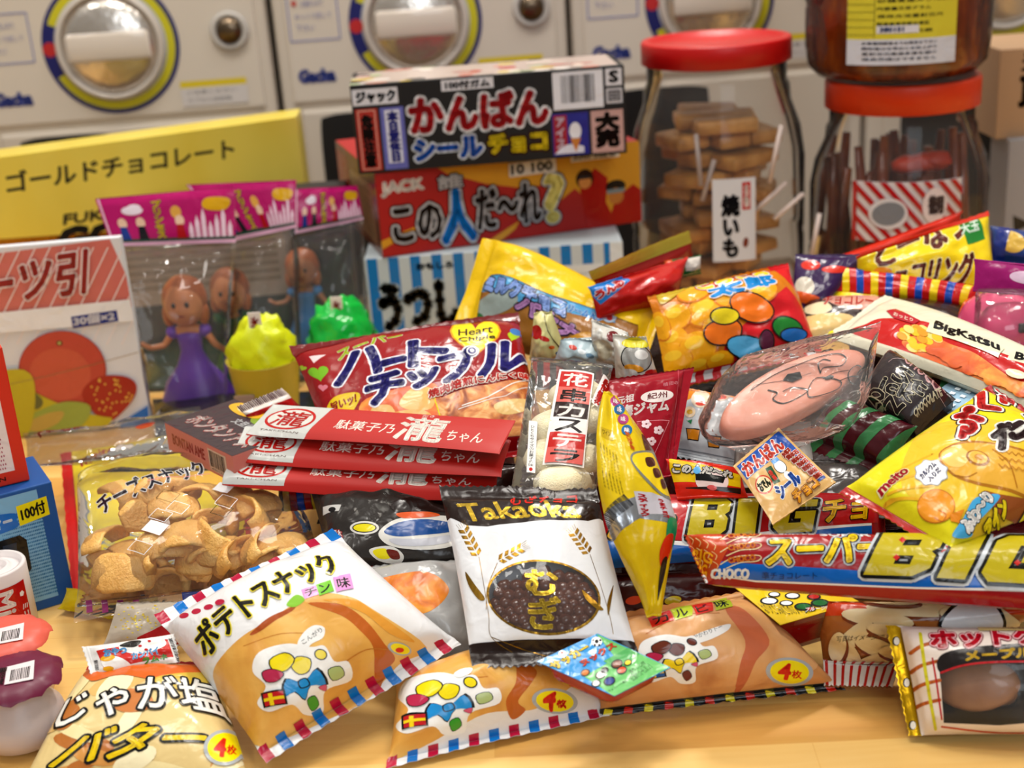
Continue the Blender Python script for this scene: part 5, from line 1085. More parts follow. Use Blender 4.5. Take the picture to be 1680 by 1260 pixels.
packet('puff_bag', 'orange and red bag of corn puffs with striped lower edge behind the pink sweet', 'snack bag',
       [(1095, 640, .082), (1350, 588, .088), (1292, 432, .136), (1062, 486, .134)], '#D98A1E', art_puff, T=.019, Tb=.015, seal=(.10, .05), seed=131, nu=40, nv=34, wr=.003)
def art_don(A):
    A.text('どーなつ', (1440, 440), (1590, 392), (1430, 395), '#7A3A2A', bold=1.1, out=[(2.0, '#EFE6B0')]); A.text('チョコリング', (1430, 478), (1590, 470), (1440, 444), '#7A3A2A', bold=.9, out=[(1.6, '#EFE6B0')])
    A.text('あっさり', (1410, 420), (1500, 392), (1405, 408), '#2A3A10', bold=.3); A.poly([(1568, 364), (1600, 358), (1616, 392), (1588, 402)], '#2E8A3C'); A.text('大玉', (1578, 385), (1606, 378), (1574, 370), '#DDEADD', bold=.3)
    A.ell(1448, 448, 16, 10, '#EFA01E', 0)
    A.mode = 'uv'; A.rect(0, .93, 1, 1, '#D03A1C'); A.mode = 'px'
packet('doughnut_bag', 'yellow sweet bag with brown lettering and a green patch in front of the striped jar', 'snack bag',
       [(1400, 500, .100), (1640, 500, .100), (1622, 345, .150), (1405, 420, .138)], '#EBD21A', art_don, T=.020, Tb=.010, seal=(.02, .05), seed=133, nu=30, nv=24, wr=.003)
plain('snack_packet', 'flat orange-red packet edge lying behind the yellow doughnut bag', 'snack packet',
      [(1330, 452, .118), (1560, 400, .120), (1580, 345, .142), (1360, 425, .126)], '#CF3A22', None, T=.005, Tb=.004, seed=134)
def art_bar(A):
    A.mode = 'uv'; [A.rect(i / 22, 0, (i + 1) / 22, 1, ['#E8D01C', '#C8201C', '#1F5AB8', '#C8201C'][i % 4]) for i in range(22)]
plain('striped_packet', 'packet with yellow, red and blue striped long seal in front of the doughnut bag', 'candy packet',
      [(1335, 478, .113), (1600, 505, .108), (1612, 470, .120), (1330, 430, .130)], '#C8201C', art_bar, seal=(.02, .02), T=.006, Tb=.004, seed=135, nu=44)
plain('yellow_strip_packet', 'thin yellow packet edge just below the striped seal', 'candy packet',
      [(1350, 492, .108), (1500, 512, .106), (1502, 494, .112), (1352, 474, .114)], '#E8D41C', None, T=.004, seed=136)
def art_brn(A):
    A.blob([(1350, 480), (1400, 478), (1440, 486), (1450, 502), (1420, 508), (1370, 500)], '#D8A090'); A.blob([(1320, 505), (1350, 495), (1365, 505), (1350, 515), (1325, 515)], '#E6DAB8'); A.blob([(1480, 500), (1520, 505), (1520, 515), (1490, 515)], '#D8A090')
    A.text('チョコレート', (1350, 500), (1450, 508), (1352, 486), '#C84A3A', bold=.5, out=[(.8, '#EAD8C8')]); A.blob([(1310, 530), (1350, 515), (1400, 520), (1400, 560), (1330, 560)], '#E3C78A')
plain('chocolate_packet', 'dark brown chocolate packet with pink lettering below the striped seal', 'candy packet',
      [(1305, 560, .096), (1600, 560, .094), (1590, 500, .108), (1320, 482, .112)], '#3E201A', art_brn, T=.012, seed=137, nu=26)
def art_pur(A): A.ell(1330, 435, 16, 8, '#D8402A'); A.ell(1370, 442, 22, 6, '#D8402A'); A.ell(1320, 470, 16, 16, '#D8D0C0'); A.poly([(1300, 480), (1345, 488), (1340, 500), (1300, 496)], '#E06A2A')
plain('candy_packet', 'purple and white candy packet between the corn puff bag and the striped seal', 'candy packet',
      [(1296, 505, .106), (1350, 508, .106), (1420, 418, .134), (1305, 416, .136)], '#43245A', art_pur, T=.006, seed=138)
plain('candy_packet', 'orange wrapped piece beside the pink toy bag', 'candy packet',
      [(1555, 540, .098), (1580, 545, .098), (1606, 492, .112), (1590, 488, .112)], '#D8641C', None, T=.006, seed=139)

# yellow framed window packet and small packets around it
def art_mil(A):
    A.blob([(800, 445), (840, 452), (920, 480), (1000, 505), (1055, 530), (1050, 650), (740, 650), (770, 520)], '#A87838')
    A.poly([(799, 446), (860, 452), (1000, 508), (1010, 530), (940, 515), (860, 500), (790, 480)], '#5FA8D4')
    A.blob([(780, 500), (830, 470), (850, 490), (830, 510), (790, 520)], '#A8B4B0'); A.blob([(765, 520), (790, 515), (800, 545), (760, 550)], '#3A7A44')
    A.text('ミルクチョコ', (796, 478), (925, 520), (800, 456), '#93AEE4', bold=1.1, out=[(2.1, '#1E2440')]); A.text('バナナ', (846, 505), (940, 560), (858, 484), '#C89ACC', bold=1.0, out=[(2.1, '#2A1A3A')])
    A.text('クリーム入り', (918, 508), (985, 528), (922, 496), '#4A9ADC', bold=.4, out=[(.7, '#DCE8F0')]); A.ell(1000, 520, 12, 10, '#B8C8D8'); A.ell(1000, 522, 5, 5, '#C84A4A')
    A.blob([(930, 560), (960, 545), (1000, 560), (980, 600), (940, 590)], '#C8962E')
    A.blob([(745, 500), (797, 395), (830, 418), (900, 445), (1000, 470), (1100, 500), (1100, 545), (1052, 536), (988, 512), (900, 483), (806, 452), (776, 545), (736, 545)], '#EBC814')
    A.blob([(1050, 500), (1100, 480), (1090, 600), (1040, 600), (1046, 540)], '#EBC814')
packet('banana_packet', 'bright yellow framed packet with pale blue lettering standing up behind the garlic chip bag', 'snack bag',
       [(742, 545, .098), (1040, 640, .078), (1090, 488, .122), (796, 400, .150)], '#EBC814', art_mil, axis='u', seal=(.09, .05), T=.020, Tb=.012, seed=141, nu=44, nv=28, wr=.003, zig=0,
       warp=lambda U, V: .012 * np.sin(U * 5.2 + .5) * V)
def art_cat(A):
    A.ell(1044, 588, 26, 24, '#3A3A3A', 20); A.ell(1044, 588, 24, 22, '#A9A8A4', 20); A.ell(1052, 582, 11, 8, '#E8E6E2', 10); A.ell(1040, 604, 16, 6, '#E8A83A', 10); A.ell(1030, 612, 16, 7, '#DAD8D4', 0); A.ell(1070, 612, 12, 6, '#C8282A')
    A.blob([(1020, 562), (1040, 552), (1062, 562), (1060, 570), (1030, 570)], '#E0D43A')
plain('candy_packet', 'white candy packet with a round grey picture standing above the plum packet', 'candy packet',
      [(1010, 640, .105), (1085, 632, .106), (1060, 552, .140), (1005, 548, .142)], '#D9D6CC', art_cat, T=.014, Tb=.012, seal=(.02, .08), seed=142, wr=.002)
plain('candy_packet', 'cream twisted candy wrapper with red flecks right of the garlic chip bag', 'candy packet',
      [(868, 590, .104), (935, 592, .104), (905, 510, .138), (876, 512, .138)], '#D8D29A', lambda A: [A.ell(880, 545, 9, 12, '#B8201E'), A.ell(893, 556, 9, 4, '#C8301E', 20), A.ell(905, 570, 5, 3, '#D8701E'), A.ell(915, 580, 4, 3, '#2A4A7A'), A.line([(893, 515), (900, 545), (925, 580)], .6, '#5A4A2A', curve=4)], T=.014, seed=143, seal=(.02, .04), wr=.003)
plain('candy_packet', 'pale blue crumpled candy wrapper with red marks behind the castella packet', 'candy packet',
      [(905, 600, .108), (1025, 604, .104), (1000, 552, .128), (920, 558, .128)], '#B9CAD0', lambda A: [A.ell(940 + i * 14, 570 + (i % 3) * 7, 7, 4, ['#C84A3A', '#E8EEF0', '#7A9AB0'][i % 3], 20) for i in range(6)], T=.012, seed=144, wr=.004)
plain('candy_packet', 'white pointed candy wrapper with dark red star right of the pale blue wrapper', 'candy packet',
      [(975, 600, .112), (1050, 610, .110), (1030, 545, .134), (970, 522, .138)], '#D0CEC8', lambda A: [A.ell(1005, 552, 10, 9, '#7A1620'), A.ell(985, 575, 20, 18, '#BFB7A2')], T=.010, seed=145, wr=.004)
plain('candy_packet', 'red striped wrapper edge running across above the castella packet', 'candy packet',
      [(870, 640, .096), (1070, 640, .094), (1040, 596, .110), (872, 588, .110)], '#C2281E', lambda A: [A.poly([(880 + i * 22, 580), (891 + i * 22, 580), (891 + i * 22, 650), (880 + i * 22, 650)], '#3A2018') for i in range(9)], T=.006, seed=146)
def art_ame(A): A.poly([(960, 470), (1020, 440), (1034, 460), (985, 500)], '#2A8AD0'); A.text('うんめ', (980, 492), (1024, 468), (976, 480), '#C8282A', bold=.6, out=[(1.0, '#EFE8E8')])
plain('candy_packet', 'red and blue candy packet behind the yellow framed packet', 'candy packet',
      [(980, 530, .112), (1110, 500, .114), (1130, 420, .140), (965, 470, .138)], '#C22A26', art_ame, T=.012, seed=147, wr=.003)
plain('candy_packet', 'packet with a pale yellow fluted seal slanting in front of the candy jar', 'candy packet',
      [(980, 480, .122), (1140, 425, .124), (1130, 378, .150), (965, 445, .148)], '#B0281E', None, T=.008, seal=(.02, .42), sealmat='#D9CC5A', seed=148)
plain('candy_packet', 'small green and orange striped candy packet at the foot of the candy jar', 'candy packet',
      [(1085, 460, .124), (1150, 450, .124), (1150, 418, .138), (1090, 428, .138)], '#1F7A3E', lambda A: [A.poly([(1085, 420), (1102, 420), (1100, 465), (1083, 465)], '#E0641C'), A.poly([(1120, 425), (1150, 420), (1150, 440), (1125, 445)], '#D8D0C8')], T=.006, seed=149)
# the dark runner bag and the sauce bag in the middle
def art_kar(A):
    A.ell(598, 866, 24, 11, '#DEDCD6', 0); A.ell(598, 866, 20, 8, '#1C1618', 0); A.ell(598, 866, 18, 6.5, '#E8DC1C', 0)
    A.blob([(622, 872), (650, 852), (700, 846), (748, 852), (748, 892), (700, 902), (650, 898), (628, 888)], '#DEDCD6'); A.blob([(630, 872), (655, 857), (700, 852), (745, 860), (742, 872), (690, 878), (650, 880)], '#1F5A9A'); A.blob([(640, 884), (690, 884), (740, 878), (736, 890), (690, 896), (652, 894)], '#C8C9D0')
    A.blob([(640, 826), (680, 815), (730, 825), (740, 840), (690, 838), (650, 840)], '#2A1A16'); A.blob([(652, 842), (700, 840), (722, 846), (690, 850), (660, 850)], '#D8641E')
    A.blob([(606, 902), (640, 896), (662, 910), (655, 924), (622, 920)], '#DEDCD6'); A.blob([(612, 904), (632, 900), (640, 915), (622, 916)], '#E8DC1C'); A.blob([(634, 902), (652, 904), (656, 916), (642, 916)], '#7A2A1E')
    A.poly([(530, 832), (560, 828), (556, 838), (530, 846)], '#C9C7C4'); A.ell(545, 836, 6, 4, '#1C1618', -10); A.text('駄菓子', (552, 900), (566, 902), (546, 870), '#F0E8E8', vert=True, out=[(.5, '#B84A4A')])
    A.mode = 'uv'; [A.rect(i / 16, 0, (i + 1) / 16, .10, ['#B8202A', '#C9B82A', '#B8202A', '#1F5AA8'][i % 4]) for i in range(16)]; A.mode = 'px'
packet('stripe_hem_bag', 'smoky dark snack bag with a striped lower hem under the red flat packets', 'snack bag',
       [(545, 955, .042), (790, 945, .040), (760, 790, .070), (505, 795, .070)], '#3A3532', art_kar, T=.016, Tb=.012, seal=(.08, .04), seed=151, nu=34, nv=26, wr=.002)
def art_sau(A):
    A.blob([(605, 960), (640, 945), (700, 938), (735, 962), (728, 985), (700, 1005), (660, 1010), (620, 1005), (600, 985)], 'sauce'); A.blob([(598, 990), (640, 1000), (670, 1008), (640, 1020), (610, 1012)], '#CE4A1E')
    A.blob([(612, 992), (640, 986), (662, 984), (668, 994), (660, 1002), (620, 1006)], '#E8E4DC'); A.blob([(614, 993), (640, 988), (660, 986), (665, 994), (658, 1000), (622, 1004)], '#1F5A3E'); A.text('ソース味', (614, 1001), (662, 995), (612, 991), '#EFEDE6', bold=.3)
packet('sauce_bag', 'silvery white snack bag with an orange sauce splash between the two pale bags', 'snack bag',
       [(640, 1085, .018), (790, 1075, .018), (780, 915, .050), (590, 930, .050)], '#B3B2B0', art_sau, T=.018, Tb=.012, seal=(.04, .04), seed=153, nu=28, nv=24, wr=.002, pw=(.45, .4))
plain('striped_packet', 'dark packet with narrow red, yellow and blue stripes beside the cracker bag', 'candy packet',
      [(455, 840, .050), (600, 830, .050), (590, 785, .064), (455, 788, .064)], '#2E2422', lambda A: [A.poly([(462 + i * 12, 785), (473 + i * 12, 785), (478 + i * 12, 845), (467 + i * 12, 845)], ['#B8A82A', '#9A1E22', '#1F4AA0', '#9A1E22'][i % 4]) for i in range(9)], T=.006, seed=155)
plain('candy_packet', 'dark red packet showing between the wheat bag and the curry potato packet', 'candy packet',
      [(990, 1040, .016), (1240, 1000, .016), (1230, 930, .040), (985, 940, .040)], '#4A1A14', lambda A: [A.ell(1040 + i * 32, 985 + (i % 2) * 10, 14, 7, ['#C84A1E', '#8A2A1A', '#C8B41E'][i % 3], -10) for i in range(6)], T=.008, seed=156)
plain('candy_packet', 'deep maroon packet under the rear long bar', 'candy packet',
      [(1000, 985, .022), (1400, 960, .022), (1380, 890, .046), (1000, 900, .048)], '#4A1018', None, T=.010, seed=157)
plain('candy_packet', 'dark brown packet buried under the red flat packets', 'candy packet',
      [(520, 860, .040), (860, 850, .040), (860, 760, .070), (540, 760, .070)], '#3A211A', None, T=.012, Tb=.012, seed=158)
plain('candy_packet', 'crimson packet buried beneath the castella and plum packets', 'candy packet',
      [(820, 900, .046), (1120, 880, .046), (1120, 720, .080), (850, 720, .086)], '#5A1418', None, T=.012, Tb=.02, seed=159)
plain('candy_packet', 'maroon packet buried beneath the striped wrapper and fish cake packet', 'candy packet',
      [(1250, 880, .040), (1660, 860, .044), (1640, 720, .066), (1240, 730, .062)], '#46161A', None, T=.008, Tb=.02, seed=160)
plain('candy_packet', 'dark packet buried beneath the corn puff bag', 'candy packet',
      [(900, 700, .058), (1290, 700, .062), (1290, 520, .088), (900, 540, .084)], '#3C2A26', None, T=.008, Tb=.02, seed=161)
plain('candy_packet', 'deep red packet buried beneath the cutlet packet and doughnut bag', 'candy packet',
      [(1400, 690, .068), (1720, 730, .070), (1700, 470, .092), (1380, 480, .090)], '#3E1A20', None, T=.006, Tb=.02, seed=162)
plain('foil_packet', 'yellow foil packet lying on the table under the cracker bag edge', 'candy packet',
      [(95, 1000, .004), (260, 1030, .004), (260, 975, .012), (110, 965, .012)], '#C9B21E', None, T=.005, Tb=.003, seed=163)

# ------------------------------------------------------------------ little pots and roll at the near left
def pot(c, r, h, lidmat, seed, label):
    rnd = random.Random(seed); root = thing('yogurt_pot', label, 'sweet pot', loc=tuple(c)); c = np.asarray(c)
    V, Fc = lathe(c, [(.001, 0), (r * .55, .0005), (r * .86, h * .10), (r * .97, h * .28), (r * .90, h * .45), (r * .62, h * .66), (r * .50, h * .78), (r * .58, h * .90), (r * .80, h * .985), (r * .80, h)], 36); add('pot', V, Fc, '#DCCFCB:soft', parent=root)
    V, Fc, K = [], [], 48
    for j, (k, z) in enumerate(((0, .0006), (.45, .001), (.84, .0006), (.9, -.0008), (1.02, -.0022), (1.06, -.004))):
        for i in range(K):
            a = 2 * math.pi * i / K; wv = (math.sin(11 * a) * .0011 + math.sin(17 * a + seed) * .0007) * (j / 5) ** 2
            V.append(tuple(c + np.array([math.cos(a) * r * k * (1 + .04 * math.sin(7 * a + seed) * (j > 3)), math.sin(a) * r * k, h + z + wv])))
    for j in range(5):
        for i in range(K): Fc.append((j * K + i, (j + 1) * K + i, (j + 1) * K + (i + 1) % K, j * K + (i + 1) % K))
    lid = add('foil_lid', V, Fc, lidmat, parent=root)
    S = flat(c + np.array([-r * .9, -r * .75, h + .0014]), (r * 1.8, 0, 0), (0, r * 1.5, 0), 2, 2); A = Art(S, 'uv'); A.poly([(.52, .12), (.84, .22), (.72, .74), (.42, .60)], '#E8DFE0'); A.bars((.56, .2), (.78, .28), (.50, .50), 12, '#222222'); A.blob([(.10, .12), (.30, .08), (.38, .3), (.14, .34)], '#E8DFE0'); A.text('ヨーグル', (.14, .18), (.32, .18), (.14, .28), '#222222', bold=.2)
    A.text('要冷蔵', (.40, .14), (.50, .14), (.34, .58), '#222222', vert=True, bold=.1); sheet(S, A, lid, [('printed_label', 0, 1, None)])
pot(P(44, 1212, 0), .0235, .040, '#7A1F48:soft', 3, 'little white sweet pot with a purple foil lid nearest the table edge')
pot(P(30, 1150, 0), .0228, .042, '#E0705E:soft', 5, 'little white sweet pot with a coral foil lid behind the purple one')
# cola roll
c = P(14, 1052, 0); r = .0190; H = .050; root = thing('candy_roll', 'red and white rolled candy tube standing behind the coral lidded pot', 'candy roll', loc=tuple(c)); c = np.asarray(c)
V, Fc = lathe(c, [(r * .2, 0), (r, 0), (r, H), (r * .97, H + .001), (r * .86, H + .001), (r * .85, H - .002), (r * .55, H - .002), (r * .52, H), (r * .40, H), (r * .38, H - .003), (.0005, H - .003)], 48); add('roll', V, Fc, '#E6DEDC:card', parent=root)
us = np.linspace(0, 1, 37); vs = np.linspace(0, 1, 5); U, Vv = np.meshgrid(us, vs); an = math.radians(-165) + U * math.radians(150)
pts = np.stack([c[0] + (r + .0003) * np.cos(an), c[1] + (r + .0003) * np.sin(an), c[2] + .001 + Vv * (H * .84)], -1); S = Surf(pts, us, vs, r * math.radians(150), H * .84)
A = Art(S, 'uv'); A.blob([(.30, 0), (.44, .2), (.38, .6), (.20, 1.05), (.28, 1.05), (.46, .65), (.52, .3), (.42, 0)], '#E9E2E0'); A.text('Minic', (.60, .94), (.60, .18), (.82, .94), '#EFE8E6', bold=.5); A.text('ミニコーラ', (.90, .66), (.90, .10), (.98, .66), '#EFE8E6', bold=.15); A.ell(.93, .82, .035, .045, '#EFE8E6', 0, 5)
sheet(S, A, root, [('label_band', 0, 1, '#C21A18')])
# boxes at the left edge
def fr_blue(A):
    A.mode = 'uv'; A.rect(0, .08, .86, .97, '#8FBFDD')
    for i in range(24):
        for j in range(26): A.ell(.50 + i * .0155, .12 + j * .028, .0035 + .0030 * ((i + j) % 5) / 4 + .002 * (i / 24), .006 + .005 * (i / 24), '#3E7FAE', 0, 6)
    A.blob([(.10, .86), (.10, .70), (.60, .71), (.645, .775), (.60, .84)], '#1A7AC8'); A.text('ディー', (.36, .735), (.60, .74), (.36, .825), '#E8F2FA', bold=.5)
    A.poly([(-.1, .24), (.60, .30), (.68, .36), (.69, .60), (.64, .65), (-.1, .63)], '#15171C'); A.poly([(.46, .28), (.56, .30), (.60, .60), (.48, .60)], '#3A4656')
    A.poly([(.66, .72), (.93, .75), (.93, .90), (.66, .88)], '#EBDD1C'); A.text('100付', (.69, .755), (.90, .775), (.69, .855), '#222222', bold=.3)
p1 = P(124, 984, 0); p0 = P(-60, 1040, 0); X = p1 - p0; Yd = np.array([-X[1], X[0], 0]); Yd *= .050 / np.linalg.norm(Yd)
blue = box_thing('toy_box', p0, X, Yd, (0, 0, .081), '#0F62A6:card', [('front', fr_blue, 'uv')]); tag(blue, 'blue dotted carton with a dark window and yellow price tag at the left edge', 'toy box')
def fr_or(A):
    A.mode = 'uv'; A.rect(0, .10, .88, .90, '#EFE4E2')
    for i in range(20):
        for j in range(24): A.ell(.36 + i * .023 + (j % 2) * .0115, .13 + j * .031, .0055, .009, '#B03060' if i > 6 else '#C04A70', 0, 6)
    A.ell(.42, .26, .17, .12, '#1C1618'); A.ell(.42, .26, .15, .105, '#E8E01C'); A.text('JAPAN', (.50, .030), (.78, .030), (.50, .068), '#3A1210', bold=.1)
p1 = P(46, 792, .0815) + np.array([0, .004, 0]); p0 = P(-130, 835, .0815) + np.array([0, .004, 0]); X = p1 - p0; Yd = np.array([-X[1], X[0], 0]); Yd *= .06 / np.linalg.norm(Yd)
tag(box_thing('toy_box', p0, X, Yd, (0, 0, .085), '#E0401E:card', [('front', fr_or, 'uv')]), 'orange carton with a dotted white panel standing on the blue carton', 'toy box')
# packets at the bottom of the heap that carry the ones above
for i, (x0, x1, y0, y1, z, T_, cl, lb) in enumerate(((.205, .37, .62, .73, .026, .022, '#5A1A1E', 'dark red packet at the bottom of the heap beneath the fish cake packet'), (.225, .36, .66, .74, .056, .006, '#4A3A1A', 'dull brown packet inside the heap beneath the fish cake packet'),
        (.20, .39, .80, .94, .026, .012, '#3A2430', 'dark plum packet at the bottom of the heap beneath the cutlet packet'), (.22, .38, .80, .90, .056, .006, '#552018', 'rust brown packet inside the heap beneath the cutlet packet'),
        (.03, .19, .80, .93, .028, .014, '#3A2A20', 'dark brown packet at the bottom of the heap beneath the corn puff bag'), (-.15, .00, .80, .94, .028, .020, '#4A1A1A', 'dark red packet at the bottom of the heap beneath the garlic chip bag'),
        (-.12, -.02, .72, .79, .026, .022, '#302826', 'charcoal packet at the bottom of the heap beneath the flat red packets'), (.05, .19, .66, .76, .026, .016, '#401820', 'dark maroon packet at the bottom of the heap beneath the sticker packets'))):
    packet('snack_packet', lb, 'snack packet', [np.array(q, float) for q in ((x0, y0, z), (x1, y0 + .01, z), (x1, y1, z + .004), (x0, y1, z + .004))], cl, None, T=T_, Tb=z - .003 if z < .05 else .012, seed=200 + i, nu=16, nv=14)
# ------------------------------------------------------------------ room shell
def slab(name, O, X, Y, Z, m):
    V, Fc = boxmesh(O, X, Y, Z, 0); o = add(name, V, Fc, m, smooth=False); o['kind'] = 'structure'; return o
slab('floor', (-4, -2, -.80), (8, 0, 0), (0, 7, 0), (0, 0, .05), '#B8A48A:matte')
slab('wall_back', (-4, 4.2, -.75), (8, 0, 0), (0, .1, 0), (0, 0, 3.2), '#D9CBB4:matte')
# ------------------------------------------------------------------ capsule vending machines
def capsule(x0, Y, wd, z0, label):
    """x0: left edge; Y: distance of the front panel; z0: height of the panel's lower edge (top of the outlet)"""
    root = thing('capsule_machine', label, 'vending machine', loc=(x0 + wd / 2, Y, -.72), group=None); rot = -.055
    cx = np.array([math.cos(rot) * 0 + math.cos(.06), math.sin(.06), 0]); cy = np.array([-cx[1], cx[0], 0]); O = np.array([x0, Y, 0]); Z = np.array([0, 0, 1.])
    q = lambda a, b, c: O + cx * a + cy * b + Z * c
    V, Fc = boxmesh(q(0, 0, -.72), cx * wd, cy * .34, Z * (z0 + .72 + .62), .006); 
    add('housing', V, Fc, '#D9D0C4:card', parent=root, smooth=False)
    V, Fc = boxmesh(q(.012, -.004, z0 + .004), cx * (wd - .024), cy * .01, Z * .30, .004); add('front_panel', V, Fc, '#DDD4C8:card', parent=root, smooth=False)
    S = flat(q(.012, -.0045, z0 + .004), cx * (wd - .024), Z * .30, 1, 1); W_, H_ = S.w, S.h; A = Art(S, 'uv', eps=.0002)
    # dial ring in blue, yellow and grey
    dx, dz = .150, .084; ce = lambda r: [((dx + r * math.cos(a)) / W_, (dz + r * math.sin(a)) / H_) for a in np.linspace(0, 2 * math.pi, 60)[:-1]]
    A.poly(ce(.0765), '#232A78:card'); A.poly(ce(.0715), '#D3CC33:card'); A.poly(ce(.0625), '#C9CBD2:card')
    for a0, a1 in ((2.75, 3.6),):
        an = np.linspace(a0, a1, 8); A.poly([((dx + .073 * math.cos(a)) / W_, (dz + .073 * math.sin(a)) / H_) for a in an] + [((dx + .0625 * math.cos(a)) / W_, (dz + .0625 * math.sin(a)) / H_) for a in an[::-1]], '#232A78:card')
    A.ell((dx - .068) / W_, dz / H_, .008 / W_, .008 / H_, '#C8383A:card')
    A.line([(.02, .24), (.20, .24), (.20, .42), (.02, .42)], 1.4, '#8B93C4:card', closed=True); A.text('お金を入れて', (.07, .365), (.15, .365), (.07, .39), '#7A80B8:card'); A.text('ゆっくり回して', (.045, .32), (.175, .32), (.045, .34), '#8A8FC0:card'); A.text('下さい', (.045, .275), (.11, .275), (.045, .30), '#8A8FC0:card')
    A.ell(.045, .38, .010, .012, '#C8605A:card', 0, 10)
    A.text('Gacha', (.035, .085), (.165, .085), (.035, .13), '#4A5AA8:card', bold=1.5)
    A.rect(.70, .10, .94, .125, '#E0CC3A:card'); A.rect(.70, .03, .94, .10, '#D9D4D2:card'); A.text('ご注意ください', (.72, .075), (.90, .075), (.72, .09), '#8A8A90:card'); A.text('カプセル自販機', (.72, .045), (.88, .045), (.72, .06), '#8A8A90:card')
    A.blob([(.80, .70), (.90, .70), (.90, .60), (.80, .60)], '#2A3A90:card'); A.rect(.83, .62, .88, .68, '#C8CC3A:card')
    sheet(S, A, root, [('printed_panel', 0, 1, None)])
    c = q(.012 + dx, -.006, z0 + .004 + dz)
    V, Fc = lathe(c, [(.0605, 0), (.0605, .006), (.058, .010), (.055, .010), (.0535, .006), (.0535, .003)], 48, -cy); add('dial_rim', V, Fc, '#D8D0C8:gloss', parent=root)
    V, Fc = lathe(c, [(.0535, .003), (.051, .008), (.040, .014), (.0005, .016)], 48, -cy); d = add('dial', V, Fc, '#E3DCD4:foil', parent=root)
    V, Fc = boxmesh(c - cx * .046 - cy * .018 - Z * .016, cx * .092, cy * .008, Z * .032, .004); h = add('dial_grip', V, Fc, '#E3D9CE:gloss', parent=d)
    c = q(.012 + .284, -.006, z0 + .004 + .090); V, Fc = lathe(c, [(.022, 0), (.021, .003), (.0165, .004), (.016, .002), (.0005, .002)], 32, -cy); add('coin_slot', V, Fc, '#CFCAC4:card', parent=root)
    c2 = c - cy * .003; V, Fc = lathe(c2, [(.0145, 0), (.013, .003), (.005, .0045), (.0005, .0045)], 24, -cy); add('coin_button', V, Fc, '#8A7A68:metal', parent=root)
    # outlet tray below
    V, Fc = boxmesh(q(.02, -.006, z0 - .235), cx * (wd - .04), cy * .012, Z * .232, .004); add('outlet_frame', V, Fc, '#D5CCC0:card', parent=root, smooth=False)
    S2 = flat(q(.02, -.0065, z0 - .235), cx * (wd - .04), Z * .232, 1, 1); A = Art(S2, 'uv', eps=.0003)
    A.blob([(.07, .05), (.065, .5), (.07, .90), (.10, .965), (.25, .975), (.42, .965), (.45, .90), (.455, .5), (.45, .05), (.25, .03)], '#1F1F22:card', 4); sheet(S2, A, root, [('outlet_opening', 0, 1, None)])
    return root
mz = PY(300, 188, 1.60)[2]
Ys = (1.56, 1.585, 1.61, 1.635); xs = [PY(-35, 190, 1.56)[0], PY(462, 150, 1.585)[0], PY(942, 110, 1.61)[0], PY(1425, 80, 1.635)[0]]
for i, lb in enumerate(('white capsule vending machine above the gold box with its round dial at the far left', 'white capsule vending machine directly behind the stack of three cartons', 'white capsule vending machine behind the red-lidded jar', 'white capsule vending machine partly hidden behind the stacked orange-lidded jars')):
    wd = (xs[i + 1] - xs[i] if i < 3 else xs[3] - xs[2]) - .006
    capsule(xs[i], Ys[i], wd, mz, lb)

# ------------------------------------------------------------------ stack of three cartons
def carton(label, L, R, Y, z0, h, dep, col, arts, yaw=0):
    """front lower corners seen at pixels L and R (x only is used), standing at height z0"""
    a = PY(L, 420, Y); b = PY(R, 420, Y); a[2] = b[2] = z0; b = b + np.array([0, yaw, 0]); X = b - a; Yd = np.array([-X[1], X[0], 0]); Yd *= dep / np.linalg.norm(Yd)
    return tag(box_thing('candy_carton', a, X, Yd, (0, 0, h), col, arts), label, 'candy carton')
def fr_utsu(A):
    A.mode = 'uv'
    for i in range(12): A.rect(i / 12 + .01, 0, i / 12 + .05, 1, '#2E86C4')
    A.text('うつし', (.05, .28), (.345, .28), (.05, .72), '#1C1C20', bold=2.2, out=[(4.2, '#B8C4CA')]); A.text('おもしろ', (.20, .86), (.34, .86), (.20, .92), '#2A3A4A', bold=.5); A.text('カード', (.40, .28), (.60, .28), (.40, .72), '#1C1C20', bold=2.2, out=[(4.2, '#B8C4CA')])
    A.rect(.70, .30, .92, .80, '#DDE3E6'); [A.line([(.72, .36 + i * .07), (.90, .36 + i * .07)], .5, '#7A8A94') for i in range(6)]; A.rect(.95, 0, 1, 1, '#DDE3E6')
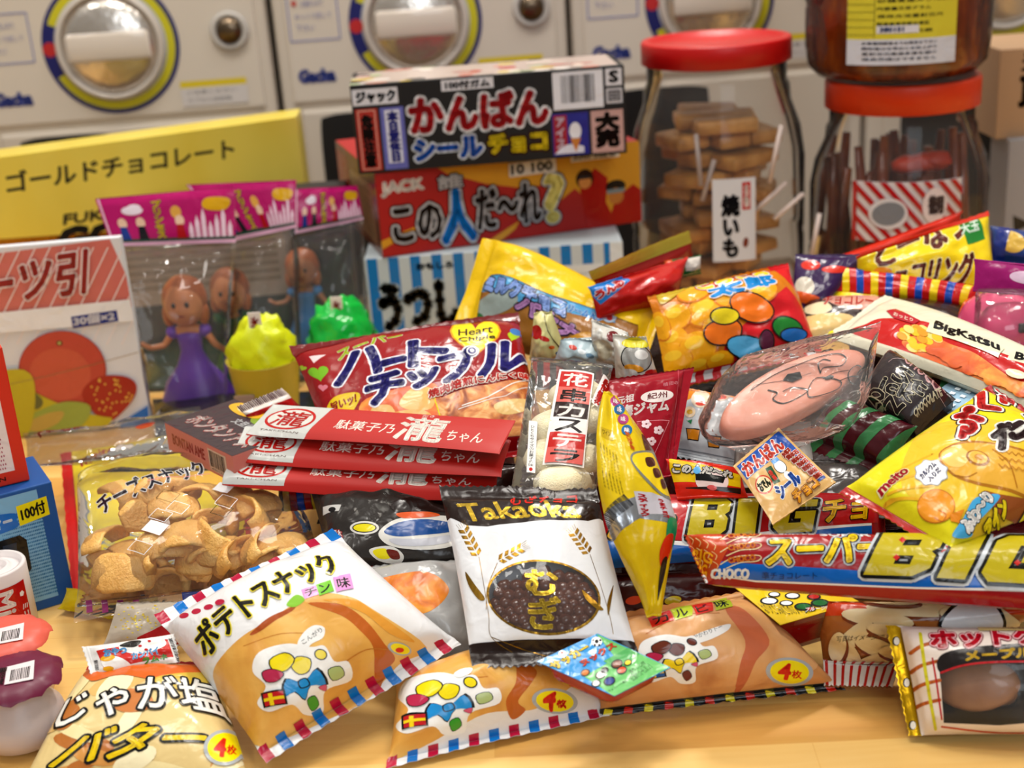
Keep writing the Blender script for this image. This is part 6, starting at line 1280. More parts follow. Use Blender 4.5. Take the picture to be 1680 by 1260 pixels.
def fr_kono(A):
    A.mode = 'uv'
    A.poly([(.22, 1), (.26, .9), (.40, .72), (.55, .60), (.62, .62), (.66, .35), (.74, .52), (.86, .10), (1, .30), (1, 1)], '#D9A53E'); A.poly([(.78, 0), (.76, .50), (.82, .74), (.87, .60), (.86, .30), (.90, 0)], '#B3201E'); A.poly([(.86, 0), (.90, .34), (.97, .48), (1, .40), (1, 0)], '#B3201E'); A.poly([(0, .2), (.14, .33), (.12, .26), (0, .10)], '#D9A53E'); A.poly([(.38, 0), (.52, .22), (.5, .12), (.44, 0)], '#D9A53E')
    A.text('JACK', (.02, .72), (.17, .72), (.02, .88), '#EDE6E0', bold=1.2)
    A.text('この', (.05, .16), (.225, .16), (.05, .56), '#2A1C18', bold=.8, out=[(3.0, '#C9C9CE'), (4.4, '#241814')]); A.text('人', (.23, .08), (.345, .08), (.23, .68), '#1F86D4', bold=2.2, out=[(4.6, '#C9C9CE'), (5.8, '#241814')]); A.text('誰', (.225, .72), (.315, .72), (.225, .88), '#C9C9CE', bold=.5, out=[(1.8, '#241814')])
    A.text('だ〜れ', (.36, .18), (.60, .18), (.36, .66), '#2A1C18', bold=.8, out=[(3.0, '#C9C9CE'), (4.4, '#241814')]); A.text('?', (.625, .16), (.69, .16), (.625, .72), '#EADF8A', bold=2.2, out=[(3.8, '#C9C9CE'), (5.0, '#241814')])
    A.rect(.49, .76, .67, .92, '#E3DDD4'); A.text('10 100', (.50, .79), (.655, .79), (.50, .90), '#2A2420', bold=.6); A.rect(.73, .84, .92, .97, '#E3DDD4'); A.text('350円当等', (.74, .86), (.91, .86), (.74, .95), '#5A5048', bold=.3)
    A.ell(.78, .62, .035, .12, '#3A1A14'); A.ell(.78, .58, .025, .08, '#D99A5A'); A.rect(.755, .62, .80, .66, '#3A3A40'); A.ell(.90, .48, .04, .08, '#1E1A1E'); A.ell(.90, .36, .03, .10, '#C98A4A'); A.rect(.865, .40, .935, .45, '#8A9AA0')
def lf_kono(A):
    A.mode = 'uv'; A.rect(0, 0, 1, 1, '#8A5A46'); A.rect(.35, .1, .9, .8, '#A8866A'); [A.line([(.4, .2 + i * .08), (.85, .2 + i * .08)], .5, '#5A4030') for i in range(7)]; A.rect(0, .2, .3, .9, '#B04A30')
def fr_kan(A):
    A.mode = 'uv'
    A.rect(.005, .77, .17, .95, '#DDDCE2'); A.text('ジャック', (.02, .80), (.16, .80), (.02, .92), '#1C1C20', bold=.7)
    A.rect(.01, .03, .09, .73, '#B8453C'); A.line([(.02, .05), (.08, .05), (.08, .71), (.02, .71)], .7, '#E0B8A8', closed=True); A.text('危険注意', (.03, .08), (.07, .08), (.03, .66), '#2A1A18', vert=True, bold=.8)
    A.rect(.10, .03, .185, .73, '#7A7CC0'); A.rect(.115, .10, .17, .70, '#D9DAE8'); A.text('本日定休日', (.125, .12), (.162, .12), (.125, .68), '#3A3E98', vert=True, bold=.8)
    A.rect(.33, .86, .52, .98, '#DDDCE2'); A.text('100付ガム', (.345, .88), (.505, .88), (.345, .96), '#2A2A30', bold=.5)
    A.text('かんばん', (.21, .42), (.71, .42), (.21, .80), '#B3202A', bold=1.7, out=[(4.0, '#E6E6EA')])
    A.text('シール', (.215, .11), (.46, .11), (.215, .33), '#2A62B8', bold=1.4, out=[(3.2, '#D9DEE6')]); A.text('チョコ', (.49, .12), (.70, .12), (.49, .32), '#D9C42A', bold=1.4, out=[(3.2, '#4A2418')])
    A.rect(.735, .55, .92, .97, '#E3E3EA'); A.bars((.765, .62), (.89, .62), (.765, .93), 22, '#1C1C20', seed=4)
    A.rect(.93, .78, .99, .97, '#DDDCE2'); A.text('S', (.945, .82), (.975, .82), (.945, .94), '#2A2A30', bold=.8); A.rect(.93, .58, .99, .75, '#C9C8CE'); A.text('回', (.94, .61), (.98, .61), (.94, .72), '#5A5A60', bold=.4)
    A.rect(.725, .03, .86, .51, '#3A3E98'); A.rect(.73, .05, .78, .49, '#A83A4A'); A.poly([(.73, .05), (.84, .05), (.84, .12), (.80, .16), (.76, .14)], '#DCDDEA'); A.ell(.81, .30, .022, .10, '#E6E6EE'); A.poly([(.79, .22), (.83, .22), (.81, .06)], '#C98A4A'); A.text('アイス', (.74, .12), (.77, .12), (.74, .46), '#D9C8D8', vert=True, bold=.5)
    A.rect(.87, .03, .99, .51, '#C9A8A4'); A.text('大売', (.89, .10), (.97, .10), (.89, .47), '#1C1618', vert=True, bold=1.6)
def tp_kan(A):
    A.mode = 'uv'; A.rect(.02, .05, .98, .95, '#C8B8B0'); rnd = random.Random(9)
    for i in range(40): A.ell(rnd.random(), rnd.random(), rnd.uniform(.02, .06), rnd.uniform(.03, .1), ['#C8605A', '#E8DCD0', '#D8988A', '#B8C8A0', '#3A3036', '#D9C04A', '#E8E0DA'][i % 7], 0, 10)
YB = 1.16
zt = [PY(820, 410, YB)[2], PY(850, 268, YB)[2], PY(820, 125, YB - .01)[2]]
carton('blue and white striped carton, lowest of the three-carton stack', 596, 1022, YB, .0015, zt[0] - .0015, .16, '#C9D2D6:card', [('front', fr_utsu, 'uv')], yaw=.0)
carton('red and yellow carton with a question mark, middle of the three-carton stack', 628, 1068, YB - .002, zt[0] + .0008, zt[1] - zt[0] - .0008, .19, '#B3201E:card', [('front', fr_kono, 'uv'), ('left', lf_kono, 'uv')], yaw=.068)
carton('black carton with red and blue lettering, topmost of the three-carton stack', 603, 1037, YB - .004, zt[1] + .0008, zt[2] - zt[1] - .0008, .085, '#1B191C:card', [('front', fr_kan, 'uv'), ('top', tp_kan, 'uv')], yaw=.012)

# ------------------------------------------------------------------ candy jars
def jar(label, c, r, h, lr, lidz, lidcol, nameit='candy_jar'):
    root = thing(nameit, label, 'jar', loc=tuple(c)); c = np.asarray(c)
    V, Fc = lathe(c, [(.001, .002), (r * .86, .002), (r * .97, .012), (r, .03), (r, h * .30), (r * .985, h * .32), (r, h * .34), (r, h * .62), (r * .97, h * .74), (r * .88, h * .84), (lr * .98, h * .90), (lr * .94, h * .92), (lr * .94, h)], 56)
    for i, v in enumerate(V):          # softly squared body
        x, y = v[0] - c[0], v[1] - c[1]; a = math.atan2(y, x); k = 1 + .05 * math.cos(4 * a + .6) * max(0, min(1, (h * .84 - (v[2] - c[2])) / (h * .2))); V[i] = (c[0] + x * k, c[1] + y * k, v[2])
    add('jar_body', V, Fc, 'jarclear', parent=root)
    V, Fc = lathe(c, [(lr * .96, h - .002), (lr, h - .001), (lr, h + lidz * .9), (lr * .985, h + lidz), (lr * .90, h + lidz), (lr * .88, h + lidz - .003), (.0005, h + lidz - .003)], 72)
    V = [(c[0] + (v[0] - c[0]) * (1 + (.006 if (i % 2) else 0)), c[1] + (v[1] - c[1]) * (1 + (.006 if (i % 2) else 0)), v[2]) for i, v in enumerate(V)]
    add('jar_lid', V, Fc, lidcol, parent=root); return root
YJ = 1.24
c1 = PY(1182, 480, YJ); c1[2] = .001
lz = PY(1163, 118, YJ - .07)[2]; jar('large clear candy jar with a red lid and brown slabs inside', (c1[0], c1[1] + .01, .001), .077, lz - .001, .068, .019, '#C81A1C:soft')
jc = np.array([c1[0], c1[1] + .01, 0])
rnd = random.Random(21)
for i in range(33):
    L_ = i // 3; ya, ti = L_ * 1.25 + rnd.uniform(-.05, .05), rnd.uniform(-.05, .05); X = np.array([math.cos(ya) * math.cos(ti), math.sin(ya) * math.cos(ti), math.sin(ti)]); Yv = np.array([-math.sin(ya), math.cos(ya), 0]); Zv = np.cross(X, Yv); Ln, Wn, Tn = .074, .032, .0130
    cc = jc + Yv * (i % 3 - 1) * .0355 + X * rnd.uniform(-.004, .004) + np.array([0, 0, .014 + L_ * .0168])
    if (i % 3) != 1: Ln = .056
    V, Fc = boxmesh(cc - X * Ln / 2 - Yv * Wn / 2 - Zv * Tn / 2, X * Ln, Yv * Wn, Zv * Tn, .003); V = [tuple(np.array(v) + .002 * np.array(noise.noise_vector(Vector(v) * 40))) for v in V]
    tag(add('brown_sweet', V, Fc, 'brownplank'), 'brown crusty sweet block inside the red-lidded jar', 'sweet', 'brown sweets in the red-lidded jar')
for i, (x0, y0, x1, y1) in enumerate(((1142, 220, 1150, 305), (1282, 205, 1262, 300), (1172, 262, 1152, 330), (1318, 318, 1270, 360), (1345, 350, 1330, 425), (1290, 300, 1240, 345))):
    a, b = PY(x0, y0, YJ - .055), PY(x1, y1, YJ - .062); V, Fc = tube([a, b], .0022, 8); tag(add('sweet_stick', V, Fc, '#D8C8C0:soft'), 'thin white stick poking up from the brown slabs in the red-lidded jar', 'stick', 'white sticks in the red-lidded jar')
def curved_label(name, c, r, x0, x1, y0, y1, Yf, artf, base, label=None, parent=None):
    a0, a1 = PY(x0, (y0 + y1) / 2, Yf)[0] - c[0], PY(x1, (y0 + y1) / 2, Yf)[0] - c[0]; zb, zt_ = PY((x0 + x1) / 2, y1, Yf)[2], PY((x0 + x1) / 2, y0, Yf)[2]
    us = np.linspace(0, 1, 13); vs = np.linspace(0, 1, 5); U, Vv = np.meshgrid(us, vs); X_ = a0 + (a1 - a0) * U
    pts = np.stack([c[0] + X_, c[1] - np.sqrt(np.maximum(r * r - X_ ** 2, 1e-5)), zb + (zt_ - zb) * Vv], -1); S = Surf(pts, us, vs, a1 - a0, zt_ - zb); A = Art(S, 'uv', eps=.00015); artf(A)
    o = sheet(S, A, parent, [(name, 0, 1, base)], back=Surf(pts + np.array([0, .0006, 0]), us, vs, a1 - a0, zt_ - zb))[0]; return o
def lb_yaki(A): A.text('焼いも', (.22, .06), (.60, .06), (.22, .80), '#2A2A30', vert=True, bold=1.2); A.rect(.68, .62, .88, .95, '#C8302E'); A.text('名物', (.72, .65), (.84, .65), (.72, .92), '#E8DEDA', vert=True, bold=.4); A.ell(.76, .22, .07, .06, '#8A4A3A', 30)
tag(curved_label('jar_label', jc, .083, 1172, 1243, 296, 432, YJ - .08, lb_yaki, '#DADCE2:card'), 'tall white paper label with brush lettering on the front of the red-lidded jar', 'label')
# right jar and the amber jar on its lid
YK = 1.22
c2 = PY(1468, 480, YK); c2 = np.array([c2[0], c2[1], .001]); lz2 = PY(1460, 192, YK - .07)[2]
jar('large clear candy jar with an orange lid behind the doughnut bag', c2, .077, lz2 - .001, .068, .024, '#D8480F:soft')
rnd = random.Random(31)
for i in range(46):
    a = rnd.uniform(0, 6.28); rr = .066 * math.sqrt(rnd.random()); b = c2 + np.array([math.cos(a) * rr, math.sin(a) * rr, .004]); hgt = rnd.uniform(.10, .165)
    e = b + np.array([rnd.uniform(-.012, .012), rnd.uniform(-.012, .012), hgt]); V, Fc = tube([b, (b + e) / 2 + np.array([rnd.uniform(-.006, .006), 0, 0]), e], .006, 7, rad=[.0075, .0065, .004])
    tag(add('dried_squid_stick', V, Fc, 'amber'), 'dark amber dried stick standing in the orange-lidded jar', 'dried squid', 'amber sticks in the orange-lidded jar')
for i in range(3):
    b = PY(1535 - i * 22, 262 + i * 4, YK - .05); V, Fc = sph(b, .013, 14, 9, sx=(1.2, 1, .6), wob=.3, seed=i); tag(add('red_sweet', V, Fc, '#B8401E:soft'), 'orange-red sweet lump lying on top inside the orange-lidded jar', 'sweet', 'orange lumps in the orange-lidded jar')
def lb_str(A):
    for i in range(14): A.poly([(i * .13 - .7, 1), (i * .13 - .64, 1), (i * .13 - .14, 0), (i * .13 - .20, 0)], '#B8282E')
    A.ell(.30, .48, .17, .26, '#DDD9DC', 0); A.ell(.30, .48, .14, .20, '#8E9096', -10); A.ell(.72, .60, .12, .30, '#E0D4D6', 0); A.text('徳用', (.66, .46), (.80, .46), (.66, .76), '#5A4A50', bold=.8); A.rect(0, 0, .03, 1, '#B8282E')
tag(curved_label('jar_wrapper_sheet', c2, .0835, 1412, 1580, 300, 398, YK - .085, lb_str, '#DCD6D8:card'), 'red and white diagonal striped sheet on the front of the orange-lidded jar', 'label')
zj = lz2 + .026
jr3 = jar('clear jar packed with amber sticks standing on the orange-lidded jar', (c2[0] - .006, c2[1], zj), .077, .20, .066, .024, '#D8480F:soft')
V, Fc = lathe((c2[0] - .006, c2[1], zj), [(.001, .004), (.066, .004), (.074, .014), (.0755, .06), (.0755, .15), (.06, .17), (.001, .175)], 40)
V = [tuple(np.array(v) + .003 * np.array(noise.noise_vector(Vector((v[0] * 50, v[1] * 50, v[2] * 12))))) for v in V]
o = add('dried_squid_heap', V, Fc, 'amber'); tag(o, 'dense heap of amber dried strips filling the upper jar', 'dried squid'); o['kind'] = 'stuff'
def lb_yel(A):
    A.rect(0, .34, 1, 1, '#D9CE4A'); A.rect(0, 0, 1, .34, '#D5D6DE')
    rnd = random.Random(8)
    for r_ in range(6): A.text(['名称いか加工品原材料', '砂糖食塩みりん酢', '内容量三百グラム', '保存方法直射日光', '製造者東京都台東区', '電話番号代表'][r_], (.24, .92 - r_ * .10), (rnd.uniform(.7, .92), .92 - r_ * .10), (.24, .965 - r_ * .10), '#4A4628', bold=.1)
    A.rect(.24, .42, .62, .52, '#DDDCE2'); A.text('380101', (.27, .44), (.48, .44), (.27, .50), '#4A5A8A', bold=.3)
    for r_ in range(4): A.text(['お客様相談室までお問合せ下さい', '開封後はお早めにお召上がり', '直射日光高温多湿を避け', '返品交換はできません'][r_], (.12, .27 - r_ * .07), (.80, .27 - r_ * .07), (.12, .31 - r_ * .07), '#5A5A66', bold=.1)
    A.line([(.22, .36), (.22, 1)], .5, '#6A6430'); [A.line([(0, .90 - i * .10), (.22, .90 - i * .10)], .4, '#6A6430') for i in range(6)]
curved_label('paper_label', np.array([c2[0] - .006, c2[1], 0]), .0825, 1402, 1570, -20, 106, YK - .08, lb_yel, '#D5D6DE:card', parent=jr3)

# ------------------------------------------------------------------ gold carton, fruit carton
YG = 1.30
a = PY(-160, 430, 1.19); b = PY(515, 430, 1.35); a[2] = b[2] = .0015; ztop = PY(500, 192, 1.35)[2]; X = b - a; H = ztop
def fr_gold(A):
    A.mode = 'px'
    A.text('ゴールドチョコレート', (-2, 318), (378, 262), (-6, 285), '#2A2410:card', bold=.6)
    A.text('FUKUOKA', (91, 372), (262, 352), (91, 355), '#3A3014:card', bold=.6); A.text('GOLD', (88, 415), (270, 392), (86, 380), '#1F1808:card', bold=2.4); A.text('CHOCOLATE', (88, 444), (246, 430), (88, 432), '#3A3014:card', bold=.5)
    A.mode = 'uv'
a0 = a.copy()
def fr_gold2(A):
    A.mode = 'px'; A.poly([(-200, 402), (600, 345), (600, 372), (-200, 434)], '#C98A1E:foil'); fr_gold(A)
gb = box_thing('chocolate_carton', a0, X, (-.002, .05, 0), (0, -.0, H), 'goldfoil', [('front', fr_gold2, 'px')]); tag(gb, 'wide shiny gold chocolate carton standing on end behind the fruit carton', 'candy carton')
YF = 1.02
a = PY(-150, 700, YF); b = PY(243, 700, YF); zt2 = PY(180, 399, YF)[2]; a[2] = b[2] = .0015; X = b - a + np.array([0, .012, 0])
def fr_fruit(A):
    A.mode = 'px'
    A.poly([(-200, 440), (180, 392), (230, 498), (-200, 560)], '#D9857C')
    for i in range(16): x = -120 + i * 24; A.line([(x + 34, 405), (x - 40, 560)], .9, '#F0E6E4')
    A.poly([(-200, 528), (240, 484), (240, 520), (-200, 560)], '#EDEDEF')
    A.text('フルーツ引', (-150, 520), (142, 476), (-150, 452), '#B0403E', bold=1.0, out=[(2.2, '#F0E6E4')])
    A.poly([(119, 515), (192, 504), (195, 522), (122, 534)], '#2A3E8E'); A.text('30個×2', (124, 530), (189, 520), (123, 516), '#E8E8F0', bold=.4)
    A.ell(104, 603, 71, 65, '#A8433C', 0, 40); A.ell(104, 602, 69, 63, '#C75A4C', 0, 40); A.ell(100, 610, 50, 44, '#CF6A54', 0, 30); A.ell(100, 558, 5, 4, '#5A4A2A'); A.ell(100, 558, 2.5, 2.5, '#C8C07A')
    A.blob([(135, 640), (160, 615), (200, 612), (223, 625), (220, 650), (195, 680), (175, 690), (150, 670)], '#B03A30')
    rnd = random.Random(3)
    for i in range(55):
        x, y = rnd.uniform(140, 220), rnd.uniform(616, 684)
        if (x - 180) ** 2 / 40 ** 2 + (y - 645) ** 2 / 34 ** 2 < .95: A.ell(x, y, 1.8, 2.2, '#E3B85A', 0, 6)
    A.blob([(20, 612), (60, 640), (120, 668), (165, 680), (185, 685), (160, 705), (100, 700), (30, 670)], '#C9BC3A'); A.blob([(28, 620), (70, 650), (62, 668), (30, 655)], '#7A7A4A'); A.blob([(30, 690), (70, 668), (110, 655), (148, 662), (140, 690), (100, 718), (50, 725), (28, 715)], '#A8B45A'); A.blob([(40, 695), (75, 676), (105, 672), (95, 692), (60, 706)], '#C9B060')
    A.blob([(-100, 640), (30, 600), (60, 640), (30, 730), (-100, 740)], '#C9BC3A'); A.line([(30, 735), (90, 730), (140, 715), (190, 690)], .9, '#2A4A6A', curve=5)
    A.poly([(200, 690), (243, 662), (250, 720), (190, 720)], '#1A7AC8')
    A.line([(20, 625), (80, 612), (150, 594), (228, 572)], .5, '#A08860'); A.mode = 'uv'
frb = box_thing('fruit_carton', a, X, (0, .008, 0), (0, 0, zt2), '#E3E4E8:card', [('front', fr_fruit, 'px')]); tag(frb, 'white carton printed with grapefruit, strawberry and mango under pink stripes', 'candy carton')
V, Fc = tube([PY(232, 572, YF), PY(238, 600, YF + .02), PY(241, 640, YF + .03)], .0009, 6); tag(add('elastic_band', V, Fc, '#A89068:matte'), 'tan elastic band hanging at the corner of the fruit carton', 'elastic band')

# ------------------------------------------------------------------ toy dolls in header bags
def doll(label, px, ytop, ybot, Y, dress, skin='#C98A5E', seed=0, name='toy_doll', wide=1.0, arms=True):
    """toy figure in a long dress; ytop/ybot photo rows of crown and hem at distance Y"""
    t, b = PY(px, ytop, Y), PY(px + 12, ybot, Y); b[2] = max(b[2], .004); h = t[2] - b[2]; c = np.array([t[0], Y, b[2]]); root = thing(name, label, 'toy doll', loc=tuple(c))
    # one continuous body: trunk, neck and arms
    bm = bmesh.new(); L = bm.verts.layers.skin.verify()
    def v(x, y, z, r): q = bm.verts.new((x * h, y * h, z * h)); q[L].radius = (r * h, r * h); return q
    pel = v(0, 0, .36, .075); wa = v(0, 0, .46, .06); ch = v(0, 0, .56, .078); sh = v(0, 0, .615, .06); nk = v(0, 0, .65, .035); hd = v(0, -.01, .70, .04)
    for p, q in ((pel, wa), (wa, ch), (ch, sh), (sh, nk), (nk, hd)): bm.edges.new((p, q))
    pel[L].use_root = True
    if arms:
        for s in (-1, 1):
            a1 = v(s * .12, 0, .60, .034); a2 = v(s * .20, -.03, .50 - .02 * (s > 0), .026); a3 = v(s * .30, -.08, .50 if s < 0 else .43, .022); a4 = v(s * .335, -.10, .52 if s < 0 else .41, .03)
            for p, q in ((sh, a1), (a1, a2), (a2, a3), (a3, a4)): bm.edges.new((p, q))
            for k in range(4): f1 = v(s * (.35 + .004 * k), -.115 + .012 * k, (.545 if s < 0 else .39) + .006 * k, .008); bm.edges.new((a4, f1))
            th = v(s * .325, -.125, .535 if s < 0 else .43, .009); bm.edges.new((a4, th))
    me = bpy.data.meshes.new('tmp'); bm.to_mesh(me); bm.free(); o = bpy.data.objects.new('tmp', me); COL.objects.link(o)
    o.modifiers.new('s', 'SKIN').use_smooth_shade = True; ss = o.modifiers.new('d', 'SUBSURF'); ss.levels = 2
    dg = bpy.context.evaluated_depsgraph_get(); ev = o.evaluated_get(dg).to_mesh(); V = [tuple(np.array(x.co) + c) for x in ev.vertices]; Fc = [tuple(f.vertices) for f in ev.polygons]; o.evaluated_get(dg).to_mesh_clear(); bpy.data.objects.remove(o)
    add('body', V, Fc, skin + ':soft', parent=root)
    hc = c + np.array([0, -.01 * h, .83 * h]); V, Fc = sph(hc, .165 * h, 28, 20, sx=(.95, .92, 1.12))
    V2 = []
    for q in V:   # cheeks, nose and chin pushed out of the ball
        d = (np.array(q) - hc) / (.155 * h); k = 0
        for (x, z, am, w_) in ((.42, -.42, .10, .12), (-.42, -.42, .10, .12), (0, -.15, .12, .02), (0, -.78, .05, .06), (.33, .06, -.06, .03), (-.33, .06, -.06, .03)):
            if d[1] < 0: k += am * math.exp(-((d[0] - x) ** 2 + (d[2] - z) ** 2) / w_)
        V2.append(tuple(np.array(q) + d * k * .155 * h))
    hdo = add('head', V2, Fc, skin + ':soft', parent=root)
    for s in (-1, 1): V, Fc = sph(hc + np.array([s * .05 * h, -.138 * h, .02 * h]), .020 * h, 12, 8, sx=(1, .5, 1.2)); add('eye', V, Fc, '#3A2A24:gloss', parent=hdo)
    V, Fc = sph(hc + np.array([0, -.150 * h, -.065 * h]), .018 * h, 12, 8, sx=(1.6, .4, .5)); add('mouth', V, Fc, '#9A3A30:soft', parent=hdo)
    V, Fc = sph(hc + np.array([0, .035 * h, .03 * h]), .175 * h, 28, 20, sx=(1.02, .9, 1.05), wob=.06, seed=2); add('hair', V, Fc, '#A8643A:soft', parent=hdo)
    for s in (-1, 1): V, Fc = sph(hc + np.array([s * .135 * h, .01 * h, -.09 * h]), .055 * h, 14, 12, sx=(.9, 1, 1.8)); add('hair_lock', V, Fc, '#B06C40:soft', parent=hdo)
    for s in (-1, 1): V, Fc = sph(hc + np.array([s * .155 * h, 0, -.01 * h]), .026 * h, 10, 8, sx=(.5, .8, 1.2)); add('ear', V, Fc, skin + ':soft', parent=hdo)
    prof = [(.24 * wide, 0), (.23 * wide, .03), (.19 * wide, .18), (.13, .32), (.085, .44), (.095, .52), (.105, .585), (.07, .60)]
    V, Fc = lathe(c, [(r_ * h, z * h) for r_, z in prof], 48); V = [(c[0] + (q[0] - c[0]) * (1 + .07 * math.sin(9 * math.atan2(q[1] - c[1], q[0] - c[0])) * max(0, 1 - (q[2] - c[2]) / (.4 * h))), c[1] + (q[1] - c[1]) * .72, q[2]) for q in V]
    add('dress', V, Fc, dress + ':soft', parent=root)
    for s in (-1, 1): V, Fc = sph(c + np.array([s * .125 * h, 0, .595 * h]), .055 * h, 14, 10); add('puff_sleeve', V, Fc, dress + ':soft', parent=root)
    return root
doll('toy doll in a purple dress inside a clear bag beside the fruit carton', 297, 462, 690, 1.07, '#7748B4', wide=1.25)
doll('toy doll in a green dress just behind the purple one', 372, 448, 690, 1.12, '#1F6A3E', arms=False)
doll('toy doll in a light blue dress behind the green shaved-ice cup', 492, 415, 640, 1.20, '#4A8EC4', skin='#A87452')
def icecup(label, px, ytop, ymid, ybot, wpx, Y, topm, cupm, seed):
    t, m_, b = PY(px, ytop, Y)[2], PY(px, ymid, Y)[2], PY(px, ybot, Y)[2]; r = wpx / FPX * Y * .52; c = np.array([PY(px, ymid, Y)[0], Y, b]); root = thing('shaved_ice_cup', label, 'toy cup', loc=tuple(c))
    V, Fc = lathe(c, [(.0005, 0), (r * .78, 0), (r * .82, (m_ - b) * .3), (r * .98, (m_ - b)), (r * 1.02, (m_ - b) + .002), (r * .9, m_ - b)], 40); add('cup', V, Fc, cupm, parent=root)
    V, Fc = sph((c[0], c[1], m_), r * .92, 34, 24, sx=(1, 1, (t - m_) / (r * .92))); V2 = []
    for q in V:
        if q[2] < m_ - .001: q = (q[0], q[1], m_ - .001)
        d = np.array(q) - [c[0], c[1], m_]; V2.append(tuple(np.array(q) + d * .22 * (noise.noise(Vector(d) * 150 + Vector((seed, 0, 0))))))
    tp = add('ice_top', V2, Fc, topm, parent=root)
    V, Fc = boxmesh((c[0] - .005, c[1] - r * .45, t - .012), (.010, 0, 0), (0, .001, 0), (0, 0, .018), .0003); fl = add('paper_flag', V, Fc, '#E3DAD0:card', parent=root); S = flat((c[0] - .005, c[1] - r * .45 - .0003, t - .012), (.010, 0, 0), (0, 0, .018)); A = Art(S, 'uv'); A.text('氷', (.2, .3), (.8, .3), (.2, .8), '#C8302A', bold=.3); sheet(S, A, fl, [('flag_lettering', 0, 1, None)])
    return root, c, r, m_, b
ro, c, r, m_, b = icecup('pale yellow shaved-ice cup with bright yellow top beside the purple doll', 432, 516, 590, 690, 122, 1.0, '#D8E01A:soft', '#D2C24A:soft', 1)
V, Fc = boxmesh((c[0] - r * .75, c[1] - r * .92, b + .004), (r * .55, 0, 0), (0, .001, 0), (0, 0, (m_ - b) * .55), .0003); add('paper_label', V, Fc, '#A89080:card', parent=ro)
icecup('green shaved-ice cup with a small white flag behind the garlic chip bag', 562, 490, 556, 640, 118, 1.08, '#1FBF52:gloss', '#3AA85A:soft', 4)
plain('snack_packet', 'dark green packet lying on the table behind the toy dolls', 'snack packet', [(235, 640, .003), (520, 620, .003), (520, 560, .004), (235, 560, .004)], '#2A3A2A', None, T=.015, Tb=.001, seed=190)
plain('snack_packet', 'dark grey packet lying on the table under the crumpled clear packet', 'snack packet', [(250, 760, .003), (560, 740, .003), (520, 640, .004), (250, 655, .004)], '#35302E', None, T=.015, Tb=.001, seed=191)
# header cards with their bags
def art_hdr(A):
    A.mode = 'uv'; A.rect(0, .84, 1, .98, '#C8207E'); A.rect(0, 0, 1, .07, '#E3B8CE'); A.rect(0, .07, 1, .13, '#2A5A4A')
    A.ell(.24, .70, .08, .09, '#EDE0EA', 0); A.ell(.26, .76, .05, .06, '#EDE0EA', 0); A.ell(.56, .62, .04, .12, '#E0B05A', 0)
    for x, c_ in ((.14, '#2A4A9A'), (.28, '#1E1E2A'), (.58, '#B8202A')): A.ell(x, .45, .035, .11, '#E8C8B0', 0, 16); A.poly([(x - .04, .12), (x + .04, .12), (x + .025, .38), (x - .025, .38)], c_)
    for i in range(7): x = .66 + i * .05; A.poly([(x - .018, .12), (x + .018, .12), (x + .016, .30 + .10 * (i % 3)), (x, .42 + .12 * (i % 3)), (x - .016, .30 + .10 * (i % 3))], '#EBD3E2')
    A.text('プリンセス', (.39, .14), (.46, .14), (.39, .86), '#E3C82A', vert=True, bold=.5, out=[(.9, '#2A3A6A')]); A.blob([(.80, .62), (.92, .60), (.97, .72), (.94, .82), (.80, .84), (.76, .72)], '#E0B41E')
    A.line([(.02, 0), (.02, 1)], 1.6, '#E8C0D4')
def hdr(label, q4, Y, bag):
    pts = [PY(x, y, Y + d) for x, y, d in q4]; root = thing('header_card_bag', label, 'toy bag', loc=tuple(pts[0]))
    f, b_ = pillow(pts, T=.002, Tb=.001, seal=(.02, .02), nu=20, nv=10, wr=.0006, seed=int(q4[0][0]), zig=0, pinch=0); A = Art(f, 'uv'); art_hdr(A); sheet(f, A, root, [('header_card', 0, 1, '#BE1F78')], back=b_, backmat='#D8C8C8')
    if bag:
        bp = [PY(x, y, Y + d) for x, y, d in bag] + [pts[1], pts[0]]; f, b_ = pillow(bp, T=.035, Tb=.012, seal=(.03, .02), nu=26, nv=26, wr=.005, seed=int(q4[0][0]) + 1, zig=0, pw=(.4, .5)); sheet(f, None, root, [('clear_bag', 0, 1, 'clearbag')], back=b_)
    return root
hdr('clear bag with a pink header card holding the purple doll', ((184, 404, 0), (387, 398, 0), (384, 306, .01), (156, 326, .01)), 1.10, ((225, 690, -.06), (372, 690, -.06)))
hdr('clear bag with a pink header card behind the nearest pink one', ((380, 396, 0), (484, 374, 0), (486, 295, .01), (305, 303, .01)), 1.14, ((380, 640, -.04), (500, 640, -.04)))
hdr('clear bag with a pink header card farthest back by the cartons', ((484, 384, 0), (596, 360, .02), (586, 304, .03), (484, 310, .01)), 1.18, ((480, 620, -.02), (610, 620, -.02)))
V, Fc = boxmesh(PY(205, 560, 1.22) * [1, 1, 0] + [0, 0, .001], (.21, .01, 0), (0, .05, 0), (0, 0, .135), .002)
def art_bk(A):
    A.mode = 'uv'; rnd = random.Random(2)
    for i in range(9): A.rect(.03, .9 - i * .055, .95, .93 - i * .055, '#8A7A66')
    A.rect(0, 0, 1, .35, '#3A3A34')
tag(box_thing('grey_carton', PY(215, 560, 1.215) * [1, 1, 0] + [0, 0, .0015], (.155, .012, 0), (0, .05, 0), (0, 0, .135), '#A09080:card', [('front', art_bk, 'uv')]), 'dull grey-brown carton with small print behind the doll bags', 'candy carton')
tag(box_thing('dark_tray', PY(500, 560, 1.27) * [1, 1, 0] + [0, 0, .0015], (.055, 0, 0), (0, .04, 0), (0, 0, .135), '#2E2A2C:card', []), 'dark grey box with vertical ribs left of the striped carton', 'box')
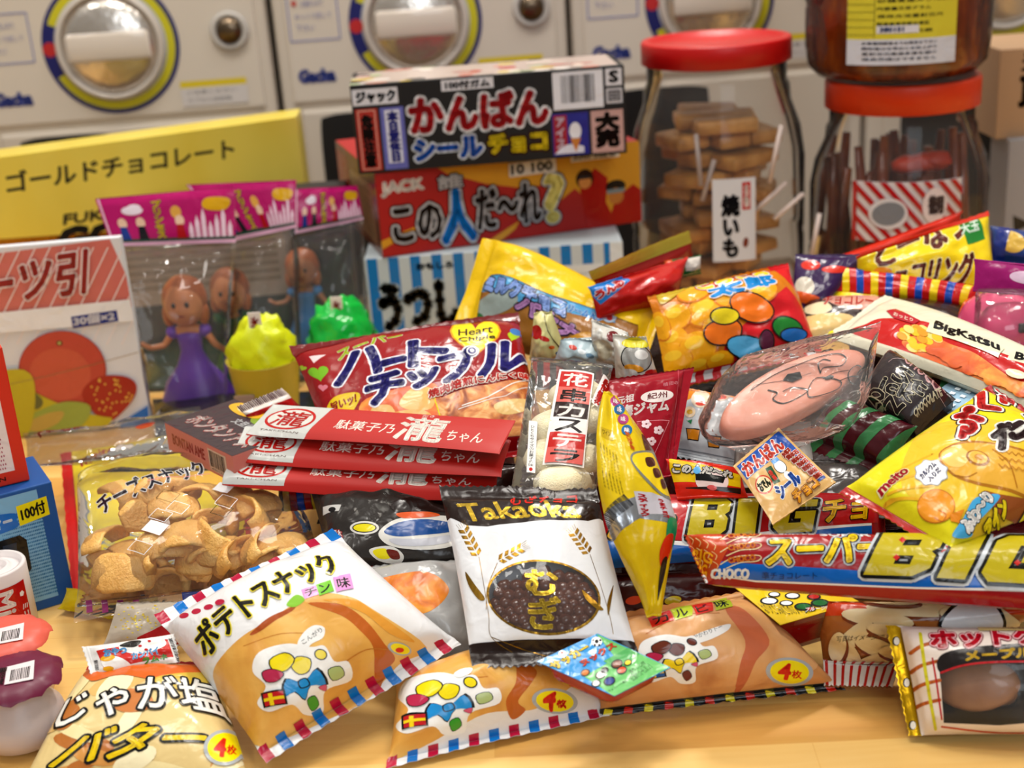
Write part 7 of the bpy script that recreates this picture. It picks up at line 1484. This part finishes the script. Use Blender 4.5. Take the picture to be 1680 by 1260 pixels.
# ------------------------------------------------------------------ clear crumpled packet by the fruit carton
def art_crm(A): A.text('やわらか', (60, 722), (140, 700), (56, 708), '#8A3A2A', bold=.5); A.blob([(222, 700), (240, 694), (254, 693), (246, 700), (230, 704)], '#B8501E')
plain('crumpled_film_packet', 'crumpled clear packet with brown lettering lying against the fruit carton', 'candy packet',
      [(40, 770, .040), (330, 740, .050), (330, 670, .066), (40, 715, .060)], 'clear2', art_crm, T=.012, wr=.006, seed=170, back='darkclear', nu=30, nv=20, zig=0)
# pink toy in a bag at the right edge
c = P(1655, 545, .10); root = thing('pink_toy', 'bright pink plastic toy in a clear bag at the right edge of the heap', 'toy', loc=tuple(c)); c = np.asarray(c)
V, Fc = sph(c + [0, .01, 0], .029, 28, 18, sx=(1.1, 1, .85), wob=.10, seed=3); bd = add('toy_body', V, Fc, '#E0608A:gloss', parent=root)
V, Fc = sph(c + [.022, .012, .024], .016, 20, 12, sx=(1, 1, 1)); add('toy_head', V, Fc, '#E0608A:gloss', parent=root)
V, Fc = boxmesh(c + [-.001, -.0205, .006], (.010, 0, 0), (0, .003, 0), (0, 0, .006), .0005); add('toy_button', V, Fc, '#2A1218:card', parent=root)
for i in range(4): a = math.radians(200 + i * 45); V, Fc = sph(c + [math.cos(a) * .027, .01 + math.sin(a) * .024, -.018], .009, 14, 10, sx=(1, 1, .8)); add('toy_foot', V, Fc, '#D8527E:gloss', parent=root)
pts = [P(1590, 600, .085), P(1740, 620, .085), P(1740, 470, .135), P(1600, 470, .135)]; f, b_ = pillow(pts, T=.03, Tb=.02, seal=(.03, .02), nu=24, nv=20, wr=.006, seed=9, zig=0); br = thing('clear_toy_bag', 'clear bag with a magenta header around the pink toy', 'toy bag', loc=tuple(pts[0])); sheet(f, None, br, [('clear_bag', 0, 1, 'clear2')], back=b_)
pts = [P(1596, 478, .132), P(1740, 490, .132), P(1740, 440, .148), P(1598, 424, .152)]; f, b_ = pillow(pts, T=.002, Tb=.001, nu=12, nv=6, seed=10, zig=0); A = Art(f, 'uv'); A.ell(.62, .55, .2, .2, '#E3C8DC', 0); sheet(f, A, br, [('header_card', 0, 1, '#A81E7A')], back=b_)
# ------------------------------------------------------------------ far right
def cb(A): A.mode = 'uv'; A.text('取扱注意', (.10, .30), (.85, .30), (.10, .70), '#4A3426', bold=2.0); A.text('天地無用', (.10, .75), (.70, .75), (.10, .95), '#4A3426', bold=1.0)
a = PY(1618, 250, 1.36); tag(box_thing('storage_box', (a[0], 1.36, .05), (.28, .0, 0), (0, .25, 0), (0, 0, PY(1640, 82, 1.36)[2] - .05), '#B8997A:card', [('front', cb, 'uv')]), 'brown cardboard box with dark lettering at the far right edge', 'cardboard box') if False else None
a = PY(1652, 300, 1.30)
def gr(A): A.mode = 'uv'; A.text('引', (.10, .62), (.24, .62), (.10, .76), '#2A2A2E', bold=2); A.poly([(.04, .42), (.14, .34), (.05, .28)], '#2A2A2E')
tag(box_thing('grey_panel_box', (a[0], 1.30, .0015), (.20, 0, 0), (0, .05, 0), (0, 0, PY(1660, 232, 1.30)[2]), '#A9A8AC:card', [('front', gr, 'uv')]), 'pale grey carton with dark marks standing at the far right', 'candy carton')
a = PY(1622, 200, 1.33)
tag(box_thing('storage_box', (a[0], 1.31, PY(1660, 232, 1.30)[2] + .001), (.22, 0, 0), (0, .012 + .1, 0), (0, 0, PY(1650, 78, 1.33)[2] - PY(1660, 232, 1.30)[2]), '#B8997A:card', [('front', cb, 'uv')]), 'brown cardboard box with dark lettering resting on the pale grey carton', 'cardboard box')
def art_ylw(A): A.mode = 'uv'; A.ell(.5, .5, .3, .3, '#D9B85A', 0); A.poly([(0, 0), (.3, 0), (.5, 1), (.2, 1)], '#1F3A8A')
plain('candy_packet', 'small blue and tan candy packet beside the grey carton', 'candy packet',
      [(1625, 430, .120), (1700, 435, .120), (1700, 380, .140), (1625, 370, .142)], '#2A4A8A', art_ylw, T=.008, seed=180)
